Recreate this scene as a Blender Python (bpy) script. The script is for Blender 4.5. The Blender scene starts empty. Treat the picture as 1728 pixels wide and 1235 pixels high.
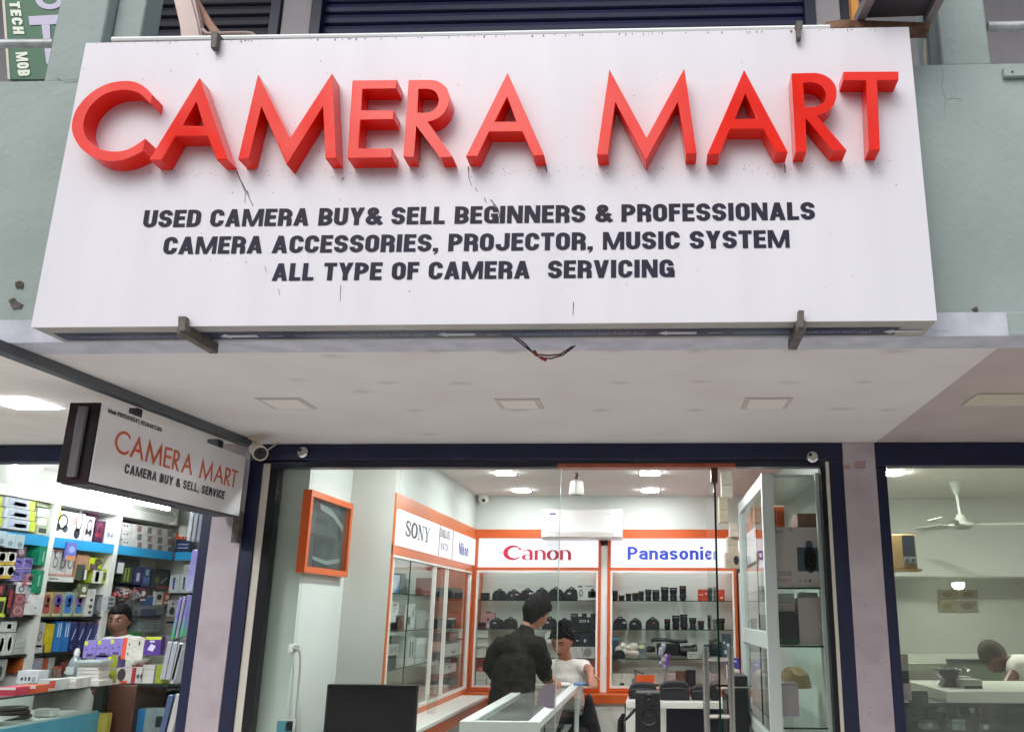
import bpy, bmesh, math, random
from mathutils import Vector, Matrix
from mathutils.geometry import tessellate_polygon, delaunay_2d_cdt
random.seed(7)
SC = bpy.context.scene
COL = SC.collection
R = math.radians

# ---------------------------------------------------------------- camera
CAMZ = 1.5
FPX, PPX, PPY, PW = 1487.59, 1050.01, 617.5, 1728.0
YAW, PITCH, ROLL = R(2.15917), R(15.59505), R(0.24900)
_cy, _sy, _cp, _sp = math.cos(YAW), math.sin(YAW), math.cos(PITCH), math.sin(PITCH)
FW = Vector((-_sy*_cp, _cy*_cp, _sp))
_r = Vector((_cy, _sy, 0)); _u = _r.cross(FW)
RT = _r*math.cos(ROLL) + _u*math.sin(ROLL)
UP = _u*math.cos(ROLL) - _r*math.sin(ROLL)
CPOS = Vector((0, 0, CAMZ))
cam = bpy.data.cameras.new('camera')
camo = bpy.data.objects.new('camera', cam); COL.objects.link(camo)
cam.sensor_fit = 'HORIZONTAL'; cam.sensor_width = 36.0
cam.lens = FPX/PW*36.0
cam.shift_x = -(PPX-864.0)/PW
cam.clip_start = 0.05; cam.clip_end = 500
camo.matrix_world = Matrix(((RT.x, UP.x, -FW.x, 0), (RT.y, UP.y, -FW.y, 0), (RT.z, UP.z, -FW.z, CAMZ), (0, 0, 0, 1)))
SC.camera = camo

# ---------------------------------------------------------------- daylight
SUN_EL, SUN_ROT = R(43), R(200)
w = bpy.data.worlds.new('World'); SC.world = w; w.use_nodes = True
nt = w.node_tree; bg = nt.nodes['Background']
sky = nt.nodes.new('ShaderNodeTexSky'); sky.sky_type = 'NISHITA'; sky.sun_disc = False
sky.sun_elevation = SUN_EL; sky.sun_rotation = SUN_ROT; sky.air_density = 1.2; sky.dust_density = 3.0
hsv = nt.nodes.new('ShaderNodeHueSaturation'); hsv.inputs['Saturation'].default_value = 0.42
nt.links.new(sky.outputs[0], hsv.inputs['Color']); nt.links.new(hsv.outputs[0], bg.inputs['Color'])
bg.inputs['Strength'].default_value = 0.15
sl = bpy.data.lights.new('sun', 'SUN'); sl.energy = 0.6; sl.angle = R(45); sl.color = (1, 0.97, 0.94)
so = bpy.data.objects.new('sun', sl); COL.objects.link(so)
# sky's sun_rotation is clockwise from +Y; the lamp points the same way
_sd = Vector((math.sin(SUN_ROT)*math.cos(SUN_EL), math.cos(SUN_ROT)*math.cos(SUN_EL), math.sin(SUN_EL)))
so.rotation_euler = (-_sd).to_track_quat('-Z', 'Y').to_euler()
so.location = (0, -6, 12)
vs = SC.view_settings; vs.view_transform = 'Standard'; vs.look = 'None'; vs.gamma = 1; vs.exposure = 0.52
cy = SC.cycles
cy.use_denoising = True; cy.max_bounces = 10; cy.diffuse_bounces = 5; cy.glossy_bounces = 4
cy.transmission_bounces = 8; cy.transparent_max_bounces = 24
cy.sample_clamp_indirect = 6.0; cy.caustics_reflective = False; cy.caustics_refractive = False

# ---------------------------------------------------------------- pixel -> place helpers (photo pixels)
def ray(u, v): return FW + RT*((u-PPX)/FPX) - UP*((v-PPY)/FPX)
def Py(u, v, Y): r = ray(u, v); return CPOS + r*(Y/r.y)
def Px(u, v, X): r = ray(u, v); return CPOS + r*(X/r.x)
def Pz(u, v, Z): r = ray(u, v); return CPOS + r*((Z-CAMZ)/r.z)

# ---------------------------------------------------------------- materials
def lin(c):
    if isinstance(c, str):
        c = c.lstrip('#'); c = c if len(c) == 6 else ''.join(x*2 for x in c); c = [int(c[i:i+2], 16)/255 for i in (0, 2, 4)]
        return tuple(x/12.92 if x <= .04045 else ((x+.055)/1.055)**2.4 for x in c)
    return tuple(c)
_mats = {}
def M(name, col, rough=.5, metal=0., spec=.5, var=.0, vscale=6., bump=0., bscale=60., col2=None, emit=0., coat=0., alpha=1., emitcol=None, detail=6., lo=.35, hi=.65):
    if name in _mats: return _mats[name]
    m = bpy.data.materials.new(name); m.use_nodes = True; n = m.node_tree; b = n.nodes['Principled BSDF']
    c = lin(col)
    b.inputs['Base Color'].default_value = (*c, 1); b.inputs['Roughness'].default_value = rough
    b.inputs['Metallic'].default_value = metal; b.inputs['Specular IOR Level'].default_value = spec
    b.inputs['Coat Weight'].default_value = coat; b.inputs['Coat Roughness'].default_value = .05
    if var or col2 or bump:
        tc = n.nodes.new('ShaderNodeTexCoord')
    if var or col2:
        no = n.nodes.new('ShaderNodeTexNoise'); no.inputs['Scale'].default_value = vscale; no.inputs['Detail'].default_value = detail
        n.links.new(tc.outputs['Object'], no.inputs['Vector'])
        rp = n.nodes.new('ShaderNodeValToRGB'); rp.color_ramp.elements[0].position = lo; rp.color_ramp.elements[1].position = hi
        a = lin(col2) if col2 else tuple(x*(1-var) for x in c)
        rp.color_ramp.elements[0].color = (*c, 1); rp.color_ramp.elements[1].color = (*a, 1)
        n.links.new(no.outputs['Fac'], rp.inputs['Fac']); n.links.new(rp.outputs['Color'], b.inputs['Base Color'])
    if bump:
        n2 = n.nodes.new('ShaderNodeTexNoise'); n2.inputs['Scale'].default_value = bscale; n2.inputs['Detail'].default_value = 5
        n.links.new(tc.outputs['Object'], n2.inputs['Vector'])
        bp = n.nodes.new('ShaderNodeBump'); bp.inputs['Strength'].default_value = bump; bp.inputs['Distance'].default_value = .01
        n.links.new(n2.outputs['Fac'], bp.inputs['Height']); n.links.new(bp.outputs['Normal'], b.inputs['Normal'])
    if emit:
        b.inputs['Emission Color'].default_value = (*(lin(emitcol) if emitcol else c), 1); b.inputs['Emission Strength'].default_value = emit
    _mats[name] = m; return m
def glass_mat(name, tint=(.96, .985, .97), refl=1.0, rough=0.0, dust_haze=0.0):
    if name in _mats: return _mats[name]
    m = bpy.data.materials.new(name); m.use_nodes = True; n = m.node_tree; n.nodes.clear()
    out = n.nodes.new('ShaderNodeOutputMaterial'); tr = n.nodes.new('ShaderNodeBsdfTransparent'); gl = n.nodes.new('ShaderNodeBsdfGlossy')
    fr = n.nodes.new('ShaderNodeFresnel'); fr.inputs['IOR'].default_value = 1.5
    mu = n.nodes.new('ShaderNodeMath'); mu.operation = 'MULTIPLY'; mu.inputs[1].default_value = refl; mu.use_clamp = True
    mx = n.nodes.new('ShaderNodeMixShader')
    tr.inputs['Color'].default_value = (*tint, 1); gl.inputs['Roughness'].default_value = rough
    ge = n.nodes.new('ShaderNodeNewGeometry'); bf = n.nodes.new('ShaderNodeMath'); bf.operation = 'SUBTRACT'; bf.inputs[0].default_value = 1.0
    m3 = n.nodes.new('ShaderNodeMath'); m3.operation = 'MULTIPLY'     # only the outer face of a pane reflects
    n.links.new(ge.outputs['Backfacing'], bf.inputs[1]); n.links.new(mu.outputs[0], m3.inputs[0]); n.links.new(bf.outputs[0], m3.inputs[1])
    n.links.new(fr.outputs[0], mu.inputs[0]); n.links.new(m3.outputs[0], mx.inputs['Fac'])
    n.links.new(tr.outputs[0], mx.inputs[1]); n.links.new(gl.outputs[0], mx.inputs[2])
    last = mx
    if dust_haze:  # dust film, thickened to paint the pale haze on the panes
        df = n.nodes.new('ShaderNodeBsdfDiffuse'); df.inputs['Color'].default_value = (.75, .76, .72, 1)
        tc = n.nodes.new('ShaderNodeTexCoord'); no = n.nodes.new('ShaderNodeTexNoise'); no.inputs['Scale'].default_value = 2.5; no.inputs['Detail'].default_value = 8
        n.links.new(tc.outputs['Object'], no.inputs['Vector'])
        rp = n.nodes.new('ShaderNodeMapRange'); rp.inputs['From Min'].default_value = .4; rp.inputs['From Max'].default_value = .75
        rp.inputs['To Min'].default_value = dust_haze*.4; rp.inputs['To Max'].default_value = dust_haze
        n.links.new(no.outputs['Fac'], rp.inputs['Value'])
        m2 = n.nodes.new('ShaderNodeMixShader'); n.links.new(rp.outputs[0], m2.inputs['Fac'])
        n.links.new(mx.outputs[0], m2.inputs[1]); n.links.new(df.outputs[0], m2.inputs[2]); last = m2
    n.links.new(last.outputs[0], out.inputs['Surface'])
    _mats[name] = m; return m
def P_(hexcol):                           # printed carton: plain colour with blocks of fine print, different on every object
    name = 'carton_'+hexcol.lstrip('#')
    if name in _mats: return _mats[name]
    m = M(name, hexcol, .4); n = m.node_tree; b = n.nodes['Principled BSDF']; c = lin(hexcol); L = n.links.new
    tc = n.nodes.new('ShaderNodeTexCoord'); oi = n.nodes.new('ShaderNodeObjectInfo'); ad = n.nodes.new('ShaderNodeVectorMath'); ad.operation = 'ADD'
    sc = n.nodes.new('ShaderNodeVectorMath'); sc.operation = 'SCALE'; sc.inputs['Scale'].default_value = 40; L(oi.outputs['Random'], sc.inputs[0]); L(tc.outputs['Object'], ad.inputs[0]); L(sc.outputs[0], ad.inputs[1])
    def nz(v, scale, lo, hi, det=2):
        mp = n.nodes.new('ShaderNodeMapping'); mp.inputs['Scale'].default_value = v; L(ad.outputs[0], mp.inputs['Vector'])
        t = n.nodes.new('ShaderNodeTexNoise'); t.inputs['Scale'].default_value = scale; t.inputs['Detail'].default_value = det; L(mp.outputs[0], t.inputs['Vector'])
        r = n.nodes.new('ShaderNodeMapRange'); r.inputs['From Min'].default_value = lo; r.inputs['From Max'].default_value = hi; L(t.outputs['Fac'], r.inputs['Value']); return r.outputs[0]
    pr = nz((1, 1, 3.2), 120, .53, .58); bl = nz((1, 1, 2), 9, .50, .54); tone = nz((1, 1, 1), 14, .35, .7, 3)
    mu = n.nodes.new('ShaderNodeMath'); mu.operation = 'MULTIPLY'; L(pr, mu.inputs[0]); L(bl, mu.inputs[1])
    m1 = n.nodes.new('ShaderNodeMix'); m1.data_type = 'RGBA'; m1.inputs['A'].default_value = (*c, 1); m1.inputs['B'].default_value = (*[x*.78 for x in c], 1); L(tone, m1.inputs['Factor'])
    lum = sum(c)/3; d = [x*.35 for x in c] if lum > .12 else [min(1, x*2.2+.10) for x in c]
    m2 = n.nodes.new('ShaderNodeMix'); m2.data_type = 'RGBA'; L(m1.outputs['Result'], m2.inputs['A']); m2.inputs['B'].default_value = (*d, 1)
    k = n.nodes.new('ShaderNodeMath'); k.operation = 'MULTIPLY'; k.inputs[1].default_value = .33; L(mu.outputs[0], k.inputs[0]); L(k.outputs[0], m2.inputs['Factor']); L(m2.outputs['Result'], b.inputs['Base Color'])
    return m
def C_(hexcol, rough=.45, **k):          # plain printed / plastic colour
    return M('plain_%s_%d' % (hexcol.lstrip('#'), int(rough*100)), hexcol, rough, **k)

# ---------------------------------------------------------------- own stroke lettering (condensed bold capitals and a few lower case)
def arc(cx, cy, rx, ry, a0, a1, n=8):
    return [(cx+rx*math.cos(R(a0+(a1-a0)*i/n)), cy+ry*math.sin(R(a0+(a1-a0)*i/n))) for i in range(n+1)]
def ribbon(pts, t, closed=False):
    # list of quads along a centre line; t is a number or one width per point
    P = [Vector(p) for p in pts]; Q = [P[0]]
    T = [t]*len(P) if not isinstance(t, (list, tuple)) else list(t)
    TT = [T[0]]
    for p, q in zip(P[1:], T[1:]):
        if (p-Q[-1]).length > 1e-5: Q.append(p); TT.append(q)
    if closed and (Q[0]-Q[-1]).length < 1e-5: Q.pop(); TT.pop()
    n = len(Q); L = []; Rr = []
    for i in range(n):
        a = Q[i]-Q[i-1] if (i > 0 or closed) else None
        b = Q[(i+1) % n]-Q[i] if (i < n-1 or closed) else None
        if a is None: a = b
        if b is None: b = a
        a = a.normalized(); b = b.normalized()
        na = Vector((-a.y, a.x)); nb = Vector((-b.y, b.x)); m = na+nb
        if m.length < .2: m = nb
        m.normalize(); k = 1/max(.45, m.dot(nb)); h = TT[i]/2*k
        L.append(Q[i]+m*h); Rr.append(Q[i]-m*h)
    return [[tuple(L[i]), tuple(L[(i+1) % n]), tuple(Rr[(i+1) % n]), tuple(Rr[i])] for i in range(n if closed else n-1)]
def union2d(polys):
    vs_, fs = [], []
    for p in polys:
        ar = sum(p[i-1][0]*p[i][1]-p[i][0]*p[i-1][1] for i in range(len(p)))
        if abs(ar) < 1e-9: continue
        if ar < 0: p = p[::-1]
        fs.append(list(range(len(vs_), len(vs_)+len(p)))); vs_ += [Vector(q) for q in p]
    r = delaunay_2d_cdt(vs_, [], fs, 1, 1e-5)
    F = [f for f, o in zip(r[2], r[5]) if len(o) > 0]
    return [tuple(v) for v in r[0]], F
GW = {'I': None, 'M': .86, 'W': .95, 'N': .64, '&': .66, ',': .22, '.': .22, ':': .22, '|': .2, 'i': .2, '1': .34, 'a': .5, 's': .47, 'c': .48, 'n': .5, 'o': .52, 'k': .5, ' ': .26, 'A': .64, 'V': .62, 'Y': .6, 'L': .47, 'E': .49, 'F': .47, 'T': .53, 'b': .5}
_gc = {}
def glyph(ch, t, wide=1.0):
    key = (ch, t, wide)
    if key in _gc: return _gc[key]
    W = (GW.get(ch, .57) or t*1.1)*wide
    if ch == 'I': W = t*1.1
    L, Rr, T, B, Mi, X = t/2, W-t/2, 1-t/2, t/2, .5, W/2
    rx = (Rr-L)/2; ry = min(.26, rx*1.25); S = []; P = []
    def s(p, c=False): S.append((p, c))
    def bowl(x0, y0, y1, x1):       # closed D shape
        r = min((y1-y0)/2, (x1-x0)*.6)
        return [(x0, y0), (x1-r, y0)]+arc(x1-r, y0+r, r, r, -90, 0, 5)+arc(x1-r, y1-r, r, r, 0, 90, 5)+[(x0, y1)]
    O = arc(X, T-ry, rx, ry, 0, 180)+arc(X, B+ry, rx, ry, 180, 360)
    if ch in 'O0': s(O, True)
    elif ch in 'CG':
        s([(Rr, .64)]+arc(X, T-ry, rx, ry, 0, 180)+arc(X, B+ry, rx, ry, 180, 360)+[(Rr, .36 if ch == 'C' else .5)])
        if ch == 'G': s([(X, .46), (W, .46)]); s([(W-t*.3, 0), (W-t*.3, .4)])
    elif ch == 'S':
        r2 = (T-B)/4
        s([(Rr, .68)]+arc(X, T-r2, rx, r2, 0, 180, 7)+arc(X, Mi+r2, rx, r2, 180, 250, 4)+arc(X, Mi-r2, rx, r2, 70, 0, 4)+arc(X, B+r2, rx, r2, 0, -180, 7)+[(L, .32)])
    elif ch == 'U': s([(L, 1)]+arc(X, B+ry, rx, ry, 180, 360)+[(Rr, 1)])
    elif ch == 'J': s([(Rr, 1)]+arc(X, B+ry, rx, ry, 0, -180)+[(L, .38)])
    elif ch == 'D': s(bowl(L, B, T, Rr), True)
    elif ch in 'PRB':
        s([(L, 0), (L, 1)]); m = .44+t*.1
        s(bowl(L, m, T, Rr), True)
        if ch == 'B': s(bowl(L, B, m, Rr+.01), True)
        if ch == 'R': r = min(.14, rx); s([(X-.04, m), (Rr-r, m)]+arc(Rr-r, m-r, r, r, 90, 0, 4)+[(Rr, .06), (Rr+t*.12, 0)])
    elif ch in 'EF':
        s([(L, 0), (L, 1)]); s([(L, T), (W, T)]); s([(L, .52), (W*.93, .52)])
        if ch == 'E': s([(L, B), (W, B)])
    elif ch == 'L': s([(L, 0), (L, 1)]); s([(L, B), (W, B)])
    elif ch == 'T': s([(X, 0), (X, 1)]); s([(0, T), (W, T)])
    elif ch in 'I|': s([(X, 0), (X, 1)])
    elif ch == 'H': s([(L, 0), (L, 1)]); s([(Rr, 0), (Rr, 1)]); s([(L, Mi), (Rr, Mi)])
    elif ch == 'N': P.append([(0, 0), (t*.9, 0), (t*.9, 1), (0, 1)]); P.append([(W-t*.9, 0), (W, 0), (W, 1), (W-t*.9, 1)]); P.append([(0, 1), (t*1.05, 1), (W, 0), (W-t*1.05, 0)])
    elif ch == 'M':
        q = t*.8; P.append([(0, 0), (q, 0), (q, 1), (0, 1)]); P.append([(W-q, 0), (W, 0), (W, 1), (W-q, 1)])
        P.append([(0, 1), (t*1.05, 1), (X+t*.36, 0), (X-t*.36, 0)]); P.append([(W, 1), (W-t*1.05, 1), (X-t*.36, 0), (X+t*.36, 0)])
    elif ch == 'A':
        P.append([(0, 0), (t, 0), (X+t*.5, 1), (X-t*.5, 1)]); P.append([(W-t, 0), (W, 0), (X+t*.5, 1), (X-t*.5, 1)])
        P.append([(W*.24, .19), (W*.76, .19), (W*.7, .19+t*.75), (W*.3, .19+t*.75)])
    elif ch in 'VY':
        yb = 0 if ch == 'V' else .38
        P.append([(0, 1), (t, 1), (X+t*.5, yb), (X-t*.5, yb)]); P.append([(W-t, 1), (W, 1), (X+t*.5, yb), (X-t*.5, yb)])
        if ch == 'Y': s([(X, 0), (X, .42)])
    elif ch == 'W':
        for k in (0, 1):
            a = k*W/2*.92; b = a+W*.27
            P.append([(a, 1), (a+t*.9, 1), (b+t*.4, 0), (b-t*.4, 0)]); P.append([(b-t*.4, 0), (b+t*.4, 0), (b+W*.27+t*.3, 1), (b+W*.27-t*.6, 1)])
    elif ch == 'K' or ch == 'k':
        h = 1; yx = .45 if ch == 'K' else .34; top = 1 if ch == 'K' else .72
        s([(L, 0), (L, h)]); P.append([(t*.7, yx-.06), (W-t*1.1, top), (W, top), (t*.9, yx-.16)]); P.append([(t*1.2, yx), (W-t*1.1, 0), (W, 0), (t*1.5, yx+.14)])
    elif ch == 'X': P.append([(0, 0), (t, 0), (W, 1), (W-t, 1)]); P.append([(0, 1), (t, 1), (W, 0), (W-t, 0)])
    elif ch == 'Z': s([(0, T), (W, T)]); s([(0, B), (W, B)]); P.append([(0, t*.8), (t*1.1, t*.8), (W, 1-t*.8), (W-t*1.1, 1-t*.8)])
    elif ch == '&':
        s([(W, .02), (.26*W, .66)]+arc(.45*W, .76, .2*W, 1-t/2-.76, 190, -30, 8)+[(L+.05, .42)]+arc(.42*W, B+.17, .42*W-L, .17, 165, 350, 8)+[(W-t*.35, .5)])
    elif ch == ',': P.append([(0, 0), (0, t), (t, t), (t, 0), (t*.5, -.16), (t*.15, -.16), (t*.55, 0)])
    elif ch == '.': P.append([(0, 0), (t, 0), (t, t), (0, t)])
    elif ch == ':': P.append([(0, 0), (t, 0), (t, t), (0, t)]); P.append([(0, .5), (t, .5), (t, .5+t), (0, .5+t)])
    elif ch == '1': s([(Rr, 0), (Rr, 1)]); P.append([(0, .68), (0, .8), (W-t, 1), (W-t, .84)])
    elif ch in '23':
        s([(L, .7)]+arc(X, T-.2, rx, .2, 180, 0, 8)+([(Rr*.9, .5), (L, B)] if ch == '2' else arc(X, .72-.12, rx, .1, 0, -90, 4)+arc(X, .28, rx, .22, 90, -180, 9)))
        if ch == '2': s([(0, B), (W, B)])
    elif ch == '4': s([(Rr-t*.3, 0), (Rr-t*.3, 1)]); s([(0, .28), (W, .28)]); P.append([(0, .24), (t, .24), (W-t*.6, 1), (W-t*1.5, 1)])
    elif ch == '5': s([(W, T), (L, T), (L, .55)]+arc(X, .33, rx, .25, 130, -180, 9))
    elif ch in '69':
        q = [(Rr, .72)]+arc(X, T-.2, rx, .2, 0, 180, 7)+[(L, .3)]; r_ = arc(X, .29, rx, .29-t/2, 0, 360, 12)
        if ch == '9': q = [(W-a, 1-b) for a, b in q]; r_ = [(W-a, 1-b) for a, b in r_]
        s(q); s(r_, True)
    elif ch == '7': s([(0, T), (W-t*.4, T), (X-.02, 0)])
    elif ch == '8': s(arc(X, .27, rx, .27-t/2, 0, 360, 12), True); s(arc(X, .75, rx*.9, .25-t/2, 0, 360, 12), True)
    elif ch == 'o': s(arc(X, .36, rx, .36-t/2, 0, 360, 14), True)
    elif ch == 'c': s(arc(X, .36, rx, .36-t/2, 45, 315, 12))
    elif ch == 'n': s([(L, 0), (L, .72)]); s([(L, .45)]+arc(X, .72-t/2-rx*.9, rx, rx*.9, 180, 0, 8)+[(Rr, 0)])
    elif ch == 'i': s([(X, 0), (X, .72)]); s([(X, .82), (X, 1)])
    elif ch == 'b': s([(L, 0), (L, 1)]); s(arc(X, .36, rx, .36-t/2, 0, 360, 14), True)
    elif ch == 's':
        r2 = (.72-t)/4; T2 = .72-t/2
        s([(Rr, .52)]+arc(X, T2-r2, rx, r2, 20, 180, 6)+arc(X, .36+r2, rx, r2, 180, 250, 3)+arc(X, .36-r2, rx, r2, 70, 0, 3)+arc(X, B+r2, rx, r2, 0, -160, 6)+[(L, .2)])
    elif ch == 'a':
        s([(L, .5)]+arc(X, .72-t/2-.14, rx, .14, 165, 0, 7)+[(Rr, 0)]); s([(Rr, .4), (X, .4)]+arc(X, .4-(.4-t/2)/2, rx, (.4-t/2)/2, 90, 270, 7)+[(Rr, t*.7)])
    polys = list(P)
    for p, c in S: polys += ribbon(p, t, c)
    res = (W, union2d(polys)) if polys else (W, ([], []))
    _gc[key] = res; return res
def own_text(string, t=.2, gap=.07, wide=1.0):
    x = 0; V, F = [], []
    for ch in string:
        W, (v, f) = glyph(ch, t, wide); o = len(V)
        V += [(a+x, b) for a, b in v]; F += [[i+o for i in q] for q in f]; x += W+gap
    return V, F, x-gap, 1.0
_bt = {}
def font_text(string):                       # Blender's built-in face, for the thin and small lettering
    if string in _bt: return _bt[string]
    cu = bpy.data.curves.new('tmp', 'FONT'); cu.body = string; cu.resolution_u = 3
    o = bpy.data.objects.new('tmp', cu); COL.objects.link(o); dg = bpy.context.evaluated_depsgraph_get()
    me = bpy.data.meshes.new_from_object(o.evaluated_get(dg))
    V = [(v.co.x, v.co.y) for v in me.vertices]; F = [list(p.vertices) for p in me.polygons]
    bpy.data.objects.remove(o); bpy.data.curves.remove(cu); bpy.data.meshes.remove(me)
    x0 = min(v[0] for v in V); x1 = max(v[0] for v in V)
    H = .69                                   # cap height of the face
    _bt[string] = ([((a-x0)/H, b/H) for a, b in V], F, (x1-x0)/H, 1.0); return _bt[string]

# ---------------------------------------------------------------- mesh builder
class MB:
    def __init__(s): s.v = []; s.f = []; s.fm = []; s.mats = []; s.X = None
    def mi(s, m):
        if m not in s.mats: s.mats.append(m)
        return s.mats.index(m)
    def add(s, V, F, m):
        o = len(s.v); k = s.mi(m)
        for p in V:
            p = Vector(p); s.v.append(s.X @ p if s.X else p)
        for f in F: s.f.append([i+o for i in f]); s.fm.append(k)
        return s
    def quad(s, a, b, c, d, m): return s.add([a, b, c, d], [(0, 1, 2, 3)], m)
    def box(s, x0, y0, z0, x1, y1, z1, m):
        x0, x1 = min(x0, x1), max(x0, x1); y0, y1 = min(y0, y1), max(y0, y1); z0, z1 = min(z0, z1), max(z0, z1)
        return s.add([(x0, y0, z0), (x1, y0, z0), (x1, y1, z0), (x0, y1, z0), (x0, y0, z1), (x1, y0, z1), (x1, y1, z1), (x0, y1, z1)],
                     [(0, 3, 2, 1), (4, 5, 6, 7), (0, 1, 5, 4), (1, 2, 6, 5), (2, 3, 7, 6), (3, 0, 4, 7)], m)
    def bar(s, a, b, w, h, m, up=(0, 0, 1)):      # rectangular bar from a to b
        a = Vector(a); b = Vector(b); d = (b-a).normalized(); x = d.cross(Vector(up))
        if x.length < 1e-4: x = Vector((1, 0, 0))
        x.normalize(); y = x.cross(d); x *= w/2; y *= h/2
        V = [a-x-y, a+x-y, a+x+y, a-x+y, b-x-y, b+x-y, b+x+y, b-x+y]
        return s.add(V, [(3, 2, 1, 0), (4, 5, 6, 7), (0, 1, 5, 4), (1, 2, 6, 5), (2, 3, 7, 6), (3, 0, 4, 7)], m)
    def prism(s, outer, off, m, mside=None, holes=(), cap_back=True):   # 3d polygon (with holes) pushed along off
        loops = [[Vector(p) for p in outer]]+[[Vector(p) for p in h] for h in holes]; off = Vector(off)
        tris = [tuple(t) for t in tessellate_polygon(loops)]; flat = [p for l in loops for p in l]; n = len(flat)
        o = len(s.v); s.add(flat+[p+off for p in flat], tris+([tuple(i+n for i in t[::-1]) for t in tris] if cap_back else []), m)
        k = s.mi(mside or m); b = o
        for l in loops:
            q = len(l)
            for i in range(q):
                s.f.append([b+i, b+(i+1) % q, b+n+(i+1) % q, b+n+i]); s.fm.append(k)
            b += q
        return s
    def tube(s, pts, r, m, n=8, cap=True):
        P = [Vector(p) for p in pts]; V = []; F = []; k = len(P); prev = None
        rr = r if isinstance(r, (list, tuple)) else [r]*k
        for i, p in enumerate(P):
            d = (P[min(i+1, k-1)]-P[max(i-1, 0)]).normalized()
            x = (prev - d*prev.dot(d)) if prev is not None else d.cross(Vector((0, 0, 1)))
            if x.length < 1e-3: x = d.cross(Vector((0, 1, 0)))
            x.normalize(); prev = x; y = d.cross(x)
            V += [p+(x*math.cos(2*math.pi*j/n)+y*math.sin(2*math.pi*j/n))*rr[i] for j in range(n)]
        for i in range(k-1):
            for j in range(n): F.append((i*n+j, i*n+(j+1) % n, (i+1)*n+(j+1) % n, (i+1)*n+j))
        if cap: F.append(tuple(range(n-1, -1, -1))); F.append(tuple((k-1)*n+j for j in range(n)))
        return s.add(V, F, m)
    def lathe(s, prof, c, axis, m, n=20):          # prof: (radius, distance along axis)
        c = Vector(c); a = Vector(axis).normalized(); x = a.cross(Vector((0, 0, 1)))
        if x.length < 1e-3: x = Vector((1, 0, 0))
        x.normalize(); y = a.cross(x); V = []; F = []
        for r, h in prof: V += [c+a*h+(x*math.cos(2*math.pi*j/n)+y*math.sin(2*math.pi*j/n))*max(r, 1e-4) for j in range(n)]
        for i in range(len(prof)-1):
            for j in range(n): F.append((i*n+j, i*n+(j+1) % n, (i+1)*n+(j+1) % n, (i+1)*n+j))
        return s.add(V, F, m)
    def ball(s, c, r, m, nu=16, nv=10):
        c = Vector(c); r = r if isinstance(r, (tuple, list)) else (r, r, r); V = []; F = []
        for i in range(nv+1):
            t = math.pi*i/nv
            for j in range(nu):
                p = 2*math.pi*j/nu; V.append(c+Vector((r[0]*math.sin(t)*math.cos(p), r[1]*math.sin(t)*math.sin(p), r[2]*math.cos(t))))
        for i in range(nv):
            for j in range(nu): F.append((i*nu+j, (i+1)*nu+j, (i+1)*nu+(j+1) % nu, i*nu+(j+1) % nu))
        return s.add(V, F, m)
    def disc(s, c, rx, ry, nrm, m, n=20, upv=(0, 0, 1)):
        c = Vector(c); nn = Vector(nrm).normalized(); x = Vector(upv).cross(nn)
        if x.length < 1e-3: x = Vector((1, 0, 0))
        x.normalize(); y = nn.cross(x)
        return s.add([c+x*rx*math.cos(2*math.pi*j/n)+y*ry*math.sin(2*math.pi*j/n) for j in range(n)], [tuple(range(n))], m)
    def text(s, data, BL, BR, TL, m, off=(0, 0, 0)):
        V, F, wd, ht = data; BL = Vector(BL)+Vector(off); ex = (Vector(BR)+Vector(off)-BL)/wd; ey = (Vector(TL)+Vector(off)-BL)/ht
        return s.add([BL+ex*a+ey*b for a, b in V], F, m)
    def bounds(s):
        return (Vector((min(p.x for p in s.v), min(p.y for p in s.v), min(p.z for p in s.v))),
                Vector((max(p.x for p in s.v), max(p.y for p in s.v), max(p.z for p in s.v))))
    def base(s):
        a, b = s.bounds(); return Vector(((a.x+b.x)/2, (a.y+b.y)/2, a.z))
    def build(s, name, parent=None, bevel=0., smooth=True, seg=2, recalc=True):
        o0 = ORG[parent.name] if parent else s.base()
        me = bpy.data.meshes.new(name); me.from_pydata([tuple(p-o0) for p in s.v], [], s.f)
        for m in s.mats: me.materials.append(m)
        me.polygons.foreach_set('material_index', s.fm)
        me.validate(); me.update()
        if recalc:
            bm = bmesh.new(); bm.from_mesh(me); bmesh.ops.recalc_face_normals(bm, faces=bm.faces[:]); bm.to_mesh(me); bm.free()
        if smooth: me.shade_smooth(); me.set_sharp_from_angle(angle=R(32))
        o = bpy.data.objects.new(name, me); COL.objects.link(o)
        if parent: o.parent = parent
        else: o.location = o0
        ORG[o.name] = o0
        if bevel:
            b = o.modifiers.new('bevel', 'BEVEL'); b.width = bevel; b.segments = seg; b.limit_method = 'ANGLE'; b.angle_limit = R(40)
        return o
ORG = {}
def tag(o, label, cat, group=None):
    o['label'] = label; o['category'] = cat
    if group: o['group'] = group
    return o
def thing(name, label, cat, loc, group=None):
    o = bpy.data.objects.new(name, None); COL.objects.link(o); o.location = loc; o.empty_display_size = .05
    ORG[o.name] = Vector(loc); return tag(o, label, cat, group)
def single(name, label, cat, mb, group=None, bevel=0., **k): return tag(mb.build(name, None, bevel, **k), label, cat, group)
def struct(name, mb, **k):
    o = mb.build(name, None, **k); o['kind'] = 'structure'; return o

# ================================================================ the place: main measures
ZS, YF, YE, YS = 2.42, 4.92, 2.94, 2.76      # soffit height, shop-front plane, soffit edge, sign face
ZC = 2.558                                    # ceilings inside
XW, YP, XC, YB = -1.994, 5.737, -1.691, 8.367 # middle shop: side wall, partition, side cabinet face, back cabinet face
XL = -4.75                                    # goods wall of the mobile shop on the left
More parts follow.
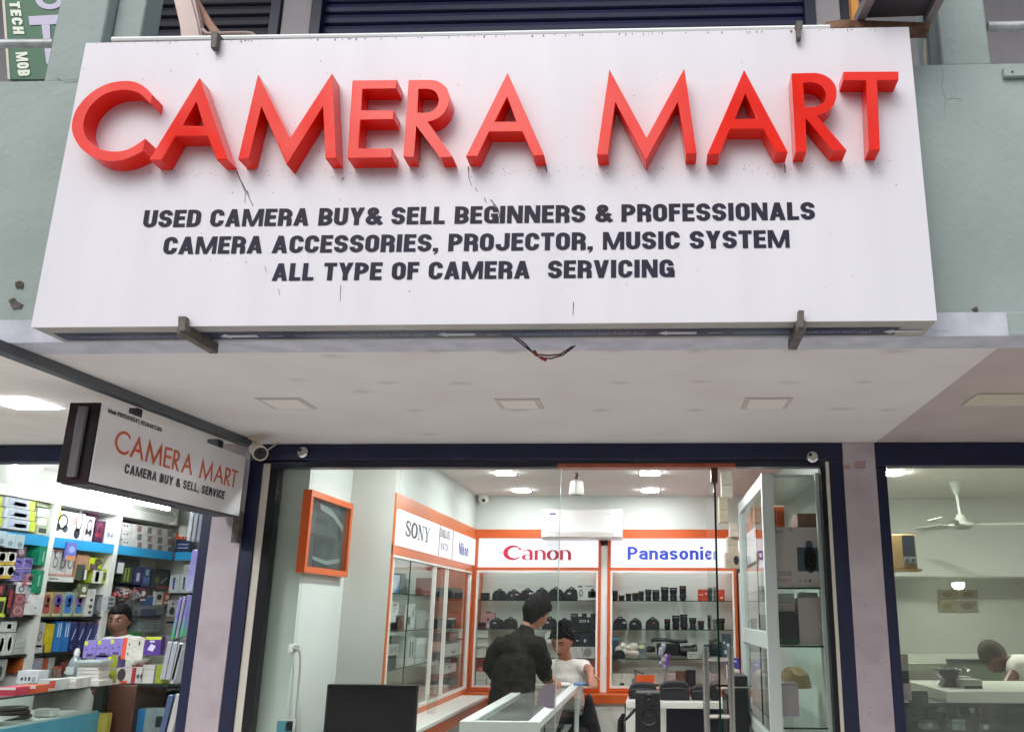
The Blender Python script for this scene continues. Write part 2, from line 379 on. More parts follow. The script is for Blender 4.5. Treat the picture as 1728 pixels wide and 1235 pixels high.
# ---------------------------------------------------------------- materials
m_plaster = M('green_plaster', '#9eaba9', .85, col2='#8e9b98', vscale=1.6, bump=.5, bscale=26, detail=8)
m_band = M('white_band_paint', '#c4c6d2', .8, col2='#aeb1bd', vscale=9, bump=.35, bscale=50)
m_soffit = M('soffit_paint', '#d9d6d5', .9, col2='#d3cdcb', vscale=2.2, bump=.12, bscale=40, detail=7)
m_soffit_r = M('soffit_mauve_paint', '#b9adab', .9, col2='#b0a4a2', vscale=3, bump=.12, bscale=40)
m_soffit_l = M('soffit_cream_glow', '#efebe7', .9, col2='#e6e1dc', vscale=3, bump=.12, bscale=40)  # glow of lamp and shop painted into the left soffit's lighter tone
m_patch = M('patch_grey', '#bdb5b1', .9)
m_patch_in = M('patch_white', '#ded7d4', .9)
m_lilac = M('lilac_pilaster_paint', '#bcb3b8', .85, col2='#aba0a5', vscale=5, bump=.25, bscale=35, detail=8)
m_navy = M('navy_enamel', '#141a40', .45, col2='#101534', vscale=9, bump=.06, bscale=80)
m_navy2 = M('navy_enamel_inner', '#14172e', .35)
m_black = M('black_frame', '#0c0e12', .35)
m_strip = M('cream_strip', '#cbc5b9', .6)
m_wall_in = M('shop_wall_white', '#ccd2cb', .7, var=.03, vscale=2)
m_wall_gr = M('shop_wall_grey', '#c6c8bf', .7, var=.04, vscale=2)
m_ceil = M('shop_ceiling_white', '#dcdad5', .8, var=.05, vscale=2.5)
m_floor = M('floor_tile', '#c4bfb4', .25, var=.1, vscale=3)
m_orange = M('orange_laminate', '#cc5a20', .35, var=.08, vscale=4)
m_orange_lt = M('orange_laminate_pale', '#d06c36', .35, var=.06, vscale=4)
m_wlam = M('white_laminate', '#e2e2da', .3)
m_alu = M('white_aluminium', '#c9d2ce', .3, metal=.15)
m_steel = M('brushed_steel', '#b9b7b0', .25, metal=1.)
m_chrome = M('chrome', '#c8c8c8', .08, metal=1.)
m_dkgrey = M('dark_grey_iron', '#4a4645', .6, col2='#6a615c', vscale=30, bump=.3, bscale=120)
m_pipe = M('grey_conduit', '#54575c', .5)
m_pipew = M('pale_pipe', '#bfc4c8', .35, metal=.3, col2='#a3a6a6', vscale=20)
m_blackp = M('black_plastic', '#121214', .35)
m_blacksat = M('black_fabric', '#17171a', .85, var=.3, vscale=40)
m_glass = glass_mat('window_glass', (.965, .985, .975), 1.6, 0, .018)
m_glass_c = glass_mat('cabinet_glass', (.965, .985, .975), 1.0)
m_glass_e = M('glass_edge_green', '#0e3327', .15)
m_shelf = glass_mat('shelf_glass', (.93, .975, .955), 1.0)
m_lamp = M('lamp_panel', '#ffffff', .5, emit=85, emitcol='#f8fbff')
m_lamp_fill = M('lamp_panel_fill', '#ffffff', .5, emit=250, emitcol='#f8fbff')  # for the added lamps out of view behind the header
m_tube = M('lamp_tube', '#ffffff', .5, emit=34, emitcol='#f4fbff')
m_tube_fill = M('lamp_tube_fill', '#ffffff', .5, emit=70, emitcol='#f4fbff')  # for the added tube out of view in the mobile shop

# ---------------------------------------------------------------- ground, street, far side of the street
mb = MB(); mb.quad((-60, -60, -.12), (60, -60, -.12), (60, 60, -.12), (-60, 60, -.12), M('asphalt', '#3c3b39', .9, var=.25, vscale=8, bump=.3, bscale=90)); struct('road', mb)
mb = MB(); mb.box(-30, -1.6, -.115, 30, 4.9, 0, M('paving', '#d3cecb', .8, col2='#bfb9b5', vscale=4, bump=.2, bscale=30)); struct('pavement', mb)
OB = thing('building', 'plain grey building added unseen across the street to darken reflections', 'building', (0, -17, -.12))  # unseen; added as a dark mass for glass and letters to reflect
mb = MB(); mb.box(-30, -24, -.12, 30, -16, 6.6, M('far_facade', '#4a4743', .9, var=.2, vscale=1)); mb.build('wall', OB)
for i in range(12):
    for j in range(2):
        mb = MB(); mb.box(-28+i*4.8, -16.05, 1+j*2.8, -25.6+i*4.8, -15.98, 2.6+j*2.8, M('far_window', '#15181c', .2)); mb.build('window', OB)
# tree added out of view behind the viewer: it shades the sky and shows in the glossy letters and panes
TR = thing('added_tree', 'leafy tree added unseen opposite the signboard to shade the sky', 'tree', (-1.5, -6.5, -.12))
mb = MB(); m_bark = M('bark', '#4a3c30', .9, bump=.6, bscale=20)
mb.tube([(-1.5, -6.5, -.12), (-1.45, -6.45, 2), (-1.6, -6.3, 4.2), (-1.3, -6.2, 6.2)], [.24, .19, .16, .12], m_bark, 10); mb.build('trunk', TR)
rr = random.Random(17); br = []
for i in range(9):
    a = rr.uniform(0, 6.28); l = rr.uniform(1.8, 4.6); e = Vector((-1.4+l*1.25*math.cos(a), -6.2+l*.8*math.sin(a), rr.uniform(7.2, 9.2))); br.append(e)
    mb = MB(); mb.tube([(-1.5, -6.3, 4.4+.15*i), ((-1.45+e.x)/2+rr.uniform(-.3, .3), (-6.3+e.y)/2, 6.2), tuple(e)], [.09, .06, .025], m_bark, 7); mb.build('limb', TR)
mb = MB(); mls = [M('leaf_%d' % k, c, .6) for k, c in enumerate(('#3d5a2a', '#2c4620', '#547036'))]
for k in range(85):
    b_ = br[k % 9]; c0 = b_+Vector((rr.gauss(0, .9), rr.gauss(0, .8), rr.gauss(0, .55))); c0.z = max(c0.z, 6.6)
    for q in range(46):
        p = c0+Vector((rr.gauss(0, .28), rr.gauss(0, .28), rr.gauss(0, .2))); d = Vector((rr.uniform(-1, 1), rr.uniform(-1, 1), rr.uniform(-1, .3))).normalized()*rr.uniform(.07, .13); n_ = d.cross(Vector((rr.uniform(-1, 1), rr.uniform(-1, 1), rr.uniform(-1, 1)))).normalized()*.04
        mb.quad(p-d, p+n_, p+d, p-n_, mls[k % 3])
mb.build('crown', TR, smooth=False, recalc=False)
# ---------------------------------------------------------------- building: soffit slab, floors, ceilings
mb = MB()
PXL, PXR = -2.345, 1.235
yb = YF+.12
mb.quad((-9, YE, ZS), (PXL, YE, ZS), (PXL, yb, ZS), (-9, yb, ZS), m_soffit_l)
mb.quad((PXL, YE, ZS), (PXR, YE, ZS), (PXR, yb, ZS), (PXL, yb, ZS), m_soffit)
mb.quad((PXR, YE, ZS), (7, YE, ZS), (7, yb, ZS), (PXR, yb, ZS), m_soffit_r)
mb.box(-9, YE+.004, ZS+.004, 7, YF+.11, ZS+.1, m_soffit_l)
soffit = struct('soffit', mb)
CRK = []
for i, (a, b, c, d) in enumerate([((438, 671), (513, 671), (529, 689), (456, 689)), ((833, 672), (911, 672), (917, 689), (847, 689)), ((1257, 670), (1339, 671), (1326, 689), (1251, 689))]):
    q = [Pz(*p, ZS) for p in (a, b, c, d)]; ctr = sum(q, Vector())/4
    x0 = (q[0].x+q[3].x)/2; x1 = (q[1].x+q[2].x)/2; y0 = (q[3].y+q[2].y)/2; y1 = (q[0].y+q[1].y)/2
    y0, y1 = min(y0, y1), max(y0, y1)
    mb = MB(); mb.box(x0, y0, ZS-.004, x1, y1, ZS+.001, m_patch); mb.box(x0+.022, y0+.02, ZS-.007, x1-.022, y1-.02, ZS-.003, m_patch_in)
    tag(mb.build('cover_plate'), ['square blanking plate in the soffit near the hanging sign', 'square blanking plate in the middle of the soffit', 'square blanking plate in the soffit nearest the mauve paint'][i], 'cover plate', 'blanked light openings in the soffit')
m_st = bpy.data.materials.new('damp_stain'); m_st.use_nodes = True; _n = m_st.node_tree; _b = _n.nodes['Principled BSDF']; _b.inputs['Base Color'].default_value = (.42, .30, .27, 1); _b.inputs['Roughness'].default_value = .9
_tc = _n.nodes.new('ShaderNodeTexCoord'); _d = _n.nodes.new('ShaderNodeVectorMath'); _d.operation = 'DISTANCE'; _d.inputs[1].default_value = (.5, .5, .5); _n.links.new(_tc.outputs['Generated'], _d.inputs[0])
_mr = _n.nodes.new('ShaderNodeMapRange'); _mr.interpolation_type = 'SMOOTHSTEP'; _mr.inputs['From Min'].default_value = .52; _mr.inputs['From Max'].default_value = .05; _mr.inputs['To Max'].default_value = .30; _n.links.new(_d.outputs['Value'], _mr.inputs['Value'])
_no = _n.nodes.new('ShaderNodeTexNoise'); _no.inputs['Scale'].default_value = 14; _n.links.new(_tc.outputs['Object'], _no.inputs['Vector'])
_mu = _n.nodes.new('ShaderNodeMath'); _mu.operation = 'MULTIPLY'; _n.links.new(_mr.outputs[0], _mu.inputs[0]); _n.links.new(_no.outputs['Fac'], _mu.inputs[1]); _n.links.new(_mu.outputs[0], _b.inputs['Alpha'])
for k, (u, v) in enumerate([(734, 592), (857, 592), (1030, 591), (652, 645), (772, 646), (1044, 645), (699, 692), (873, 691), (1012, 691), (724, 732), (1173, 591), (1340, 590), (1507, 591), (1177, 643), (1330, 644), (1455, 644), (1173, 691), (1417, 689), (1497, 691), (560, 600), (500, 640), (610, 660)]):
    c = Pz(u, v, ZS); rx = .07+.04*((k*7) % 5)/5; mb = MB(); mb.quad((c.x-rx, c.y-.05, ZS-.0015-.00002*k), (c.x+rx, c.y-.05, ZS-.0015-.00002*k), (c.x+rx, c.y+.05, ZS-.0015-.00002*k), (c.x-rx, c.y+.05, ZS-.0015-.00002*k), m_st); mb.v[2].z += .0002; mb.build('damp_stain', soffit, smooth=False)
m_crk = M('crack_line', '#8d9a94', .9)
for pts in ([(1588, 113), (1592, 128), (1589, 145), (1596, 170), (1593, 196)], [(1600, 168), (1614, 166), (1622, 169)], [(96, 132), (112, 140), (128, 138), (140, 146)]):
    mb = MB(); mb.tube([Py(u, v, YE-.0005) for u, v in pts], .0012, m_crk, 5); CRK.append(mb)
mb = MB(); mb.box(-9, YE, 2.545, 7, YE+.1, 2.56, m_band)
# ---------------------------------------------------------------- balcony wall with its white band
zt = 3.492; zb = 2.505
m_hole = M('broken_plaster', '#6d6a62', .95, col2='#4a463f', vscale=30)
bw = thing('balcony_wall', 'pale green plaster balcony wall behind the big white signboard', 'wall', (0, YE, ZS))
mb = MB(); mb.box(-9, YE, zb, 7, YE+.14, zt, m_plaster); wp = mb.build('wall_panel', bw)
mb = MB(); mb.box(-9, YE-.006, ZS-.001, 7, YE+.14, zb, m_band)
mb.box(Py(1700, 540, YE-.008).x, YE-.008, ZS+.002, 7, YE-.005, zb-.003, m_plaster); mb.build('base_band', bw)
for mb in CRK: mb.build('crack', bw)
def chip(name, pts, Y, m, parent, th=.006):
    rc = random.Random(len(pts)+int(pts[0][0])); q = []
    for (a, b), (c, d) in zip(pts, pts[1:]+pts[:1]):
        for k in range(3): t = k/3; q.append((a+(c-a)*t+rc.uniform(-1.1, 1.1), b+(d-b)*t+rc.uniform(-1.1, 1.1)))
    mb = MB(); mb.prism([Py(u, v, Y) for u, v in q], (0, th, 0), m); return mb.build(name, parent)
chip('plaster_chip', [(25, 476), (36, 474), (39, 482), (36, 487), (26, 485)], YE-.005, m_hole, bw)
chip('plaster_chip', [(13, 506), (22, 502), (30, 509), (37, 514), (34, 520), (22, 521), (17, 514)], YE-.005, m_hole, bw)
chip('plaster_chip', [(1640, 521), (1648, 517), (1652, 521), (1649, 526), (1643, 525)], YE-.005, m_hole, bw)
mb = MB(); a = Py(1693, 124, YE-.012); b = Py(1760, 122, YE-.012)
mb.box(a.x, YE-.02, a.z-.016, b.x, YE-.001, a.z+.018, m_plaster); mb.ball((a.x+.03, YE-.022, a.z), .004, m_dkgrey); mb.build('rail_plate', bw)
# balcony pillars
m_plast_l = m_plaster
for nm, us, lab in (('left', (-2.38, -2.186, -2.056), 'pale green balcony pillar rising beside the green vertical sign'), ('right', (None,), 'pale green balcony pillar rising at the right end of the signboard')):
    mb = MB()
    if nm == 'left': mb.box(-2.385, YE+.002, zt-.003, -2.18, YE+.145, 6.4, m_plaster)
    else:
        a = Py(1585, 60, YE).x; b = Py(1668, 60, YE).x; mb.box(a, YE+.002, zt-.003, b, YE+.26, 6.4, m_plaster)
    single('balcony_pillar', lab, 'pillar', mb, 'balcony pillars', bevel=.008)
# the pale return of the left pillar reaches back
mb = MB(); mb.box(-2.178, YE+.05, zt-.003, -2.06, YE+.16, 6.4, m_plaster); single('pillar_return', 'pale green stepped return beside the balcony pillar by the green sign', 'pillar', mb, bevel=.006)
# rails
def rail(u0, v0, u1, v1, Y, r, lab, m=m_pipew):
    mb = MB(); mb.tube([Py(u0, v0, Y), Py(u1, v1, Y)], r, m, 12); return single('balcony_rail', lab, 'rail', mb, 'steel balcony rails')
rail(-60, 75, 92, 74, YE+.07, .018, 'grey steel rail crossing in front of the green vertical sign')
rail(1666, 46, 1790, 44, YE+.09, .02, 'grey steel rail to the right of the balcony pillar')
rail(1500, 54, 1588, 52, YE+.12, .022, 'short grey steel rail between signboard and right balcony pillar')
mb = MB(); a = Py(1561, 68, YE+.12); b = Py(1562, 113, YE+.12); mb.tube([a, b], .007, m_strip); single('upright_pipe', 'thin cream upright pipe beside the right balcony pillar', 'pipe', mb)
# balcony floor, upstairs wall, shutters
mb = MB(); mb.box(-9, YE+.14, ZS+.11, 7, YF+.2, ZS+.2, m_soffit_l); struct('balcony_floor', mb)
m_up = M('upstairs_wall', '#8d8b90', .9, var=.1)
mb = MB(); mb.box(-9, YF+.16, ZS+.2, 7, YF+.3, 6.6, m_up)
mb.box(-9, YE+.5, 6.45, 7, YF+.3, 6.6, m_soffit_l); up = tag(mb.build('upper_wall'), 'dim grey upstairs wall at the back of the balcony', 'wall')
m_sh = M('shutter_navy', '#1a2152', .45, col2='#141a44', vscale=5)
m_shd = M('shutter_dark', '#1a1d33', .5, col2='#15172a', vscale=5)
def shutter(x0, x1, z0, z1, lab, m):
    t = thing('roller_shutter', lab, 'shutter', ((x0+x1)/2, YF+.1, z0), 'closed shutters upstairs')
    mb = MB(); mb.box(x0, YF+.02, z0, x0+.07, YF+.155, z1, m_navy); mb.build('guide_rail', t, bevel=.004)
    mb = MB(); mb.box(x1-.07, YF+.02, z0, x1, YF+.155, z1, m_navy); mb.build('guide_rail', t, bevel=.004)
    mb = MB(); z = z0; xa, xb = x0+.07, x1-.07
    prof = [(.0, 0), (-.018, .012), (-.024, .04), (-.018, .068), (0, .08)]
    while z < z1:
        for i in range(len(prof)-1):
            (ya, za), (yb_, zb_) = prof[i], prof[i+1]
            mb.quad((xa, YF+.1+ya, z+za), (xb, YF+.1+ya, z+za), (xb, YF+.1+yb_, z+zb_), (xa, YF+.1+yb_, z+zb_), m)
        mb.quad((xa, YF+.1, z+.08), (xb, YF+.1, z+.08), (xb, YF+.104, z+.086), (xa, YF+.104, z+.086), m_black); z += .086
    mb.build('slat_curtain', t, recalc=False)
shutter(-3.45, -2.48, ZS+.2, 6.0, 'dark navy roller shutter behind the plastic chair', m_shd)
shutter(-2.27, 1.06, ZS+.2, 6.0, 'wide navy blue roller shutter above the middle of the signboard', m_sh)
m_pale = M('upstairs_pier_paint', '#b3aeb4', .85, var=.06)
for x0, x1, lab in ((-2.476, -2.274, 'pale grey pier between the two navy shutters'), (1.064, 1.225, 'pale grey pier at the right end of the wide navy shutter')):
    mb = MB(); mb.box(x0, YF+.04, ZS+.2, x1, YF+.158, 6.0, m_pale); single('wall_pier', lab, 'pier', mb, 'piers between the upstairs shutters', bevel=.01)
mb = MB(); mb.box(1.24, YF+.1, ZS+.2, 1.32, YF+.155, 6, m_navy2); single('door_jamb', 'dark navy upright beside the wooden post upstairs', 'jamb', mb)
# plastic chair on the balcony (only its lower back legs show above the sign)
m_chair = M('mauve_plastic', '#d8c0ba', .4, var=.12, vscale=8)
m_chair2 = M('brown_plastic', '#a8765f', .45)
t = thing('plastic_chair', 'faded mauve plastic chair standing on the balcony above the sign', 'chair', (*Py(345, 60, 4.0).xy, 2.62))
YCH = 3.7
def strip(name, pts, w0, m, thick=.02, Y=YCH):
    mb = MB(); L = [Py(u-ww/2, v, Y) for u, v, ww in pts]; Rr = [Py(u+ww/2, v, Y) for u, v, ww in pts]
    mb.prism(L+Rr[::-1], (0, thick, 0), m); return mb.build(name, t, bevel=.004)
strip('leg', [(275, -80, 30), (308, 0, 30), (318, 40, 31), (321, 60, 32), (323, 110, 34)], 0, m_chair, .05)
strip('leg', [(290, -70, 9), (324, 0, 10), (333, 40, 9), (337, 58, 7), (340, 80, 8)], 0, m_chair, .045, YCH+.01)
strip('leg', [(308, -30, 16), (335, 10, 13), (350, 36, 16), (365, 56, 18), (380, 90, 20)], 0, m_chair2, .035, YCH+.06)
mb = MB(); mb.tube([Py(u, v, YCH+.02) for u, v in [(342, 50), (346, 55), (351, 57.5), (366, 57.5), (385, 56.5), (415, 56), (424, 57), (430, 60)]], .009, m_chair); mb.build('stretcher', t)
mb = MB(); a = Py(300, -90, YCH); mb.box(a.x-.2, YCH-.02, a.z, a.x+.25, YCH+.42, a.z+.03, m_chair); mb.build('seat', t, bevel=.008)
# green vertical sign on the balcony
m_gs = M('green_sign', '#145c3b', .45, var=.08); m_gt = C_('#d9e2d2'); m_gl = C_('#b9b4cf')
YG = 3.25
t = thing('vertical_sign', 'green vertical sign with pale letters behind the balcony rail', 'sign', tuple(Py(50, 132, YG)))
mb = MB(); pts = [(2, -60), (112, -60), (88, 134), (17, 134)]
mb.prism([Py(u, v, YG) for u, v in pts], (0, .03, 0), m_gs); mb.build('panel', t)
mb = MB(); mb.prism([Py(u, v, YG-.002) for u, v in [(-1, -60), (4, -60), (17, 134), (13, 134)]], (0, .03, 0), m_strip); mb.build('edge_strip', t)
mb = MB(); mb.text(own_text('TECH', .24, .12), Py(15, 3, YG-.003), Py(23, 58, YG-.003), Py(33, 3, YG-.003), m_gt)
mb.text(own_text('MOB', .24, .12), Py(26, 89, YG-.003), Py(31, 129, YG-.003), Py(46, 88, YG-.003), m_gt); mb.build('lettering', t)
mb = MB(); mb.text(union2d(ribbon(arc(0, 0, 1, 1, 0, 360, 24), .6, True))+(1, 1), Py(84, -2, YG-.003), Py(103, -2, YG-.003), Py(84, -16, YG-.003), m_gl)
mb.prism([Py(u, v, YG-.003) for u, v in [(48, 28), (102, 25), (102, 41), (50, 43)]], (0, .001, 0), m_gl)
mb.prism([Py(u, v, YG-.003) for u, v in [(70, 42), (84, 42), (88, 118), (78, 106)]], (0, .001, 0), m_gl); mb.build('big_lettering', t)
# box with timber beam at the top right
m_timber = M('old_timber', '#5b3a2a', .8, col2='#8a6a55', vscale=14, bump=.5, bscale=40)
mb = MB(); mb.prism([Py(u, v, 2.83) for u, v in [(1393, 37), (1423, 33), (1571, 38), (1571, 45), (1393, 48)]], (0, .07, 0), m_timber); single('timber_beam', 'weathered brown timber laid along the top right of the signboard', 'beam', mb, bevel=.003)
m_und = M('dark_tray', '#4a464d', .55, var=.1); m_tray = M('tray_grey', '#8a8285', .5)
t = thing('wall_cabinet', 'dark grey metal box overhanging the top right of the signboard', 'box', tuple(Py(1510, 30, 2.9)))
q = [Pz(u, v, 3.64) for u, v in [(1452, 32), (1562, 28), (1598, -40), (1490, -45)]]
mb = MB(); mb.prism(q, (0, 0, .5), m_und); mb.build('body', t, bevel=.004)
mb = MB(); mb.bar(q[0]+Vector((-.008, .01, -.006)), q[3]+Vector((-.008, 0, -.006)), .03, .035, m_tray); mb.build('edge_angle', t)
mb = MB(); mb.bar(q[1]+Vector((.008, .01, -.006)), q[2]+Vector((.008, 0, -.006)), .03, .035, m_tray); mb.build('edge_angle', t)
mb = MB(); a = Py(1443, 32, 3.3); mb.box(a.x-.012, 3.3, a.z-.05, a.x+.02, 3.34, 5.4, C_('#c98a3a', .6)); single('wooden_post', 'yellow wooden post beside the dark metal box upstairs', 'post', mb)

# ================================================================ the big signboard
LETZ = Py(1030, 280.2, YS).z
YL = Pz(1030, 262.3, LETZ).y                  # front of the raised letters
m_face = M('sign_face_white', '#dcdbe3', .36, spec=.35, col2='#d4d3db', vscale=1.4, detail=5, lo=.38, hi=.8)
_n = m_face.node_tree; _tx = [q for q in _n.nodes if q.type == 'TEX_NOISE'][0]; _mp = _n.nodes.new('ShaderNodeMapping'); _mp.inputs['Scale'].default_value = (4.5, 4.5, .55)
_n.links.new([q for q in _n.nodes if q.type == 'TEX_COORD'][0].outputs['Object'], _mp.inputs['Vector']); _n.links.new(_mp.outputs[0], _tx.inputs['Vector'])   # faint vertical rain streaks
m_side = M('sign_side', '#a9a6a4', .4, metal=.2)
m_film = M('navy_film', '#1b2240', .3, col2='#2a3150', vscale=4)
m_red = M('red_acrylic', '#e8220c', .1, spec=.3, coat=0.0, col2='#de1f0e', vscale=5)
m_txt = M('text_indigo', '#232033', .5, spec=.2, col2='#2a273c', vscale=4)
m_grime = M('grime', '#5f5757', .9)
SB = thing('shop_signboard', 'large white signboard with raised red letters above the shop', 'signboard', (-.59, YS, 2.42))
TLc, TRc, BLc, BRc = Py(145, 72, YS), Py(1533, 47, YS), Py(52, 553, YS), Py(1582, 540, YS)
x0, x1, z0, z1 = (TLc.x+BLc.x)/2, (TRc.x+BRc.x)/2, (BLc.z+BRc.z)/2, (TLc.z+TRc.z)/2
mb = MB(); mb.box(x0, YS, z0, x1, YS+.006, z1, m_face); mb.build('face_panel', SB)
mb = MB(); mb.box(x0, YS+.007, z0+.001, x0+.02, YE-.008, z1, m_side); mb.box(x1-.02, YS+.007, z0+.001, x1, YE-.008, z1, m_side)
mb.box(x0+.02, YS+.007, z0+.001, x1-.02, YE-.008, z0+.02, m_side); mb.box(x0+.02, YS+.007, z1-.02, x1-.02, YE-.008, z1, m_side); mb.build('case', SB)
fy0, fy1 = YS+.07, YE-.03
mb = MB(); mb.quad((x0+.03, fy0, z0-.001), (x1-.1, fy0, z0-.001), (x1-.1, fy1, z0-.001), (x0+.03, fy1, z0-.001), m_film); fl = mb.build('backing_film', SB)
m_ftx = C_('#9aa0b4')
mb = MB(); x = x0+.1
while x < x1-.62:
    ca = (fy0+fy1)/2
    mb.text(font_text('Apply Panel In Same Direction | www.alstoneindia.com'), (x+.46, ca+.012, z0-.002), (x, ca+.012, z0-.002), (x+.46, ca-.018, z0-.002), m_ftx)
    mb.prism([(x+.5, ca, z0-.002), (x+.53, ca-.025, z0-.002), (x+.53, ca-.012, z0-.002), (x+.63, ca-.012, z0-.002), (x+.63, ca+.012, z0-.002), (x+.53, ca+.012, z0-.002), (x+.53, ca+.025, z0-.002)], (0, 0, .0005), C_('#b9bcc4'))
    mb.box(x+.67, ca-.004, z0-.0025, x+.72, ca+.004, z0-.002, m_ftx); x += .76
mb.build('film_print', SB)
# raised letters, traced from their front faces
Z5 = 5.76
LET = {
 'C': ((110, 110), [(843, 288), (800, 237), (725, 185), (640, 158), (540, 158), (440, 175), (340, 215), (240, 280), (160, 360), (100, 450), (70, 540), (65, 620), (85, 700), (130, 780), (200, 850), (290, 905), (390, 930), (480, 933), (580, 915), (680, 875), (755, 835), (778, 715), (700, 770), (620, 815), (540, 838), (450, 840), (370, 825), (300, 795), (240, 745), (200, 690), (178, 620), (178, 560), (195, 490), (230, 420), (290, 350), (370, 290), (460, 255), (550, 242), (640, 248), (720, 275), (785, 330), (828, 376)], []),
 'A1': ((110, 110), [(1305, 122), (1580, 920), (1472, 923), (1382, 690), (1072, 692), (938, 927), (815, 922)], [(1275, 358), (1135, 592), (1345, 592)]),
 'M1': ((390, 110), [(260, 88), (572, 712), (982, 78), (1021, 908), (915, 910), (890, 408), (540, 972), (292, 405), (168, 915), (65, 917)], []),
 'E': ((390, 110), [(1178, 150), (1615, 146), (1608, 232), (1277, 235), (1268, 440), (1585, 440), (1582, 530), (1257, 535), (1240, 812), (1565, 808), (1565, 902), (1128, 908)], []),
 'R1': ((660, 100), [(170, 205), (380, 203), (440, 213), (500, 243), (545, 292), (565, 370), (548, 460), (500, 538), (430, 585), (355, 610), (598, 950), (475, 955), (245, 648), (220, 950), (118, 948)], [(265, 290), (370, 292), (430, 320), (462, 380), (455, 440), (420, 490), (360, 520), (255, 522)]),
 'A2': ((660, 100), [(1132, 130), (1490, 940), (1380, 943), (1272, 705), (955, 708), (840, 950), (725, 948)], [(1127, 375), (1010, 608), (1218, 607)]),
 'M2': ((990, 100), [(220, 97), (582, 765), (950, 88), (1070, 922), (965, 925), (885, 425), (575, 995), (280, 428), (207, 935), (98, 935)], []),
 'A3': ((1240, 100), [(90, 103), (518, 907), (400, 910), (276, 677), (-47, 680), (-155, 928), (-270, 930)], [(102, 340), (212, 578), (0, 582)]),
 'R2': ((1240, 100), [(550, 140), (780, 135), (860, 152), (930, 195), (975, 255), (990, 320), (975, 415), (920, 490), (850, 532), (795, 550), (1088, 887), (955, 890), (688, 572), (697, 898), (592, 900)], [(662, 228), (760, 226), (840, 260), (883, 330), (875, 400), (820, 450), (750, 466), (680, 468)]),
 'T': ((1240, 100), [(1052, 122), (1593, 120), (1593, 207), (1385, 208), (1412, 885), (1305, 885), (1275, 207), (1055, 205)], []),
}
LFLAT = {}
def round_off(P, n=5):                 # Catmull-Rom through the gentle turns, sharp corners kept
    N = len(P); V_ = [Vector(p) for p in P]
    def corner(i):
        a, b = (V_[i]-V_[i-1]).normalized(), (V_[(i+1) % N]-V_[i]).normalized(); return a.dot(b) < .72
    cs = [corner(i) for i in range(N)]; out = []
    for i in range(N):
        j = (i+1) % N; p1, p2 = V_[i], V_[j]; out.append(tuple(p1))
        if (cs[i] and cs[j]) or (p2-p1).length > 190: continue
        p0 = V_[i-1] if not cs[i] else p1*2-p2; p3 = V_[(j+1) % N] if not cs[j] else p2*2-p1
        if (p1-p0).length > 190: p0 = p1+(p0-p1)*(60/(p1-p0).length)
        if (p3-p2).length > 190: p3 = p2+(p3-p2)*(60/(p3-p2).length)
        for q in range(1, n):
            t = q/n; out.append(tuple(.5*((2*p1)+(p2-p0)*t+(2*p0-5*p1+4*p2-p3)*t*t+(3*p1-p0-3*p2+p3)*t**3)))
    return out
for k, ((ox, oy), outer, hole) in LET.items():
    if k in ('C', 'R1', 'R2'): outer = round_off(outer); hole = round_off(hole) if hole else hole
    f = lambda p: Py(ox+p[0]/Z5, oy+p[1]/Z5, YL)
    o, h = [f(p) for p in outer], [[f(p) for p in hole]] if hole else []
    LFLAT[k] = ([(p.x, p.z) for p in o], [[(p.x, p.z) for p in q] for q in h])
    mb = MB(); mb.prism(o, (0, YS-YL-.001, 0), m_red, holes=h); mb.build('letter', SB, bevel=.0022)
def line(s, BL, BR, TL, name='lettering', Y=YS-.0015, m=m_txt, t=.235, gap=.11):
    a, b, c = Py(*BL, Y), Py(*BR, Y), Py(*TL, Y); zz = (a.z+b.z)/2; a.z = b.z = zz; c = Vector((a.x, Y, c.z))
    mb = MB(); D_ = own_text(s, .203, .065, .95); mb.text(D_, a, b, c, m); return mb.build(name, SB, smooth=False)
line('USED CAMERA BUY& SELL BEGINNERS & PROFESSIONALS', (240, 383.5), (1376, 371.5), (244, 355))
line('CAMERA ACCESSORIES, PROJECTOR, MUSIC SYSTEM', (274, 429), (1333, 418.5), (278, 400))
line('ALL TYPE OF CAMERA  SERVICING', (458, 473.5), (1137, 468.5), (462, 444.5))
# brackets that clamp the board
def clamp(pts, Y0, d, name='bracket'):
    mb = MB(); mb.prism([Py(u, v, Y0) for u, v in pts], (0, d, 0), m_dkgrey); mb.build(name, SB, bevel=.003)
clamp([(356, 55), (367, 55), (365, 81), (355, 81)], YS-.03, .025); mb = MB(); a = Py(361, 58, YS-.03); mb.bar(a, a+Vector((0, .2, .01)), .022, .022, m_dkgrey); mb.build('bracket', SB)
clamp([(1344, 37), (1353, 37), (1352, 65), (1345, 65)], YS-.03, .025); mb = MB(); a = Py(1349, 40, YS-.03); mb.bar(a, a+Vector((0, .2, .01)), .022, .022, m_dkgrey); mb.build('bracket', SB)
for us in ((300, 313, 533, 559), (1347, 1357, 523, 553)):
    clamp([(us[0], us[2]), (us[1], us[2]), (us[1], us[3]), (us[0], us[3])], YS-.03, .026)
    a = Py((us[0]+us[1])/2, us[3]-4, YS-.02); mb = MB(); mb.bar(a, (a.x+.004, YE+.02, z0-.02), .03, .036, m_dkgrey); mb.build('bracket', SB, bevel=.002)
# white pipe along the top of the board
mb = MB(); mb.tube([Py(190, 68, YS+.05), Py(700, 60.5, YS+.05), Py(1400, 47.5, YS+.05)], .011, M('white_pipe', '#eef1f2', .3)); single('top_pipe', 'white pipe running along the top edge of the big signboard', 'pipe', mb)
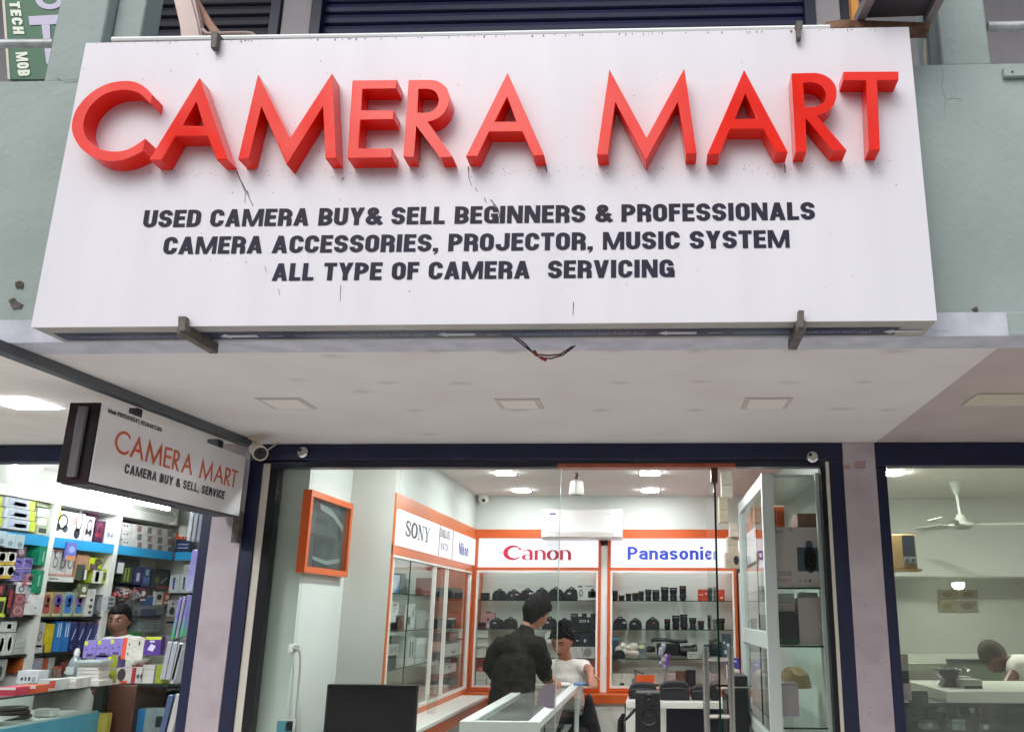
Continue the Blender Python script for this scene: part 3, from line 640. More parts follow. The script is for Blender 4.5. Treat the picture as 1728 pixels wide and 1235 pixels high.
# dirt: thin streaks and specks on the face
mb = MB(); rr = random.Random(3)
def streak(pts, wpx, Y=YS-.0012):
    L = [Py(u-wpx/2*(1-.6*i/len(pts)), v, Y) for i, (u, v) in enumerate(pts)]; Q = [Py(u+wpx/2*(1-.6*i/len(pts)), v, Y) for i, (u, v) in enumerate(pts)]
    for i in range(len(pts)-1): mb.quad(L[i], Q[i], Q[i+1], L[i+1], m_grime)
streak([(399, 289), (405, 303), (413, 318), (420, 333), (427, 348)], 2.2); streak([(408, 310), (414, 325), (413, 343)], 1.2); streak([(417, 322), (421, 330)], 1.4)
streak([(791, 285), (791, 300), (796, 314)], 1.3); streak([(801, 316), (806, 324)], 1.3); streak([(817, 334), (821, 343)], 1.5); streak([(828, 337), (840, 352), (844, 368)], 2.4); streak([(833, 345), (836, 356)], 1.6)
streak([(921, 280), (923, 291)], 2.2); streak([(790, 281), (791, 289)], 2.4); streak([(1324, 278), (1325, 292)], 2); streak([(578, 300), (577, 306)], 1.2)
streak([(414, 441), (417, 444)], 1.5); streak([(447, 450), (450, 460)], 1); streak([(470, 488), (472, 498)], 1); streak([(575, 482), (574, 508)], 1.2); streak([(690, 493), (692, 490)], 1.6); streak([(968, 510), (967, 532)], 1.4)
for i in range(120):
    u = rr.uniform(110, 1540); v = rr.uniform(90, 530); s = rr.uniform(.3, 1.1)*(1 if v < 340 else .7)
    mb.disc(Py(u, v, YS-.0012), s*.0022, s*.002, (0, -1, 0), m_grime, 6)
for i in range(70):
    u = rr.uniform(160, 1530); vt = 72-(u-145)*25/1388; s = rr.uniform(1, 5)
    streak([(u, vt+1), (u+rr.uniform(-1, 1), vt+1+s)], rr.uniform(.6, 2.2))
for u in list(range(140, 1500, 26)):
    for k in range(3):
        uu = u+rr.uniform(-12, 12)
        if 215 < u < 1500: mb.disc(Py(uu, 291-(u-215)*.009+rr.uniform(-4, 14), YS-.0012), .0015*rr.random()+.0006, .0018, (0, -1, 0), m_grime, 5)
mb.build('dirt_marks', SB, smooth=False)['kind'] = 'stuff'
# loose twisted wires hanging below the board
mb = MB(); m_wire = C_('#4a2a28')
pa = [(866, 569), (880, 580), (895, 592), (905, 598), (925, 600), (945, 598), (958, 590), (966, 584)]
pb = [(872, 570), (886, 580), (900, 596), (912, 604), (930, 605), (950, 599), (961, 591), (971, 583)]
for p in (pa, pb): mb.tube([Py(u, v, YE-.02) for u, v in p], .0028, m_wire, 6)
mb.tube([Py(901, 592, YE-.024), Py(906, 600, YE-.024)], .006, C_('#8c2a24')); mb.tube([Py(912, 603, YE-.024), Py(922, 608, YE-.024)], .006, C_('#8c2a24'))
single('loose_wire', 'thin red and brown loose wires drooping below the signboard', 'wire', mb)
# conduit along the soffit
mb = MB(); a, b = Pz(-40, 571, ZS-.02), Pz(420, 748, ZS-.02); mb.bar(a, b, .05, .04, m_pipe); single('conduit', 'dark grey square conduit crossing the soffit above the hanging sign', 'conduit', mb, bevel=.003)
# soffit lamp left, unlit one right
q = [Pz(u, v, ZS-.004) for u, v in [(-30, 672), (67, 672), (85, 690), (-30, 690)]]
t = thing('ceiling_light', 'lit square light panel in the soffit above the mobile shop', 'light', tuple(q[0]))
mb = MB(); mb.box(q[0].x, q[2].y, ZS-.004, (q[1].x+q[2].x)/2, q[0].y, ZS-.001, m_lamp); mb.build('lamp_panel', t)
q = [Pz(u, v, ZS-.004) for u, v in [(1650, 665), (1760, 665), (1760, 684), (1622, 684)]]
mb = MB(); mb.box((q[0].x+q[3].x)/2, q[3].y, ZS-.006, q[1].x, q[0].y, ZS-.001, M('unlit_panel', '#c0bbab', .5)); single('unlit_light', 'unlit cream light panel in the mauve soffit', 'light', mb)

# ================================================================ hanging sign at right angles to the front
XH = -2.3
hx0 = XH-.14; HY0, HY1 = 3.50, 4.84; HZ0, HZ1 = 2.0, 2.333
m_maroon = M('maroon_side', '#35141f', .35, spec=.3, col2='#17131a', vscale=5); m_hface = M('hanging_face', '#f0eef1', .3, var=.05, vscale=3)
t = HS = thing('hanging_sign', 'boxy hanging sign with orange lettering under the soffit', 'sign', (XH-.1, 4.1, HZ0))
mb = MB(); mb.box(hx0, HY0, HZ0, XH-.006, HY1, HZ1, m_maroon); mb.build('case', t, bevel=.004)
mb = MB(); mb.box(XH-.005, HY0+.003, HZ0+.003, XH, HY1-.003, HZ1-.003, m_hface); mb.build('face_panel', t)
mb = MB(); xm = (hx0+XH)/2; mb.box(xm-.018, HY0-.02, HZ0+.02, xm+.018, HY0-.001, HZ1-.02, M('end_trim', '#6f6d72', .35)); mb.build('end_trim', t, bevel=.003)
mb = MB(); mb.box(hx0+.01, HY0+.02, HZ0-.004, XH-.01, HY1-.02, HZ0-.001, M('worn_base', '#55555c', .7, col2='#2b2b33', vscale=16)); mb.build('bottom_panel', t)
def hline(s, BL, BR, TL, m, thin=False, tt=.14, gp=.1):
    a, b, c = Px(*BL, XH+.0015), Px(*BR, XH+.0015), Px(*TL, XH+.0015); zz = (a.z+b.z)/2; a.z = b.z = zz; c.y = a.y
    mb = MB(); mb.text(font_text(s) if thin else own_text(s, tt, gp), a, b, c, m); mb.build('lettering', t, smooth=False)
hline('Mob:9895910547,9526497260', (182, 697), (272.6, 728), (183, 688), C_('#2c2a33'), tt=.2, gp=.1)
hline('CAMERA BUY & SELL, SERVICE', (209, 800), (378.5, 840.5), (210, 781), C_('#2b2730'), tt=.21, gp=.09)
# CAMERA MART in the same letter shapes as the board above
a, b, c = Px(191, 765, XH+.002), Px(399, 822, XH+.002), Px(192, 719, XH+.002)
lx0 = min(p[0] for p in LFLAT['C'][0]); lx1 = max(p[0] for p in LFLAT['T'][0]); lz0 = LFLAT['E'][0][-1][1]; lz1 = LFLAT['M1'][0][0][1]
zb_ = (a.z+b.z)/2
mb = MB()
for k, (o, hs) in LFLAT.items():
    g = lambda p: (XH+.002, a.y+(p[0]-lx0)/(lx1-lx0)*(b.y-a.y), zb_+(p[1]-lz0)/(lz1-lz0)*(c.z-zb_))
    mb.prism([g(p) for p in o], (-.001, 0, 0), M('orange_vinyl', '#cf5a36', .4), holes=[[g(p) for p in h] for h in hs])
mb.build('lettering', t, smooth=False)
mb = MB(); mb.box(XH-.1, 3.85, HZ1, XH-.06, 3.89, ZS-.03, m_pipe); mb.box(XH-.11, 4.6, HZ1, XH-.05, 4.66, ZS-.03, m_pipe); mb.build('hanger', t)
mb = MB(); mb.box(XH-.03, HY1+.0, 1.86, XH+.005, HY1+.05, HZ0+.03, m_dkgrey); mb.build('wall_bracket', t)
# bullet camera
t = thing('security_camera', 'cream bullet security camera fixed under the soffit corner', 'camera', tuple(Py(440, 748, 4.7)))
mcam = M('cream_plastic', '#cfc6b4', .35)
p0 = Py(432, 745, 4.7); p0.z = ZS
mb = MB(); mb.lathe([(.0, 0), (.042, 0), (.042, -.012), (.02, -.02), (.017, -.055), (0, -.06)], p0, (0, 0, 1), mcam); mb.build('mount', t)
a = Py(431, 757, 4.66); b = Py(447, 772, 4.42); d = (b-a).normalized()
mb = MB(); mb.lathe([(0, -.01), (.028, -.008), (.034, 0), (.036, .12), (.039, .125), (.039, .17), (.034, .172), (.032, .16)], a+d*.0, d, mcam); mb.build('barrel', t)
mb = MB(); mb.disc(a+d*.163, .031, .031, d, m_blackp); mb.ball(a+d*.162, .014, m_blackp); mb.build('lens', t)
mb = MB(); mb.tube([p0+Vector((.02, 0, -.03)), Py(450, 760, 4.75), Py(465, 750, 4.8), Py(472, 746, 4.85)], .004, mcam, 6); mb.build('cable', t)

# ================================================================ pilasters and the middle shopfront
def pilaster(x0, x1, lab):
    mb = MB(); mb.box(x0, YF-.012, 0, x1, YF+.3, ZS-.001, m_lilac); return mb.build('pilaster', None, .004), lab
o, l = pilaster(-2.488, -2.309, 0); tag(o, 'lilac plastered pilaster between the mobile shop and the glass shopfront', 'pilaster', 'pilasters')
m_orw = C_('#b56a50', .8)
pr = o
o, l = pilaster(1.047, 1.226, 0); tag(o, 'lilac plastered pilaster with small orange stencil marks near its top', 'pilaster', 'pilasters')
mb = MB()
for u in (1445, 1451, 1457):
    mb.tube([Py(u+3*math.cos(k), 781+2.6*math.sin(k), YF-.0135) for k in [i*.6283 for i in range(11)]], .0014, m_orw, 5); mb.tube([Py(u+3*math.cos(k), 787.5+2.6*math.sin(k), YF-.0135) for k in [i*.6283 for i in range(11)]], .0014, m_orw, 5)
for u in (1426, 1431): mb.tube([Py(u+3*math.cos(k), 788+2.6*math.sin(k), YF-.0135) for k in [i*.6283 for i in range(11)]], .0014, m_orw, 5)
mb.build('stencil_mark', o)
mb = MB()
rr = random.Random(5)
for i in range(26):
    u = rr.uniform(1432, 1480); v = rr.uniform(790, 1230); mb.disc(Py(u+(v-790)*.08-8, v, YF-.0128), .002+.003*rr.random(), .002, (0, -1, 0), m_grime, 6)
mb.build('dirt_marks', o)['kind'] = 'stuff'
SF = thing('shopfront', 'navy framed glass shopfront of the middle shop', 'shopfront', (-.6, YF, 0))
def fbox(name, x0, z0, x1, z1, m, y0=YF-.005, y1=YF+.09, bev=.002, par=SF, mb=None):
    mb = MB(); mb.box(x0, y0, z0, x1, y1, z1, m); return mb.build(name, par, bev)
fbox('header_beam', -2.309, 2.327, 1.047, ZS-.002, m_navy, YF-.012, YF+.11, .004)
fbox('post', -2.309, 0, -2.236, 2.326, m_navy); fbox('post', .969, 0, 1.047, 2.326, m_navy)
fbox('trim_strip', -2.235, 0, -2.192, 2.312, m_strip, YF+.006, YF+.08); fbox('trim_strip', .95, 0, .968, 2.312, m_strip, YF-.008, YF+.08)
fbox('inner_frame', -2.191, 2.286, .949, 2.321, m_navy2, YF+.001, YF+.085)
fbox('inner_frame', -2.191, 0, -2.143, 2.285, m_black, YF+.004, YF+.08); fbox('inner_frame', .922, 0, .949, 2.285, m_black, YF+.004, YF+.08)
PE = Py(945, 790, YF).x
mb = MB(); mb.box(-2.142, YF+.03, .1, PE, YF+.04, 2.285, m_glass); g1 = mb.build('glass_pane', SF)
mb = MB(); mb.box(PE+.0005, YF+.029, .1, PE+.004, YF+.041, 2.284, M('glass_edge_bright', '#b9cfc6', .2)); mb.build('pane_edge', SF)
mb = MB(); mb.box(.672, YF+.03, .1, .921, YF+.04, 2.285, m_glass); mb.build('glass_pane', SF)
a, b = Py(940, 786, YF), Py(1241, 786, YF)
mb = MB(); mb.box(a.x, YF-.002, 2.284, b.x, YF+.1, 2.306, M('red_brown_track', '#8d3d24', .3, col2='#a65a3c', vscale=12)); mb.build('door_track', SF, .002)
for u, v in ((513, 764), (1370, 772)):
    c = Py(u, v, YF-.012); mb = MB(); mb.lathe([(0, -.03), (.02, -.03), (.031, -.022), (.034, -.006), (.034, 0)], c, (0, 1, 0), m_chrome, 20); mb.box(c.x-.022, c.y-.034, c.z+.004, c.x-.004, c.y-.026, c.z+.02, m_black)
    mb.build('shutter_lock', SF)
mb = MB(); mb.disc(Py(931, 1174, YF+.028), .075, .062, (0, -1, 0), M('lilac_sticker', '#867d88', .6), 28)
sv = [p for p in mb.v]; mb.v = [Vector((min(p.x, PE-.002), p.y, p.z)) for p in sv]; mb.build('round_sticker', SF)
# glass door standing open at right angles
XD = .334
t = thing('glass_door', 'frameless glass door standing open edge-on with steel pull handles', 'door', (XD, 5.3, 0))
mb = MB(); mb.box(XD-.005, YF+.03, .03, XD+.005, 5.76, 2.27, m_glass_c); mb.build('glass_pane', t)
mb = MB(); mb.box(XD-.0055, YF+.018, .03, XD+.0055, YF+.029, 2.27, m_glass_e); mb.build('pane_edge', t)
mb = MB(); mb.box(XD-.018, YF+.012, 2.2, XD+.018, YF+.1, 2.283, M('brown_patch', '#4a2c20', .35)); mb.build('patch_fitting', t, .003)
yh = YF+.09
for du in (-1, 1):
    xh = XD+du*.067; za = Py(1187, 1091, yh).z; zb2 = Py(1187, 1236, yh).z-.06
    mb = MB(); mb.tube([(xh, yh, zb2), (xh, yh, za)], .0175, m_steel, 14)
    for v in (1112, 1208): z = Py(1200, v, yh).z; mb.tube([(XD+du*.006, yh, z), (xh, yh, z)], .011, m_steel, 10)
    mb.build('pull_handle', t)

# ---------------------------------------------------------------- middle shop: shell
XRW = .97
mb = MB(); mb.box(-9, 4.8, -.01, 7, 10.5, .012, m_floor); struct('floor', mb)
mb = MB(); mb.box(-2.45, YF+.113, ZC, XRW+.2, 9.2, ZC+.08, m_ceil); struct('ceiling', mb)
mb = MB(); mb.box(-2.2, YF+.1, 0, XW-.001, YF+.13, ZC-.001, M('frost_panel', '#c7d4c9', .5)); mb.build('front_panel')['kind'] = 'structure'
mb = MB(); mb.box(XW-.1, YF+.131, 0, XW, YP+.1, ZC-.001, m_wall_in); struct('side_wall', mb)
mb = MB(); mb.box(XW+.001, YP, 0, XC-.012, YP+.1, ZC-.001, m_wall_gr); struct('partition', mb)
mb = MB(); mb.box(XC-.5, YP+.101, 0, XC-.42, YB+.5, ZC-.001, m_wall_in); mb.box(XC-.42, YP+.101, 2.25, XC-.001, YB+.5, ZC-.001, m_wall_in); struct('wall', mb)
mb = MB(); mb.box(XC-.4, YB+.42, 0, XRW+.1, YB+.5, ZC-.001, m_wall_in); mb.box(XC-.0005, YB+.001, 2.248, XRW-.001, YB+.419, ZC-.001, m_wall_in); struct('wall', mb)
mb = MB(); mb.box(XRW, YF+.1, 0, XRW+.08, YB+.42, ZC-.001, m_wall_in); struct('wall', mb)

# ---------------------------------------------------------------- back cabinets
def bx(u): return Py(u, 1050, YB).x
def bz(v): return Py(930, v, YB).z
m_sbox = M('sign_box_lit', '#9a9aa0', .4, emit=.62, emitcol='#f6f6ff')
m_wedge = M('white_edge', '#e8e4dc', .35)
m_bayback = M('bay_back', '#dde3dc', .6)
def cabinet(label, u0, u1, words, group, wu, colour, kind):
    x0, x1 = bx(u0), bx(u1); y = YB
    if kind == 1: x0 = XC+.001
    t = thing('display_cabinet', label, 'cabinet', ((x0+x1)/2, y, .74), group)
    zt_, zs1, zs0, zo, zi, zb_ = 2.247, bz(907.5), bz(957), bz(962), bz(966), bz(1157)
    ui0, ui1 = x0+.045, x1-.042
    mb = MB(); mb.box(x0, y, zs1, x1, y+.4, zt_, m_orange)
    mb.box(x0, y, bz(1166), ui0-.018, y+.4, zs1-.0005, m_orange); mb.box(ui1+.018, y, bz(1166), x1, y+.4, zs1-.0005, m_orange)
    mb.box(ui0-.0175, y, zo, ui1+.0175, y+.03, zs0, m_orange); mb.box(ui0-.0175, y, bz(1166), ui1+.0175, y+.4, bz(1160.5), m_orange)
    mb.build('frame', t)
    mb = MB(); yy = y-.003
    mb.box(ui0-.017, yy, zi, ui1+.017, y+.05, zo-.0005, m_wedge); mb.box(ui0-.017, yy, bz(1160), ui1+.017, y+.05, zb_, m_wedge)
    mb.box(ui0-.017, yy, zb_+.0005, ui0, y+.05, zi-.0005, m_wedge); mb.box(ui1, yy, zb_+.0005, ui1+.017, y+.05, zi-.0005, m_wedge); mb.build('edge_trim', t)
    mb = MB(); mb.box(ui0-.014, y+.02, zs0+.001, ui1+.014, y+.3, zs1-.001, m_sbox); sb = mb.build('sign_box', t)
    mb = MB(); a, b, c = Py(*wu[0], y+.019), Py(*wu[1], y+.019), Py(*wu[2], y+.019); a.z = b.z = (a.z+b.z)/2; c.x = a.x
    mb.text(words, a, b, c, colour); mb.build('lettering', sb, smooth=False)
    mb = MB(); mb.box(ui0+.01, y+.05, zs0-.004, ui1-.01, y+.28, zs0-.001, M('bay_fill_glow', '#ffffff', .5, emit=1.1, emitcol='#f6faff')); mb.build('glow_panel', sb)  # glowing sheet added out of sight under the sign to light the bay
    mb = MB(); mb.box(ui0-.017, y+.30, zb_, ui1+.017, y+.325, zs0, m_bayback); mb.build('back_panel', t)
    for v in (1012, 1060.5, 1110):
        z = bz(v); mb = MB(); mb.box(ui0+.001, y+.03, z-.008, ui1-.001, y+.298, z, m_shelf); mb.box(ui0+.002, y+.0265, z-.0075, ui1-.002, y+.0295, z-.0005, m_glass_e); mb.build('shelf', t)
    mb = MB(); mb.box(ui0+.001, y+.005, zb_+.001, ui1-.001, y+.011, zi-.001, m_glass_c); mb.build('glass_door', t)
    return t
# logo with thick and thin strokes (drawn, not a font)
def can_logo():
    P = []; x = 0
    a_ = list(range(40, 321, 10)); P += ribbon([(.5+.42*math.cos(R(a)), .5+.44*math.sin(R(a))) for a in a_], [.05+.19*max(0, math.sin(math.pi*(k/(len(a_)-1))))**1.3 for k in range(len(a_))])
    P.append([(.70, .70), (.83, .86), (.90, .66), (.80, .70)])
    x = .93; h = .72
    # a
    P += ribbon([(x+.06, .56)]+arc(x+.26, .5, .2, .19, 160, 20, 6)+[(x+.46, .3), (x+.46, 0)], [.05]*3+[.05, .08, .13, .15, .16, .16, .16]); P += ribbon(arc(x+.27, .19, .2, .17, 60, 300, 10), [.05]*3+[.1, .15, .16, .15, .1]+[.05]*3)
    x += .64
    for q in range(2):
        if q == 1:
            P += ribbon(arc(x+.27, .345, .23, .31, 0, 360, 20)[:-1], [.05+.14*abs(math.cos(2*math.pi*k/20)) for k in range(20)], True); x += .63
        P += ribbon([(x+.08, 0), (x+.08, .68)], .16); P += ribbon([(x+.08, .45)]+arc(x+.27, .47, .2, .2, 165, 15, 6)+[(x+.49, .42), (x+.49, 0)], [.04]*3+[.05, .07, .1, .13, .15, .16, .16]); x += .66
    V, F = union2d(P); return V, F, x-.02, 1.0
m_crim = M('crimson_vinyl', '#b8173a', .4, emit=.12); m_blue = M('blue_vinyl', '#1f3fb4', .4, emit=.15); m_ink = M('ink_black', '#23252b', .4); m_nik = M('navy_vinyl', '#2a3a86', .4)
CG = 'display cabinets along the back wall'
cabC = cabinet('orange framed display cabinet under the red lettered sign', 803.5, 1013, can_logo(), CG, ((850, 944.5), (966, 944.5), (850, 920)), m_crim, 1)
cabP = cabinet('orange framed display cabinet under the blue lettered sign', 1024.5, 1245, own_text('Panasonic', .175, .075), CG, ((1059, 944), (1204, 944), (1059, 922)), m_blue, 2)
mb = MB(); mb.box(bx(1013)+.001, YB+.012, .75, bx(1024.5)-.001, YB+.1, 2.1, m_wlam); single('cabinet_pier', 'white upright board between the two back display cabinets', 'pier', mb)
# orange ledge with white cupboards below
t = thing('base_cupboard', 'white base cupboards with orange top ledge along the back wall', 'cupboard', (-.5, YB, 0))
mb = MB(); mb.box(XC, YB-.22, bz(1181)-.005, bx(1245), YB+.4, bz(1167), m_orange); mb.build('top_ledge', t, .003)
for i in range(5):
    xa = XC+.02+i*.47; mb = MB(); mb.box(xa, YB-.17, .02, xa+.455, YB-.15, bz(1181)-.008, m_wlam); mb.tube([(xa+.41, YB-.18, .45), (xa+.41, YB-.18, .57)], .007, m_steel, 8); mb.build('door', t, .002)
mb = MB(); mb.box(XC, YB-.15, .02, bx(1245), YB+.3, bz(1181)-.01, m_navy2); mb.build('carcass', t)

# ---------------------------------------------------------------- side cabinet (left) with three lit boxes
t = thing('side_cabinet', 'tall side wall cabinet with sliding glass doors and three lit sign boxes', 'cabinet', (XC, 7, .8))
def sy(u, v=930): return Px(u, v, XC).y
def sz(u, v): return Px(u, v, XC).z
z_ot = 2.25; z_ob = 2.155; z_sb = sz(700, 927.5); z_cb = .8
ya, yz = YP+.002, YB-.02
mb = MB(); mb.box(XC-.4, ya, z_ob, XC, yz, z_ot, m_orange_lt); mb.box(XC-.03, ya, z_sb-.06, XC-.002, yz, z_sb-.002, m_orange_lt)
mb.box(XC-.4, ya, z_cb, XC, ya+.022, z_ob-.001, m_orange_lt); mb.box(XC-.4, yz-.05, z_cb, XC, yz, z_ob-.001, m_orange); mb.build('frame', t)
def sidesign(u0, u1, name='sign_box'):
    y0, y1 = sy(u0), sy(u1); mb = MB(); mb.box(XC-.28, y0+.03, z_sb-.004, XC-.05, y1-.03, z_sb-.001, M('bay_fill_glow', '#ffffff', .5, emit=1.1, emitcol='#f6faff')); mb.build('glow_panel', t); mb = MB(); mb.box(XC-.3, y0+.006, z_sb, XC+.004, y1-.006, z_ob-.003, m_sbox); return mb.build(name, t)  # glowing strip added out of sight below each box to light the shelves
s1 = sidesign(668, 739); s2 = sidesign(740, 762); s3 = sidesign(763, 804)
for u in (739.5, 762.5):
    mb = MB(); mb.box(XC-.02, sy(u)-.006, z_sb+.001, XC+.006, sy(u)+.006, z_ob-.004, M('sign_joint', '#a98d86', .5)); mb.build('sign_divider', t)
def slab_sony():
    P = []; x = 0; tk, tn = .2, .12
    P += ribbon([(.52, .70)]+arc(.28, .75, .22, .2, 20, 200, 8)+[(.3, .5)]+arc(.29, .25, .24, .2, 20, -160, 8)+[(.03, .33)], [tn]*4+[.1, .13, .15, .14, .15, .16, .2, .16, .15, .14, .13, .1]+[tn]*8)
    P += [[(.50, .66), (.56, .66), (.56, .95), (.52, .95)], [(0, .05), (.04, .05), (.07, .34), (0, .34)]]
    x = .68; P += ribbon(arc(x+.36, .5, .3, .455, 0, 360, 24)[:-1], [tn+.1*abs(math.cos(2*math.pi*k/24)) for k in range(24)], True)
    x = 1.52; P += [[(x, 1), (x+.22, 1), (x+.66, 0), (x+.52, 0), (x, .98)], [(x-.08, .94), (x+.2, .94), (x+.2, 1), (x-.08, 1)], [(x+.08, 0), (x+.15, 0), (x+.15, .9), (x+.08, .9)], [(x-.04, 0), (x+.27, 0), (x+.27, .06), (x-.04, .06)], [(x+.57, .05), (x+.64, .05), (x+.64, 1), (x+.57, 1)], [(x+.45, .94), (x+.76, .94), (x+.76, 1), (x+.45, 1)]]
    x = 2.36; P += [[(x, 1), (x+.2, 1), (x+.42, .45), (x+.27, .45)], [(x+.6, 1), (x+.67, 1), (x+.42, .45), (x+.34, .45)], [(x+.26, 0), (x+.43, 0), (x+.43, .5), (x+.26, .5)], [(x-.07, .94), (x+.28, .94), (x+.28, 1), (x-.07, 1)], [(x+.5, .94), (x+.76, .94), (x+.76, 1), (x+.5, 1)], [(x+.15, 0), (x+.54, 0), (x+.54, .06), (x+.15, .06)]]
    V, F = union2d(P); return V, F, 3.12, 1.0
def stext(par, data, BL, BR, TL, m):
    X = XC+.0055; a, b, c = Px(*BL, X), Px(*BR, X), Px(*TL, X); a.z = b.z = (a.z+b.z)/2; c.y = a.y
    mb = MB(); mb.text(data, a, b, c, m); mb.build('lettering', par, smooth=False)
stext(s1, slab_sony(), (684, 905), (725, 915), (686, 877), m_ink)
stext(s2, own_text('SUNGLASS', .15, .1), (742, 906), (759, 910), (742, 890), m_ink); stext(s2, own_text('WATCH', .14, .12), (743, 927), (756, 931), (743, 914), m_ink)
stext(s3, own_text('Nikon', .2, .06), (774, 935), (790, 939), (775, 914), m_nik)
mb = MB(); mb.box(XC-.42, ya, z_cb, XC-.36, yz, z_sb-.06, M('bay_back_side', '#ced8ce', .6)); mb.build('back_panel', t)
for z in (sz(690, 1001), sz(690, 1063), sz(690, 1125)):
    mb = MB(); mb.box(XC-.35, ya+.03, z-.008, XC-.04, yz-.06, z, m_shelf); mb.box(XC-.0395, ya+.03, z-.0075, XC-.0365, yz-.06, z-.0005, m_glass_e); mb.build('shelf', t)
ys_ = [ya+.024, sy(733, 1040), sy(754, 1040), yz-.052]
ts = z_sb-.062
for i in range(3):
    y0, y1 = ys_[i], ys_[i+1]; off = -.012 if i == 1 else 0
    mb = MB(); mb.box(XC-.03+off, y0, z_cb+.06, XC-.024+off, y1+.01, ts-.015, m_glass_c); mb.build('sliding_door', t)
    mb = MB(); mb.box(XC-.032, y1-.012, z_cb+.06, XC-.004, y1+.008, ts-.016, m_wedge); mb.build('door_stile', t)
mb = MB(); mb.box(XC-.034, ya+.023, ts-.015, XC-.001, yz-.051, ts, m_wedge); mb.box(XC-.034, ya+.023, z_cb+.04, XC-.001, yz-.051, z_cb+.059, m_wedge); mb.build('door_track', t)
mb = MB(); mb.box(XC-.4, ya, z_cb, XC-.002, yz, z_cb+.039, m_orange_lt); mb.build('base_rail', t)
# dark green stile of the first pane
mb = MB(); y = sy(692, 1050); mb.box(XC-.026, y-.005, z_cb+.06, XC-.02, y+.005, ts-.015, m_glass_e); mb.build('pane_edge', t)
# its counter ledge
t = thing('side_ledge', 'white topped ledge with orange front below the side cabinet', 'ledge', (XC+.1, 7, 0))
mb = MB(); mb.box(XC-.4, ya, .775, -1.465, YB-.24, z_cb-.001, m_wlam); mb.build('top', t, .002)
mb = MB(); mb.box(XC-.4, ya, .69, -1.475, YB-.24, .774, m_orange); mb.build('front_rail', t)
mb = MB(); mb.box(XC-.4, ya, .02, -1.52, YB-.24, .689, m_wlam)
for i in range(5): yy = 5.9+i*.48; mb.box(-1.5195, yy, .05, -1.518, yy+.008, .66, m_navy2)
mb.build('cupboard_front', t)
mb = MB(); c = Px(728, 1194, -1.6); c.z = .801; mb.lathe([(0, 0), (.03, 0), (.036, .13), (.034, .13), (.028, .006), (0, .006)], c, (0, 0, 1), m_glass_c, 20); single('drinking_glass', 'empty drinking glass on the white side ledge', 'glass', mb)

# ---------------------------------------------------------------- right hand side: cabinet, loft boxes, tube
t = thing('side_cabinet', 'orange banded cabinet on the right wall behind the glass door', 'cabinet', (.85, 7.4, 0))
mb = MB(); mb.box(.74, 6.55, 2.12, XRW-.001, YB-.01, 2.25, m_orange); mb.box(.74, 6.55, 1.86, XRW-.001, 6.6, 2.119, m_orange_lt); mb.build('frame', t)
mb = MB(); mb.box(.745, 6.6, 1.9, .8, YB-.02, 2.118, m_sbox); mb.build('sign_box', t)
mb = MB(); mb.box(.76, 6.56, .02, XRW-.001, YB-.03, 1.85, m_wlam); mb.build('carcass', t)
mb = MB(); a, b = Px(1199, 812, .62), Px(1189, 851, .62); mb.bar(a, b, .05, .035, m_wlam); mb.bar(a+Vector((-.02, 0, -.03)), b+Vector((-.02, 0, -.03)), .018, .018, m_black); single('tube_fixture', 'white unlit tube fixture high beside the open glass door', 'light fixture', mb)

# ---------------------------------------------------------------- ceiling lamps and fittings
def panel(u, v, lab, grp='ceiling lamps of the middle shop', Z=ZC, r=.075, p=None, mat=m_lamp, par=None, rx=None):
    c = p or Pz(u, v, Z); t = thing('ceiling_lamp', lab, 'lamp', (c.x, c.y, Z-.012), grp)
    rx = rx or r
    def rr_(k, z): return [(c.x+sx*(rx*k-.02)+.02*math.cos(R(a)), c.y+sy_*(r*k-.02)+.02*math.sin(R(a)), z) for sx, sy_, a0 in ((1, 1, 0), (-1, 1, 90), (-1, -1, 180), (1, -1, 270)) for a in (a0, a0+30, a0+60, a0+90)]
    mb = MB(); mb.prism(rr_(1.12, Z-.006), (0, 0, .005), m_wlam); mb.build('rim', t)
    mb = MB(); mb.prism(rr_(1, Z-.012), (0, 0, .0055), mat); mb.build('glow_panel', t); return t
panel(852, 797, 'lit ceiling lamp nearest the glass, left of the white hanging device'); panel(880, 826, 'lit ceiling lamp in the far row left of the white hanging device')
panel(1097, 797, 'lit ceiling lamp nearest the glass on the right side'); panel(1097, 826, 'lit ceiling lamp in the far row above the blue sign')
for x in (-1.17, -.03): panel(0, 0, 'unseen ceiling lamp added close behind the shopfront header', p=Vector((x, 5.32, ZC)), mat=m_lamp_fill)  # pair added out of view to brighten the front of the shop
t = thing('ceiling_device', 'white rounded device hanging from the shop ceiling on a short rod', 'device', (-.66, 6.95, 2.35))
Yd = 6.9; c = Py(973, 822, Yd)
mb = MB(); mb.tube([(c.x, Yd, ZC), (c.x, Yd, c.z+.05)], .008, m_dkgrey, 8); mb.build('rod', t)
mb = MB(); mb.lathe([(0, .06), (.04, .058), (.055, .045), (.062, -.05), (.058, -.06), (0, -.06)], c, (0, 0, 1), m_wlam, 4); mb.build('body', t, .008)
mb = MB(); mb.tube([(c.x+.005, Yd-.01, c.z+.06), (c.x-.012, Yd-.02, c.z+.075), (c.x+.014, Yd-.02, c.z+.09), (c.x-.01, Yd-.01, c.z+.11)], .006, m_dkgrey, 6); mb.build('cable', t)
mb = MB(); mb.disc((c.x, Yd, c.z-.061), .045, .045, (0, 0, -1), C_('#8a8d88')); mb.build('lens', t)
t = thing('dome_camera', 'small white dome camera in the ceiling corner of the shop', 'camera', tuple(Py(815, 842, YB-.1)))
c = Py(816, 842, YB-.1); mb = MB(); mb.box(c.x-.045, c.y-.02, c.z-.02, c.x+.035, c.y+.1, c.z+.045, m_wlam); mb.ball(c, (.042, .042, .045), m_wlam); mb.build('body', t)
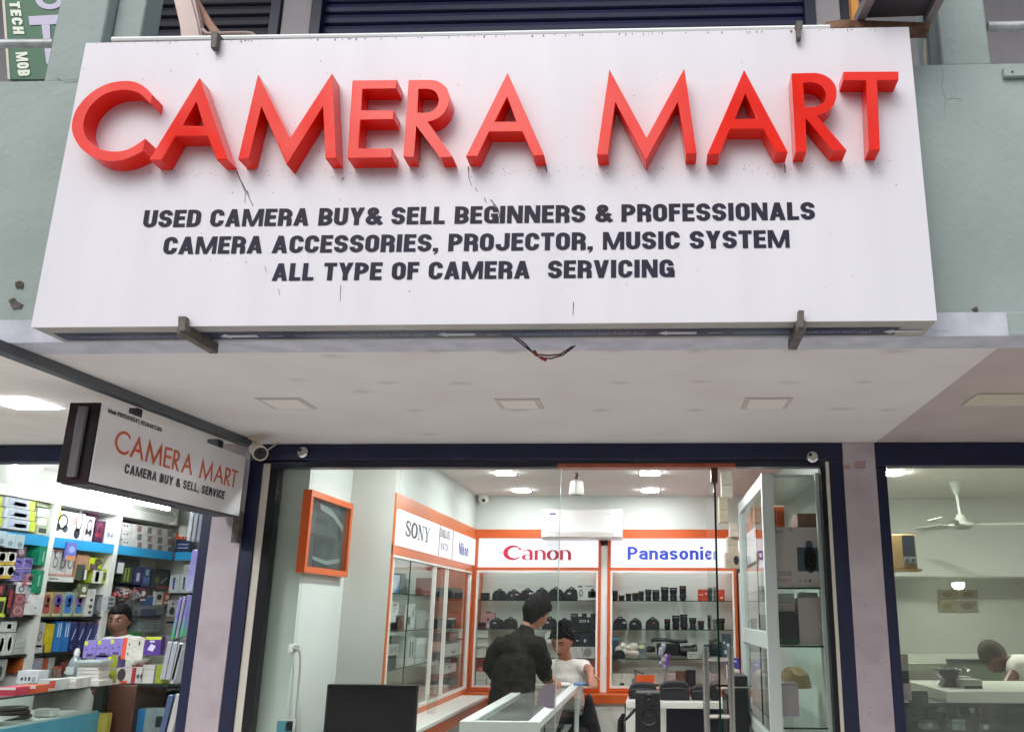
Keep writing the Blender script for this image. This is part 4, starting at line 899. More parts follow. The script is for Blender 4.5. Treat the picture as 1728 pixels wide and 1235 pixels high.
mb = MB(); mb.ball(c+Vector((.008, -.035, -.014)), (.017, .014, .017), m_black); mb.build('lens', t)
# air conditioner
Ya = YB-.2
t = thing('air_conditioner', 'white split air conditioner above the red lettered sign', 'air conditioner', tuple(Py(982, 908, Ya)))
a, b = Py(914.5, 858.5, Ya), Py(1050, 909, Ya)
prof = [(0, b.z+.02), (.012, b.z+.005), (.06, b.z), (.2, b.z), (.2, a.z), (.02, a.z), (.004, a.z-.012)]
mb = MB(); mb.prism([(a.x, Ya+p, z) for p, z in prof], (b.x-a.x, 0, 0), M('ac_white', '#dededa', .3)); mb.build('body', t, .018, seg=3)
mb = MB(); h = a.z-b.z; mb.box(a.x+.06, Ya-.004, b.z+h*.06, b.x-.07, Ya+.006, b.z+h*.2, C_('#c2bfb8')); mb.build('louvre', t, .002)
mb = MB(); mb.box(a.x+.004, Ya-.003, b.z+h*.23, b.x-.004, Ya-.0005, b.z+h*.237, C_('#a9a9a4')); mb.box(a.x+.07, Ya-.004, a.z-h*.19, a.x+.13, Ya-.002, a.z-h*.14, C_('#26306a')); mb.box(b.x-.15, Ya-.004, a.z-h*.18, b.x-.1, Ya-.002, a.z-h*.165, C_('#9a9a9a')); mb.build('badge', t)

# ---------------------------------------------------------------- orange shadow box on the side wall
XB_ = XW+.05
q = [Px(u, v, XB_) for u, v in [(526.7, 824.7), (596, 851), (587, 974), (513.5, 965)]]
y0, y1 = (q[0].y+q[3].y)/2, (q[1].y+q[2].y)/2; z1_ = (q[0].z+q[1].z)/2; z0_ = (q[2].z+q[3].z)/2
t = thing('display_box', 'orange framed shallow glass display box on the side wall', 'frame', (XB_, (y0+y1)/2, z0_))
fw = .035
mb = MB(); mb.box(XW+.001, y0, z0_, XB_, y0+fw, z1_, m_orange); mb.box(XW+.001, y1-fw, z0_, XB_, y1, z1_, m_orange); mb.box(XW+.001, y0+fw, z1_-fw, XB_, y1-fw, z1_, m_orange); mb.box(XW+.001, y0+fw, z0_, XB_, y1-fw, z0_+fw, m_orange); mb.build('frame', t)
mb = MB(); mb.box(XW+.002, y0+fw, z0_+fw, XW+.012, y1-fw, z1_-fw, M('dark_print', '#252d31', .5, col2='#4c585b', vscale=7, detail=3)); 
xx = XW+.0135; yc = (y0+y1)/2; zc_ = (z0_+z1_)/2; m_pg = C_('#8b9796'); m_pd = C_('#2c3538')
yz_ = lambda a, b: (xx, y0+fw+(y1-y0-2*fw)*a, z0_+fw+(z1_-z0_-2*fw)*b)
mb.prism([yz_(.3, .97), yz_(.62, .92), yz_(.97, .72), yz_(.97, .62), yz_(.7, .8), yz_(.34, .88)], (-.001, 0, 0), m_pg)
mb.prism([yz_(.3, .78), yz_(.5, .8), yz_(.62, .7), yz_(.35, .68)], (-.001, 0, 0), m_pd); mb.prism([yz_(.68, .74), yz_(.92, .58), yz_(.92, .48), yz_(.68, .64)], (-.001, 0, 0), m_pd)
mb.prism([yz_(.25, .12), yz_(.6, .07), yz_(.95, .13), yz_(.95, .2), yz_(.6, .13), yz_(.25, .17)], (-.001, 0, 0), m_pg); mb.build('print', t)
mb = MB(); mb.box(XB_-.012, y0+fw, z0_+fw, XB_-.008, y1-fw, z1_-fw, glass_mat('frame_glass', (.9, .93, .92), .5)); mb.build('glass', t)
# socket with a cord
t = thing('wall_socket', 'white wall socket with a plugged cord hanging below the display box', 'socket', tuple(Px(490, 1094, XW+.02)))
c = Px(491, 1094, XW); mb = MB(); mb.box(XW, c.y-.045, c.z-.025, XW+.012, c.y+.05, c.z+.025, C_('#d9dcd6')); mb.box(XW+.012, c.y+.01, c.z-.015, XW+.04, c.y+.05, c.z+.02, C_('#c3c8c2')); mb.build('plate', t, .003)
mb = MB(); mb.tube([Px(u, v, XW+.03) for u, v in [(494, 1093), (502, 1094), (506, 1101), (507, 1115), (506, 1135), (503, 1165), (500, 1200), (499, 1250)]], .006, C_('#b9bcb2'), 7); mb.build('cord', t)

# ---------------------------------------------------------------- white showcase by the right hand window pane
XS, SY0, SY1, SZ1 = .6, 4.99, 6.45, 2.262
t = SHC = thing('showcase', 'tall white aluminium glass showcase behind the right window pane', 'showcase', (.76, 5.6, 0))
def post(x0, y0, x1, y1, z0=.02, z1=SZ1): mb = MB(); mb.box(x0, y0, z0, x1, y1, z1, m_alu); mb.build('post', t, .003)
post(XS, SY0, XS+.066, SY0+.045); post(XS, SY1-.05, XS+.05, SY1); post(.90, SY0, .945, SY0+.03)
for z0_, z1_ in ((SZ1-.075, SZ1-.001), (1.31, 1.40), (.80, .86), (.02, .12)):
    mb = MB(); mb.box(XS+.004, SY0+.046, z0_, XS+.046, SY1-.051, z1_, m_alu); mb.build('rail', t, .003)
mb = MB(); mb.box(XS+.02, SY0+.046, .13, XS+.026, SY1-.051, SZ1-.08, m_glass_c); mb.build('side_glass', t)
mb = MB(); mb.box(XS+.03, 5.62, .13, XS+.036, 5.645, SZ1-.08, m_glass_e); mb.build('pane_edge', t)
mb = MB(); mb.box(.93, SY0+.05, .02, .95, SY1, SZ1, M('showcase_back', '#b7c2b8', .5)); mb.build('back_panel', t)
def scz(v): return Py(1345, v, SY0).z
for v in (990, 1088, 1226):
    z = scz(v); mb = MB(); mb.box(XS+.05, SY0+.005, z-.012, .928, SY1-.06, z-.002, m_shelf); mb.box(XS+.067, SY0+.0, z-.0115, .899, SY0+.0045, z-.0025, m_glass_e); mb.build('shelf', t)
mb = MB(); mb.box(XS+.05, SY0+.05, SZ1-.02, .928, SY1-.05, SZ1-.002, m_alu); mb.build('top', t)

# ---------------------------------------------------------------- glass counter
CX0, CX1, CY0, CY1, CZ = -1.065, -.628, 5.08, 7.7, .93
t = thing('glass_counter', 'long white framed glass counter between the two men', 'counter', ((CX0+CX1)/2, 6.8, 0))
m_cw = M('counter_white', '#d6dcd6', .35)
def cb(name, *b): mb = MB(); mb.box(*b, m_cw); mb.build(name, t, .003)
cb('top_rail', CX0, CY0+.04, CZ-.04, CX0+.068, CY1, CZ); cb('top_rail', CX1-.068, CY0+.04, CZ-.04, CX1, CY1, CZ)
cb('top_rail', CX0, CY0, CZ-.10, CX1, CY0+.039, CZ-.001); cb('top_rail', CX0+.069, CY1-.05, CZ-.034, CX1-.069, CY1, CZ-.001)
for x in (CX0+.002, CX1-.042):
    for y in (CY0+.003, CY1-.043): cb('leg', x, y, 0, x+.04, y+.04, CZ-.103)
cb('bottom_shelf', CX0+.01, CY0+.01, .34, CX1-.01, CY1-.01, .37)
mb = MB(); mb.box(CX0+.07, CY0+.042, CZ-.014, CX1-.07, CY1-.052, CZ-.006, glass_mat('counter_glass', (.9, .96, .93), 1.0, 0, .16)); mb.build('glass_top', t)
mb = MB(); mb.box(CX0+.043, CY0+.016, .38, CX1-.043, CY0+.022, CZ-.102, m_glass_c); mb.build('front_glass', t)
mb = MB(); mb.box(CX1-.024, CY0+.045, .38, CX1-.018, CY1-.045, CZ-.042, m_glass_c); mb.build('side_glass', t)
cb('inner_shelf', CX0+.05, CY0+.05, .62, CX1-.05, CY1-.1, .63)

# ================================================================ goods
def marks_on(mb, P, marks):               # P(a, b) maps the unit square of the front face to the place, 1 mm proud
    for k in marks:
        c = C_(k[-1]) if isinstance(k[-1], str) else k[-1]
        if k[0] == 'r': _, a, b, cc, d, _c = k; mb.quad(P(a, b), P(cc, b), P(cc, d), P(a, d), c)
        elif k[0] == 'e': _, a, b, ra, rb, _c = k; n = 18; mb.add([P(a+ra*math.cos(2*math.pi*i/n), b+rb*math.sin(2*math.pi*i/n)) for i in range(n)], [tuple(range(n))], c)
        elif k[0] == 'o':
            _, a, b, ra, rb, w_, _c = k; n = 18; A = [(a+ra*math.cos(2*math.pi*i/n), b+rb*math.sin(2*math.pi*i/n)) for i in range(n)]; B = [(a+ra*(1-w_)*math.cos(2*math.pi*i/n), b+rb*(1-w_)*math.sin(2*math.pi*i/n)) for i in range(n)]
            for i in range(n): mb.quad(P(*A[i]), P(*A[(i+1) % n]), P(*B[(i+1) % n]), P(*B[i]), c)
        elif k[0] == 'p': mb.add([P(*q) for q in k[1]], [tuple(range(len(k[1])))], c)
        elif k[0] == 't':
            _, s_, a, b, cc, d, _c = k; mb.text(font_text(s_), P(a, b), P(cc, b), P(a, d), c)
def gY(name, label, cat, u0, v0, u1, v1, Y, depth, col, marks=(), zb=None, group=None, bevel=.002):
    um, vm = (u0+u1)/2, (v0+v1)/2; x0, x1 = Py(u0, vm, Y).x, Py(u1, vm, Y).x; h = Py(um, v0, Y).z-Py(um, v1, Y).z; z0 = Py(um, v1, Y).z if zb is None else zb; z1 = z0+h
    mb = MB(); mb.box(x0, Y, z0, x1, Y+depth, z1, P_(col) if isinstance(col, str) else col)
    marks_on(mb, lambda a, b: (x0+(x1-x0)*a, Y-.001, z0+(z1-z0)*b), marks); return single(name, label, cat, mb, group)
def gX(name, label, cat, u0, v0, u1, v1, X, depth, col, marks=(), zb=None, group=None):
    um, vm = (u0+u1)/2, (v0+v1)/2; y0, y1 = Px(u0, vm, X).y, Px(u1, vm, X).y; h = Px(um, v0, X).z-Px(um, v1, X).z; z0 = Px(um, v1, X).z if zb is None else zb; z1 = z0+h
    mb = MB(); mb.box(X-depth, y0, z0, X, y1, z1, P_(col) if isinstance(col, str) else col)
    marks_on(mb, lambda a, b: (X+.001, y0+(y1-y0)*a, z0+(z1-z0)*b), marks); return single(name, label, cat, mb, group)
m_bag = M('bag_nylon', '#1b1c20', .75, var=.25, vscale=30, bump=.2, bscale=150)
def bag(label, u0, u1, vtop, zb, Y, dots=False, m=m_bag, group='camera bags on the glass shelves', depth=.13):
    um = (u0+u1)/2; x0, x1 = Py(u0, 1040, Y).x, Py(u1, 1040, Y).x; H = Py(um, vtop, Y).z-zb; w = x1-x0; hb = H*.84
    cut = min(.3*hb, .22*w)
    t = thing('camera_bag', label, 'bag', ((x0+x1)/2, Y+depth/2, zb), group)
    o = [(x0+.006, zb), (x1-.006, zb), (x1, zb+.01), (x1-.004, zb+hb-cut), (x1-cut, zb+hb), ((x0+x1)/2+w*.14, zb+hb*1.02), ((x0+x1)/2-w*.14, zb+hb*1.02), (x0+cut, zb+hb), (x0+.004, zb+hb-cut), (x0, zb+.01)]
    mb = MB(); mb.prism([(a, Y, b) for a, b in o], (0, depth, 0), m); mb.quad((x0+w*.14, Y-.004, zb+.012), (x1-w*.14, Y-.004, zb+.012), (x1-w*.16, Y-.004, zb+hb*.5), (x0+w*.16, Y-.004, zb+hb*.5), C_('#232428', .8))
    hsh = sum(map(ord, label)) % 5
    if hsh < 3: k_ = x0+w*(.3+.2*hsh); mb.quad((k_, Y-.006, zb+hb*.55), (k_+.028, Y-.006, zb+hb*.55), (k_+.028, Y-.006, zb+hb*.68), (k_, Y-.006, zb+hb*.68), C_(['#b9bcc2', '#8d2f2f', '#c9c9c4'][hsh]))
    mb.build('body', t, .012)
    xc = (x0+x1)/2; r = w*.15; mb = MB(); mb.tube([(xc+r*math.cos(R(a)), Y+depth*.5, zb+hb+H*.14*math.sin(R(a))) for a in range(180, -1, -20)], .007, m_blacksat, 6); mb.build('handle', t)
    if dots:
        mb = MB(); mb.ball((x0+w*(dots if dots < 1 else .4), Y-.003, zb+hb*.5), .009, C_('#c9c6cc'), 8, 6); mb.build('badge', t)
    return t
def lens(label, u, wpx, vtop, zb, Y, flare=0, group='camera lenses on the glass shelves', m=None):
    c = Py(u, 1040, Y); r = wpx/2/FPX*Y*1.0; H = Py(u, vtop, Y).z-zb; m = m or m_blackp
    t = thing('camera_lens', label, 'lens', (c.x, Y, zb), group); e = flare*r
    mb = MB(); mb.lathe([(0, 0), (r*.8, 0), (r*.84, H*.1), (r-e, H*.14), (r-e, H*.42), (r*.95-e, H*.44), (r*.95-e, H*.5), (r-e*.5, H*.52), (r, H*.8), (r, H), (r*.85, H), (r*.8, H*.96), (0, H*.96)], (c.x, Y+r, zb), (0, 0, 1), m, 18); mb.build('barrel', t)
    mb = MB(); mb.lathe([(r*1.005-e, H*.2), (r*1.03-e, H*.21), (r*1.03-e, H*.36), (r*1.005-e, H*.37)], (c.x, Y+r, zb), (0, 0, 1), M('lens_rubber', '#26272b', .8, bump=.6, bscale=300), 18); mb.build('grip_ring', t)
    mb = MB(); mb.lathe([(r*1.004, H*.84), (r*1.02, H*.845), (r*1.02, H*.87), (r*1.004, H*.875)], (c.x, Y+r, zb), (0, 0, 1), C_(['#9a9da3', '#b04038', '#6d7076'][int(u) % 3], .3), 18); mb.build('trim_ring', t)
    return t
def cam_marks(body='#1c2226'): return [('r', .1, .2, .9, .66, body), ('p', [(.36, .66), (.64, .66), (.58, .84), (.42, .84)], body), ('e', .5, .42, .17, .26, '#0c0f12'), ('o', .5, .42, .15, .22, .2, '#49545a')]
S1, S2, S3, S4 = (bz(v) for v in (1012, 1060.5, 1110, 1157)); Yi = YB+.07
# first shelf
t = gY('compact_camera', 'small black camera at the left end of the top shelf', 'camera', 811, 1000, 825, 1012, Yi, .05, '#17181b', [('e', .55, .5, .2, .3, '#33373c'), ('o', .55, .5, .2, .3, .3, '#7d8287')], S1)
for k, (u0, u1, vt, d, lb) in enumerate([(829, 850, 993, 0, 'plain black camera bag second from the left on the top shelf'), (853, 875, 994, .42, 'black camera bag with a round badge on the top shelf'), (876, 899, 992, 0, 'black camera bag beside the two small white dots'), (901, 923, 991, 0, 'dark grey camera bag above the standing man'), (924, 949, 990, 0, 'black camera bag at the pane edge on the top shelf'), (950, 975, 990, 0, 'black camera bag beside the white camera box')]):
    bag(lb, u0, u1, vt, S1, Yi, d)
mb = MB()
for u in (894, 898): mb.ball(Py(u, 1001, Yi-.02), .009, C_('#dddddd'), 8, 6)
mb.box(Py(892, 1001, Yi-.02).x, Yi-.016, S1, Py(900, 1001, Yi-.02).x, Yi, Py(892, 997, Yi).z, m_blackp); single('twin_lens', 'tiny black device with two white dots between bags', 'device', mb)
gY('camera_box', 'white camera carton with a printed black camera at the right of the top shelf', 'box', 974, 987, 1007, 1012, Yi, .12, '#c9cbc6', [('o', .2, .5, .1, .22, .35, '#3b4043'), ('r', .55, .18, .98, .62, '#1f2428'), ('p', [(.68, .62), (.88, .62), (.84, .78), (.72, .78)], '#1f2428'), ('e', .78, .4, .13, .19, '#40494e'), ('r', .03, .88, .25, .97, '#24282b'), ('r', .4, .93, .8, .97, '#3b4043'), ('r', .05, .2, .3, .25, '#7a7f80')], S1)
# second shelf
gY('gift_box', 'pink box with a dark handle on the second shelf', 'box', 813, 1033, 834, 1060, Yi+.04, .08, '#c58c90', [('r', .3, .94, .7, 1.04, '#2a2527'), ('e', .5, .55, .12, .12, '#5b3c42'), ('p', [(.3, .02), (.42, .35), (.52, .2), (.62, .38), (.66, .02)], '#d8d4d2')], S2)
gY('small_box', 'dark red box in front of the pink box', 'box', 807, 1050, 819, 1060, Yi-.02, .05, '#3a1b20', [('r', 0, 0, 1, .12, '#8f3a44')], S2)
for u0, u1, vt, lb in [(826, 848, 1042, 'low black camera bag beside the pink box'), (849, 871, 1041, 'low black camera bag left of the standing man'), (915, 938, 1040, 'grey black camera bag between the two men'), (940, 963, 1043, 'black camera bag above the seated man')]: bag(lb, u0, u1, vt, S2, Yi)
gY('camera_box', 'black camera carton with white lettering at the right of the second shelf', 'box', 963, 1034, 1007, 1060, Yi, .14, '#17181d', [('t', 'EOS R', .34, .42, .72, .58, '#d9d9dc'), ('t', 'Canon', .05, .82, .22, .9, '#b9b9bd'), ('r', .28, .8, .42, .98, '#b9b6a6'), ('r', .62, .76, .76, .98, '#b9b6a6')], S2)
# third shelf
for i in range(4): gY('lens_box', 'flat white box in the stack at the left of the third shelf', 'box', 804.5, 1062+7.2*i, 824, 1069+7.2*i, Yi-.02*(i % 2), .12, '#d2d1c9', [('r', .02, .05, .98, .12, '#8d9089')], None, 'stacked flat white boxes')
gY('carton', 'white carton under the stack of flat boxes', 'box', 804, 1092, 820, 1110, Yi, .12, '#cfd0ca', [('r', .08, .8, .2, .88, '#444')], S3)
gY('carton', 'white carton with dark print between the two men', 'box', 920, 1064, 932, 1085, Yi, .1, '#d6d6d0', [('e', .5, .4, .12, .12, '#333'), ('r', .7, .5, .8, .6, '#333')], None)
gY('camera_box', 'large black carton with a printed lens behind the seated man', 'box', 963, 1066, 1007, 1091, Yi, .14, '#1b2024', [('o', .54, .42, .17, .42, .25, '#2f373b'), ('o', .55, .42, .05, .12, .35, '#d2b7b7'), ('e', .55, .42, .02, .05, '#e8e8e8'), ('r', .22, .38, .3, .46, '#c9cbd0')], None)
gY('projector', 'white projector with a round grille behind the seated man', 'projector', 963, 1091, 1004, 1110, Yi, .14, '#c6c8c2', [('e', .7, .5, .16, .38, '#a0a29c'), ('o', .7, .5, .16, .38, .2, '#7d807b'), ('o', .7, .5, .09, .2, .3, '#7d807b'), ('r', .45, .5, .5, .9, '#7b7e79'), ('r', .5, .1, .54, .4, '#7b7e79')], S3)
# bottom of the bay
gY('carton', 'red box at the bottom left of the red lettered cabinet', 'box', 806, 1110, 820, 1133, Yi, .1, '#7d2126', [('r', .1, .05, .8, .35, '#c8716c')], None)
gY('carton', 'white carton below the red box', 'box', 803, 1133, 820, 1157, Yi, .12, '#cdd0ca', [('r', 0, .68, 1, .7, '#7e837d'), ('r', 0, .33, 1, .36, '#7e837d')], S4)
gY('carton', 'white carton beside the red box', 'box', 822, 1125, 833, 1157, Yi, .1, '#d3d3cd', [], S4)
gY('bag_pouch', 'brown padded pouch at the bottom right of the red lettered cabinet', 'pouch', 1000, 1131, 1007, 1157, Yi-.02, .08, '#6a4334', [], S4)
# blue lettered cabinet
lensl = ['stubby', 'tiny flat', 'small', 'short ribbed', 'narrow', 'medium', 'medium rounded', 'tall square', 'tall flared', 'tallest']
for k, (u, w_, vt) in enumerate([(1037, 10, 996), (1048.5, 10, 1004), (1060.5, 10, 1001), (1072, 11, 1000), (1082, 9, 997), (1094, 11, 994), (1107, 12, 995), (1122, 13, 990), (1137, 13, 991), (1153, 11, 988)]):
    lens('%s black lens standing on the top shelf of the blue lettered cabinet' % lensl[k], u, w_, vt, S1, Yi, .08*(k % 3))
gY('lens_box', 'bright orange box left of the glass door edge', 'box', 1178, 993, 1195, 1012, Yi, .09, '#c2391c', [('r', .1, .5, .5, .56, '#e8d8c8'), ('r', .72, .55, .84, .7, '#e8d8c8'), ('r', .1, .3, .8, .34, '#8f2410')], S1)
gY('lens_box', 'slate grey box between two orange boxes', 'box', 1196, 992, 1206, 1012, Yi, .09, '#45525a', [('r', .1, .4, .9, .55, '#5f6d74')], S1)
gY('lens_box', 'bright orange box right of the glass door edge', 'box', 1212, 993, 1223, 1012, Yi, .09, '#c2391c', [('r', .3, .2, .7, .32, '#e8d8c8')], S1)
for u0, u1, vt, lb in [(1034.5, 1058, 1040, 'black camera bag at the left of the second shelf under the lenses'), (1061, 1083, 1043, 'narrow topped black camera bag second on the shelf'), (1089, 1113, 1041, 'black camera bag beside the row of lenses')]: bag(lb, u0, u1, vt, S2, Yi)
for k, (u, w_, vt, f, lb) in enumerate([(1126, 10, 1044, .1, 'short black lens right of the three bags'), (1140.5, 13, 1038, .15, 'flared black lens fourth from the bags'), (1154, 12, 1036, .0, 'tall barrel shaped lens on the second shelf'), (1169, 12, 1042, .2, 'stepped black lens on the second shelf'), (1183, 11, 1047, .1, 'short ribbed lens on the second shelf'), (1198, 8, 1036, .0, 'slim tall lens by the door edge'), (1216, 15, 1043, .2, 'wide lens with a white ring right of the door edge')]): lens(lb, u, w_, vt, S2, Yi, f)
gY('lens_case', 'dark blue grey case at the left of the third shelf', 'case', 1034, 1076, 1044, 1110, Yi, .1, '#3b4650', [('r', 0, .9, 1, 1, '#4aa0c8')], S3)
bag('small black pouch on the third shelf of the blue lettered cabinet', 1037, 1055, 1094, S3, Yi-.03, 0, m_bag, None)
mb = MB(); rr = random.Random(4)
for i in range(9): c = Py(1046+rr.random()*26, 1090+rr.random()*14, Yi+.01); mb.ball(c, (.03+.03*rr.random(), .03, .025+.02*rr.random()), M('plastic_wrap', '#c9c3b6', .3), 10, 7)
single('wrapped_bundle', 'crumpled white wrapped bundle on the third shelf', 'bundle', mb)
gY('accessory_box', 'grey box with a bright picture beside the wrapped bundle', 'box', 1075, 1084, 1091, 1110, Yi+.03, .06, '#858c86', [('e', .5, .75, .3, .12, '#d5d8a0'), ('r', .1, .3, .9, .6, '#5f6c70')], S3)
# video camera
t = thing('video_camera', 'black shoulder video camera on the third shelf', 'video camera', tuple(Py(1130, 1108, Yi)))
c0, c1 = Py(1098, 1080, Yi), Py(1165, 1108, Yi)
mb = MB(); a, b = Py(1108, 1085, Yi), Py(1148, 1106, Yi); mb.box(a.x, Yi, b.z, b.x, Yi+.12, a.z, m_blackp); mb.build('body', t, .012)
mb = MB(); mb.tube([Py(1099, 1082, Yi+.05), Py(1103, 1079, Yi+.05), Py(1125, 1079, Yi+.05), Py(1140, 1082, Yi+.05), Py(1160, 1081, Yi+.05)], .016, m_blackp, 8); mb.build('handle', t)
mb = MB(); mb.lathe([(.0, 0), (.04, 0), (.05, .05), (.05, .1), (.06, .12), (.06, .15), (.05, .15), (0, .14)], Py(1148, 1098, Yi+.05), (1, -.2, 0), m_blackp, 16); mb.build('lens', t)
mb = MB(); mb.lathe([(0, 0), (.025, 0), (.03, .06), (.02, .08), (0, .08)], Py(1105, 1095, Yi+.05), (-1, -.3, 0), m_blackp, 12); mb.build('viewfinder', t)
gY('flat_box', 'white box with small print right of the video camera', 'box', 1160, 1101, 1178, 1113, Yi-.04, .1, '#c3c7c0', [('r', .1, .6, .9, .7, '#6e7370'), ('r', .2, .3, .5, .4, '#6e7370')], S3)
gY('memory_box', 'dark blue speckled box behind the door handle', 'box', 1188, 1086, 1199, 1110, Yi, .08, '#274a5a', [('r', .1, .5, .4, .7, '#a9b5b8'), ('r', .5, .2, .9, .4, '#a9b5b8')], S3)
gY('monitor_box', 'dark carton with a grey window on the third shelf', 'box', 1199, 1082, 1218, 1110, Yi+.02, .1, '#2f3a3c', [('r', .2, .55, .85, .85, '#6b7878')], S3)
gY('memory_box', 'tall blue and white speckled carton right of the door edge', 'box', 1219, 1068, 1234, 1110, Yi, .08, '#34505e', [('r', .1, .6, .3, .7, '#c9d2d2'), ('r', .5, .5, .8, .62, '#c9d2d2'), ('r', .2, .2, .5, .35, '#c9d2d2'), ('r', .6, .25, .9, .4, '#1d2b33')], S3)
# bottom row of the blue lettered cabinet
gY('flat_box', 'long white box at the bottom of the blue lettered cabinet', 'box', 1032, 1136, 1070, 1145, Yi+.02, .1, '#cfcdc2', [('r', .4, 0, .5, 1, '#b5aa8c')], None)
gY('flat_box', 'white box with a dark label under the long white box', 'box', 1033, 1145, 1066, 1157, Yi-.02, .1, '#d2d1c8', [('r', .4, .1, .62, .45, '#23262a')], S4)
# orange basket
t = thing('plastic_basket', 'orange plastic basket with round holes on the bottom shelf', 'basket', tuple(Py(1088, 1160, Yi-.1)))
m_bk = M('basket_orange', '#d2571c', .4); a, b = Py(1073, 1140, Yi-.12), Py(1105, 1158, Yi-.12); za, zb_ = a.z, S4
mb = MB(); W_ = b.x-a.x
hol = []
for i in range(6):
    for j in range(2):
        cx_, cz_ = a.x+W_*(.2+.12*i), zb_+(za-zb_)*(.28+.27*j); hol.append([(cx_+.007*math.cos(R(q)), Yi-.12, cz_+.008*math.sin(R(q))) for q in range(0, 360, 60)])
mb.prism([(a.x+.02, Yi-.12, zb_), (b.x-.02, Yi-.12, zb_), (b.x, Yi-.12, za+.012), (b.x-.03, Yi-.12, za), (a.x+.03, Yi-.12, za), (a.x, Yi-.12, za+.012)], (0, .004, 0), m_bk, holes=hol)
mb.box(a.x+.02, Yi-.115, zb_, b.x-.02, Yi+.0, zb_+.004, m_bk); mb.box(a.x+.004, Yi-.115, zb_+.005, a.x+.01, Yi, za+.01, m_bk); mb.box(b.x-.01, Yi-.115, zb_+.005, b.x-.004, Yi, za+.01, m_bk); mb.box(a.x+.02, Yi-.004, zb_+.005, b.x-.02, Yi, za, m_bk); mb.build('body', t)
mb = MB(); mb.tube([(a.x, Yi-.06, za), (a.x-.01, Yi-.09, za+.05), (a.x+.03, Yi-.1, za+.03), (a.x+.07, Yi-.1, za+.015)], .005, m_blackp, 6); mb.build('handle', t)
gY('carton', 'brown cardboard box at the bottom right of the blue lettered cabinet', 'box', 1140, 1132, 1163, 1157, Yi, .1, '#6e4a34', [('r', .45, 0, .5, 1, '#8c6a4c')], S4)
gY('flat_box', 'pale pink flat box with faint print beside the brown box', 'box', 1124, 1135, 1140, 1157, Yi+.03, .05, '#c3adb0', [('o', .5, .5, .3, .3, .3, '#9c878e')], S4)
gY('small_speaker', 'small black speaker standing beside the brown cardboard box', 'speaker', 1158, 1131, 1174, 1160, Yi-.1, .09, '#15161a', [('e', .5, .35, .32, .2, '#24272b'), ('e', .5, .75, .2, .12, '#24272b')], S4)
# dusting stick with bag
t = thing('duster', 'purple handled stick with a clear plastic bag leaning on the shelves', 'duster', tuple(Py(1120, 1156, 7.85)))
mb = MB(); mb.tube([Py(1119, 1162, 7.85), Py(1125, 1128, 7.86), Py(1126, 1121, 7.86)], .008, m_steel, 8); mb.build('rod', t)
mb = MB(); mb.tube([Py(1125.6, 1124, 7.858), Py(1129, 1103, 7.86)], .013, C_('#6a2a8c'), 8); mb.build('handle', t)
mb = MB(); rr = random.Random(9)
for i in range(7): c = Py(1120+rr.uniform(-5, 5), 1090+i*6, 7.88); mb.ball(c, (.018+.014*rr.random(), .016, .026), M('clear_plastic', '#8d8f99', .15, spec=.8), 9, 7)
mb.build('plastic_bag', t)
# purple cartons
for u0, u1, v0, v1, lb, sd in [(1187, 1201, 1115, 1150, 'purple and white carton seen through the glass door', 0), (1225, 1248, 1110, 1145, 'purple and pink carton standing right of the door handles', 1)]:
    gY('carton', lb, 'box', u0, v0, u1, v1, 7.6, .1, '#4a3f96', [('p', [(0, 0), (1, 0), (1, .45), (.7, .5), (.45, .62), (.2, .6), (0, .72)], '#cdb9b4'), ('r', .35, .82, .8, .88, '#c9c6e0')])
# ---------------------------------------------------------------- desk with bags and loudspeaker
YD = 6.9
DZ = Py(1150, 1184, YD).z
t = thing('desk', 'white desk with black bags on it near the glass door', 'desk', (0, YD, 0))
a, b = Py(1056, 1184, YD).x, Py(1232, 1184, YD).x
mb = MB(); mb.box(a, YD, DZ-.045, b, YD+.45, DZ, m_wlam); mb.build('top', t, .003)
mb = MB(); mb.box(a, YD+.02, 0, a+.07, YD+.43, DZ-.046, m_wlam); mb.build('side_panel', t, .003)
mb = MB(); mb.box(a+.3, YD+.38, .1, b-.02, YD+.42, DZ-.046, m_navy2); mb.build('modesty_panel', t)
def softbag(lb, u0, u1, v0, Y, d=.2):
    x0, x1 = Py(u0, 1170, Y).x, Py(u1, 1170, Y).x; zt_ = Py((u0+u1)/2, v0, Y).z; w_ = x1-x0; h = zt_-DZ
    t = thing('shoulder_bag', lb, 'bag', ((x0+x1)/2, Y, DZ), 'black bags on the desk')
    mb = MB(); o = [(x0+.01, DZ+.001), (x1-.01, DZ+.001), (x1, DZ+h*.4), (x1-w_*.05, DZ+h*.8), (x1-w_*.2, zt_-h*.03), (x0+w_*.5, zt_), (x0+w_*.2, zt_-h*.05), (x0+w_*.04, DZ+h*.75), (x0, DZ+h*.4)]
    mb.prism([(p, Y, q) for p, q in o], (0, d, 0), m_bag); mb.build('body', t, .03, seg=3)
    mb = MB(); mb.tube([(x0+w_*.06, Y-.004, DZ+h*.62), (x0+w_*.5, Y-.012, DZ+h*.68), (x1-w_*.06, Y-.004, DZ+h*.62)], .004, C_('#3a3b40', .5), 6); mb.build('zip', t)
    return t
softbag('black bag behind the loudspeaker on the desk', 1060, 1109, 1153, YD+.2); softbag('largest black bag in the middle of the desk', 1112, 1165, 1150, YD+.12); softbag('low black bag at the door end of the desk', 1166, 1214, 1157, YD+.14)
YK = 6.2
t = thing('loudspeaker', 'black studio loudspeaker with two round cones in front of the desk', 'loudspeaker', tuple(Py(1093, 1235, YK)))
a, b = Py(1072, 1168, YK), Py(1115, 1250, YK)
mb = MB(); mb.box(a.x, YK, b.z, b.x, YK+.2, a.z, M('speaker_black', '#141416', .5)); mb.build('cabinet', t, .006)
xc = (a.x+b.x)/2+.008
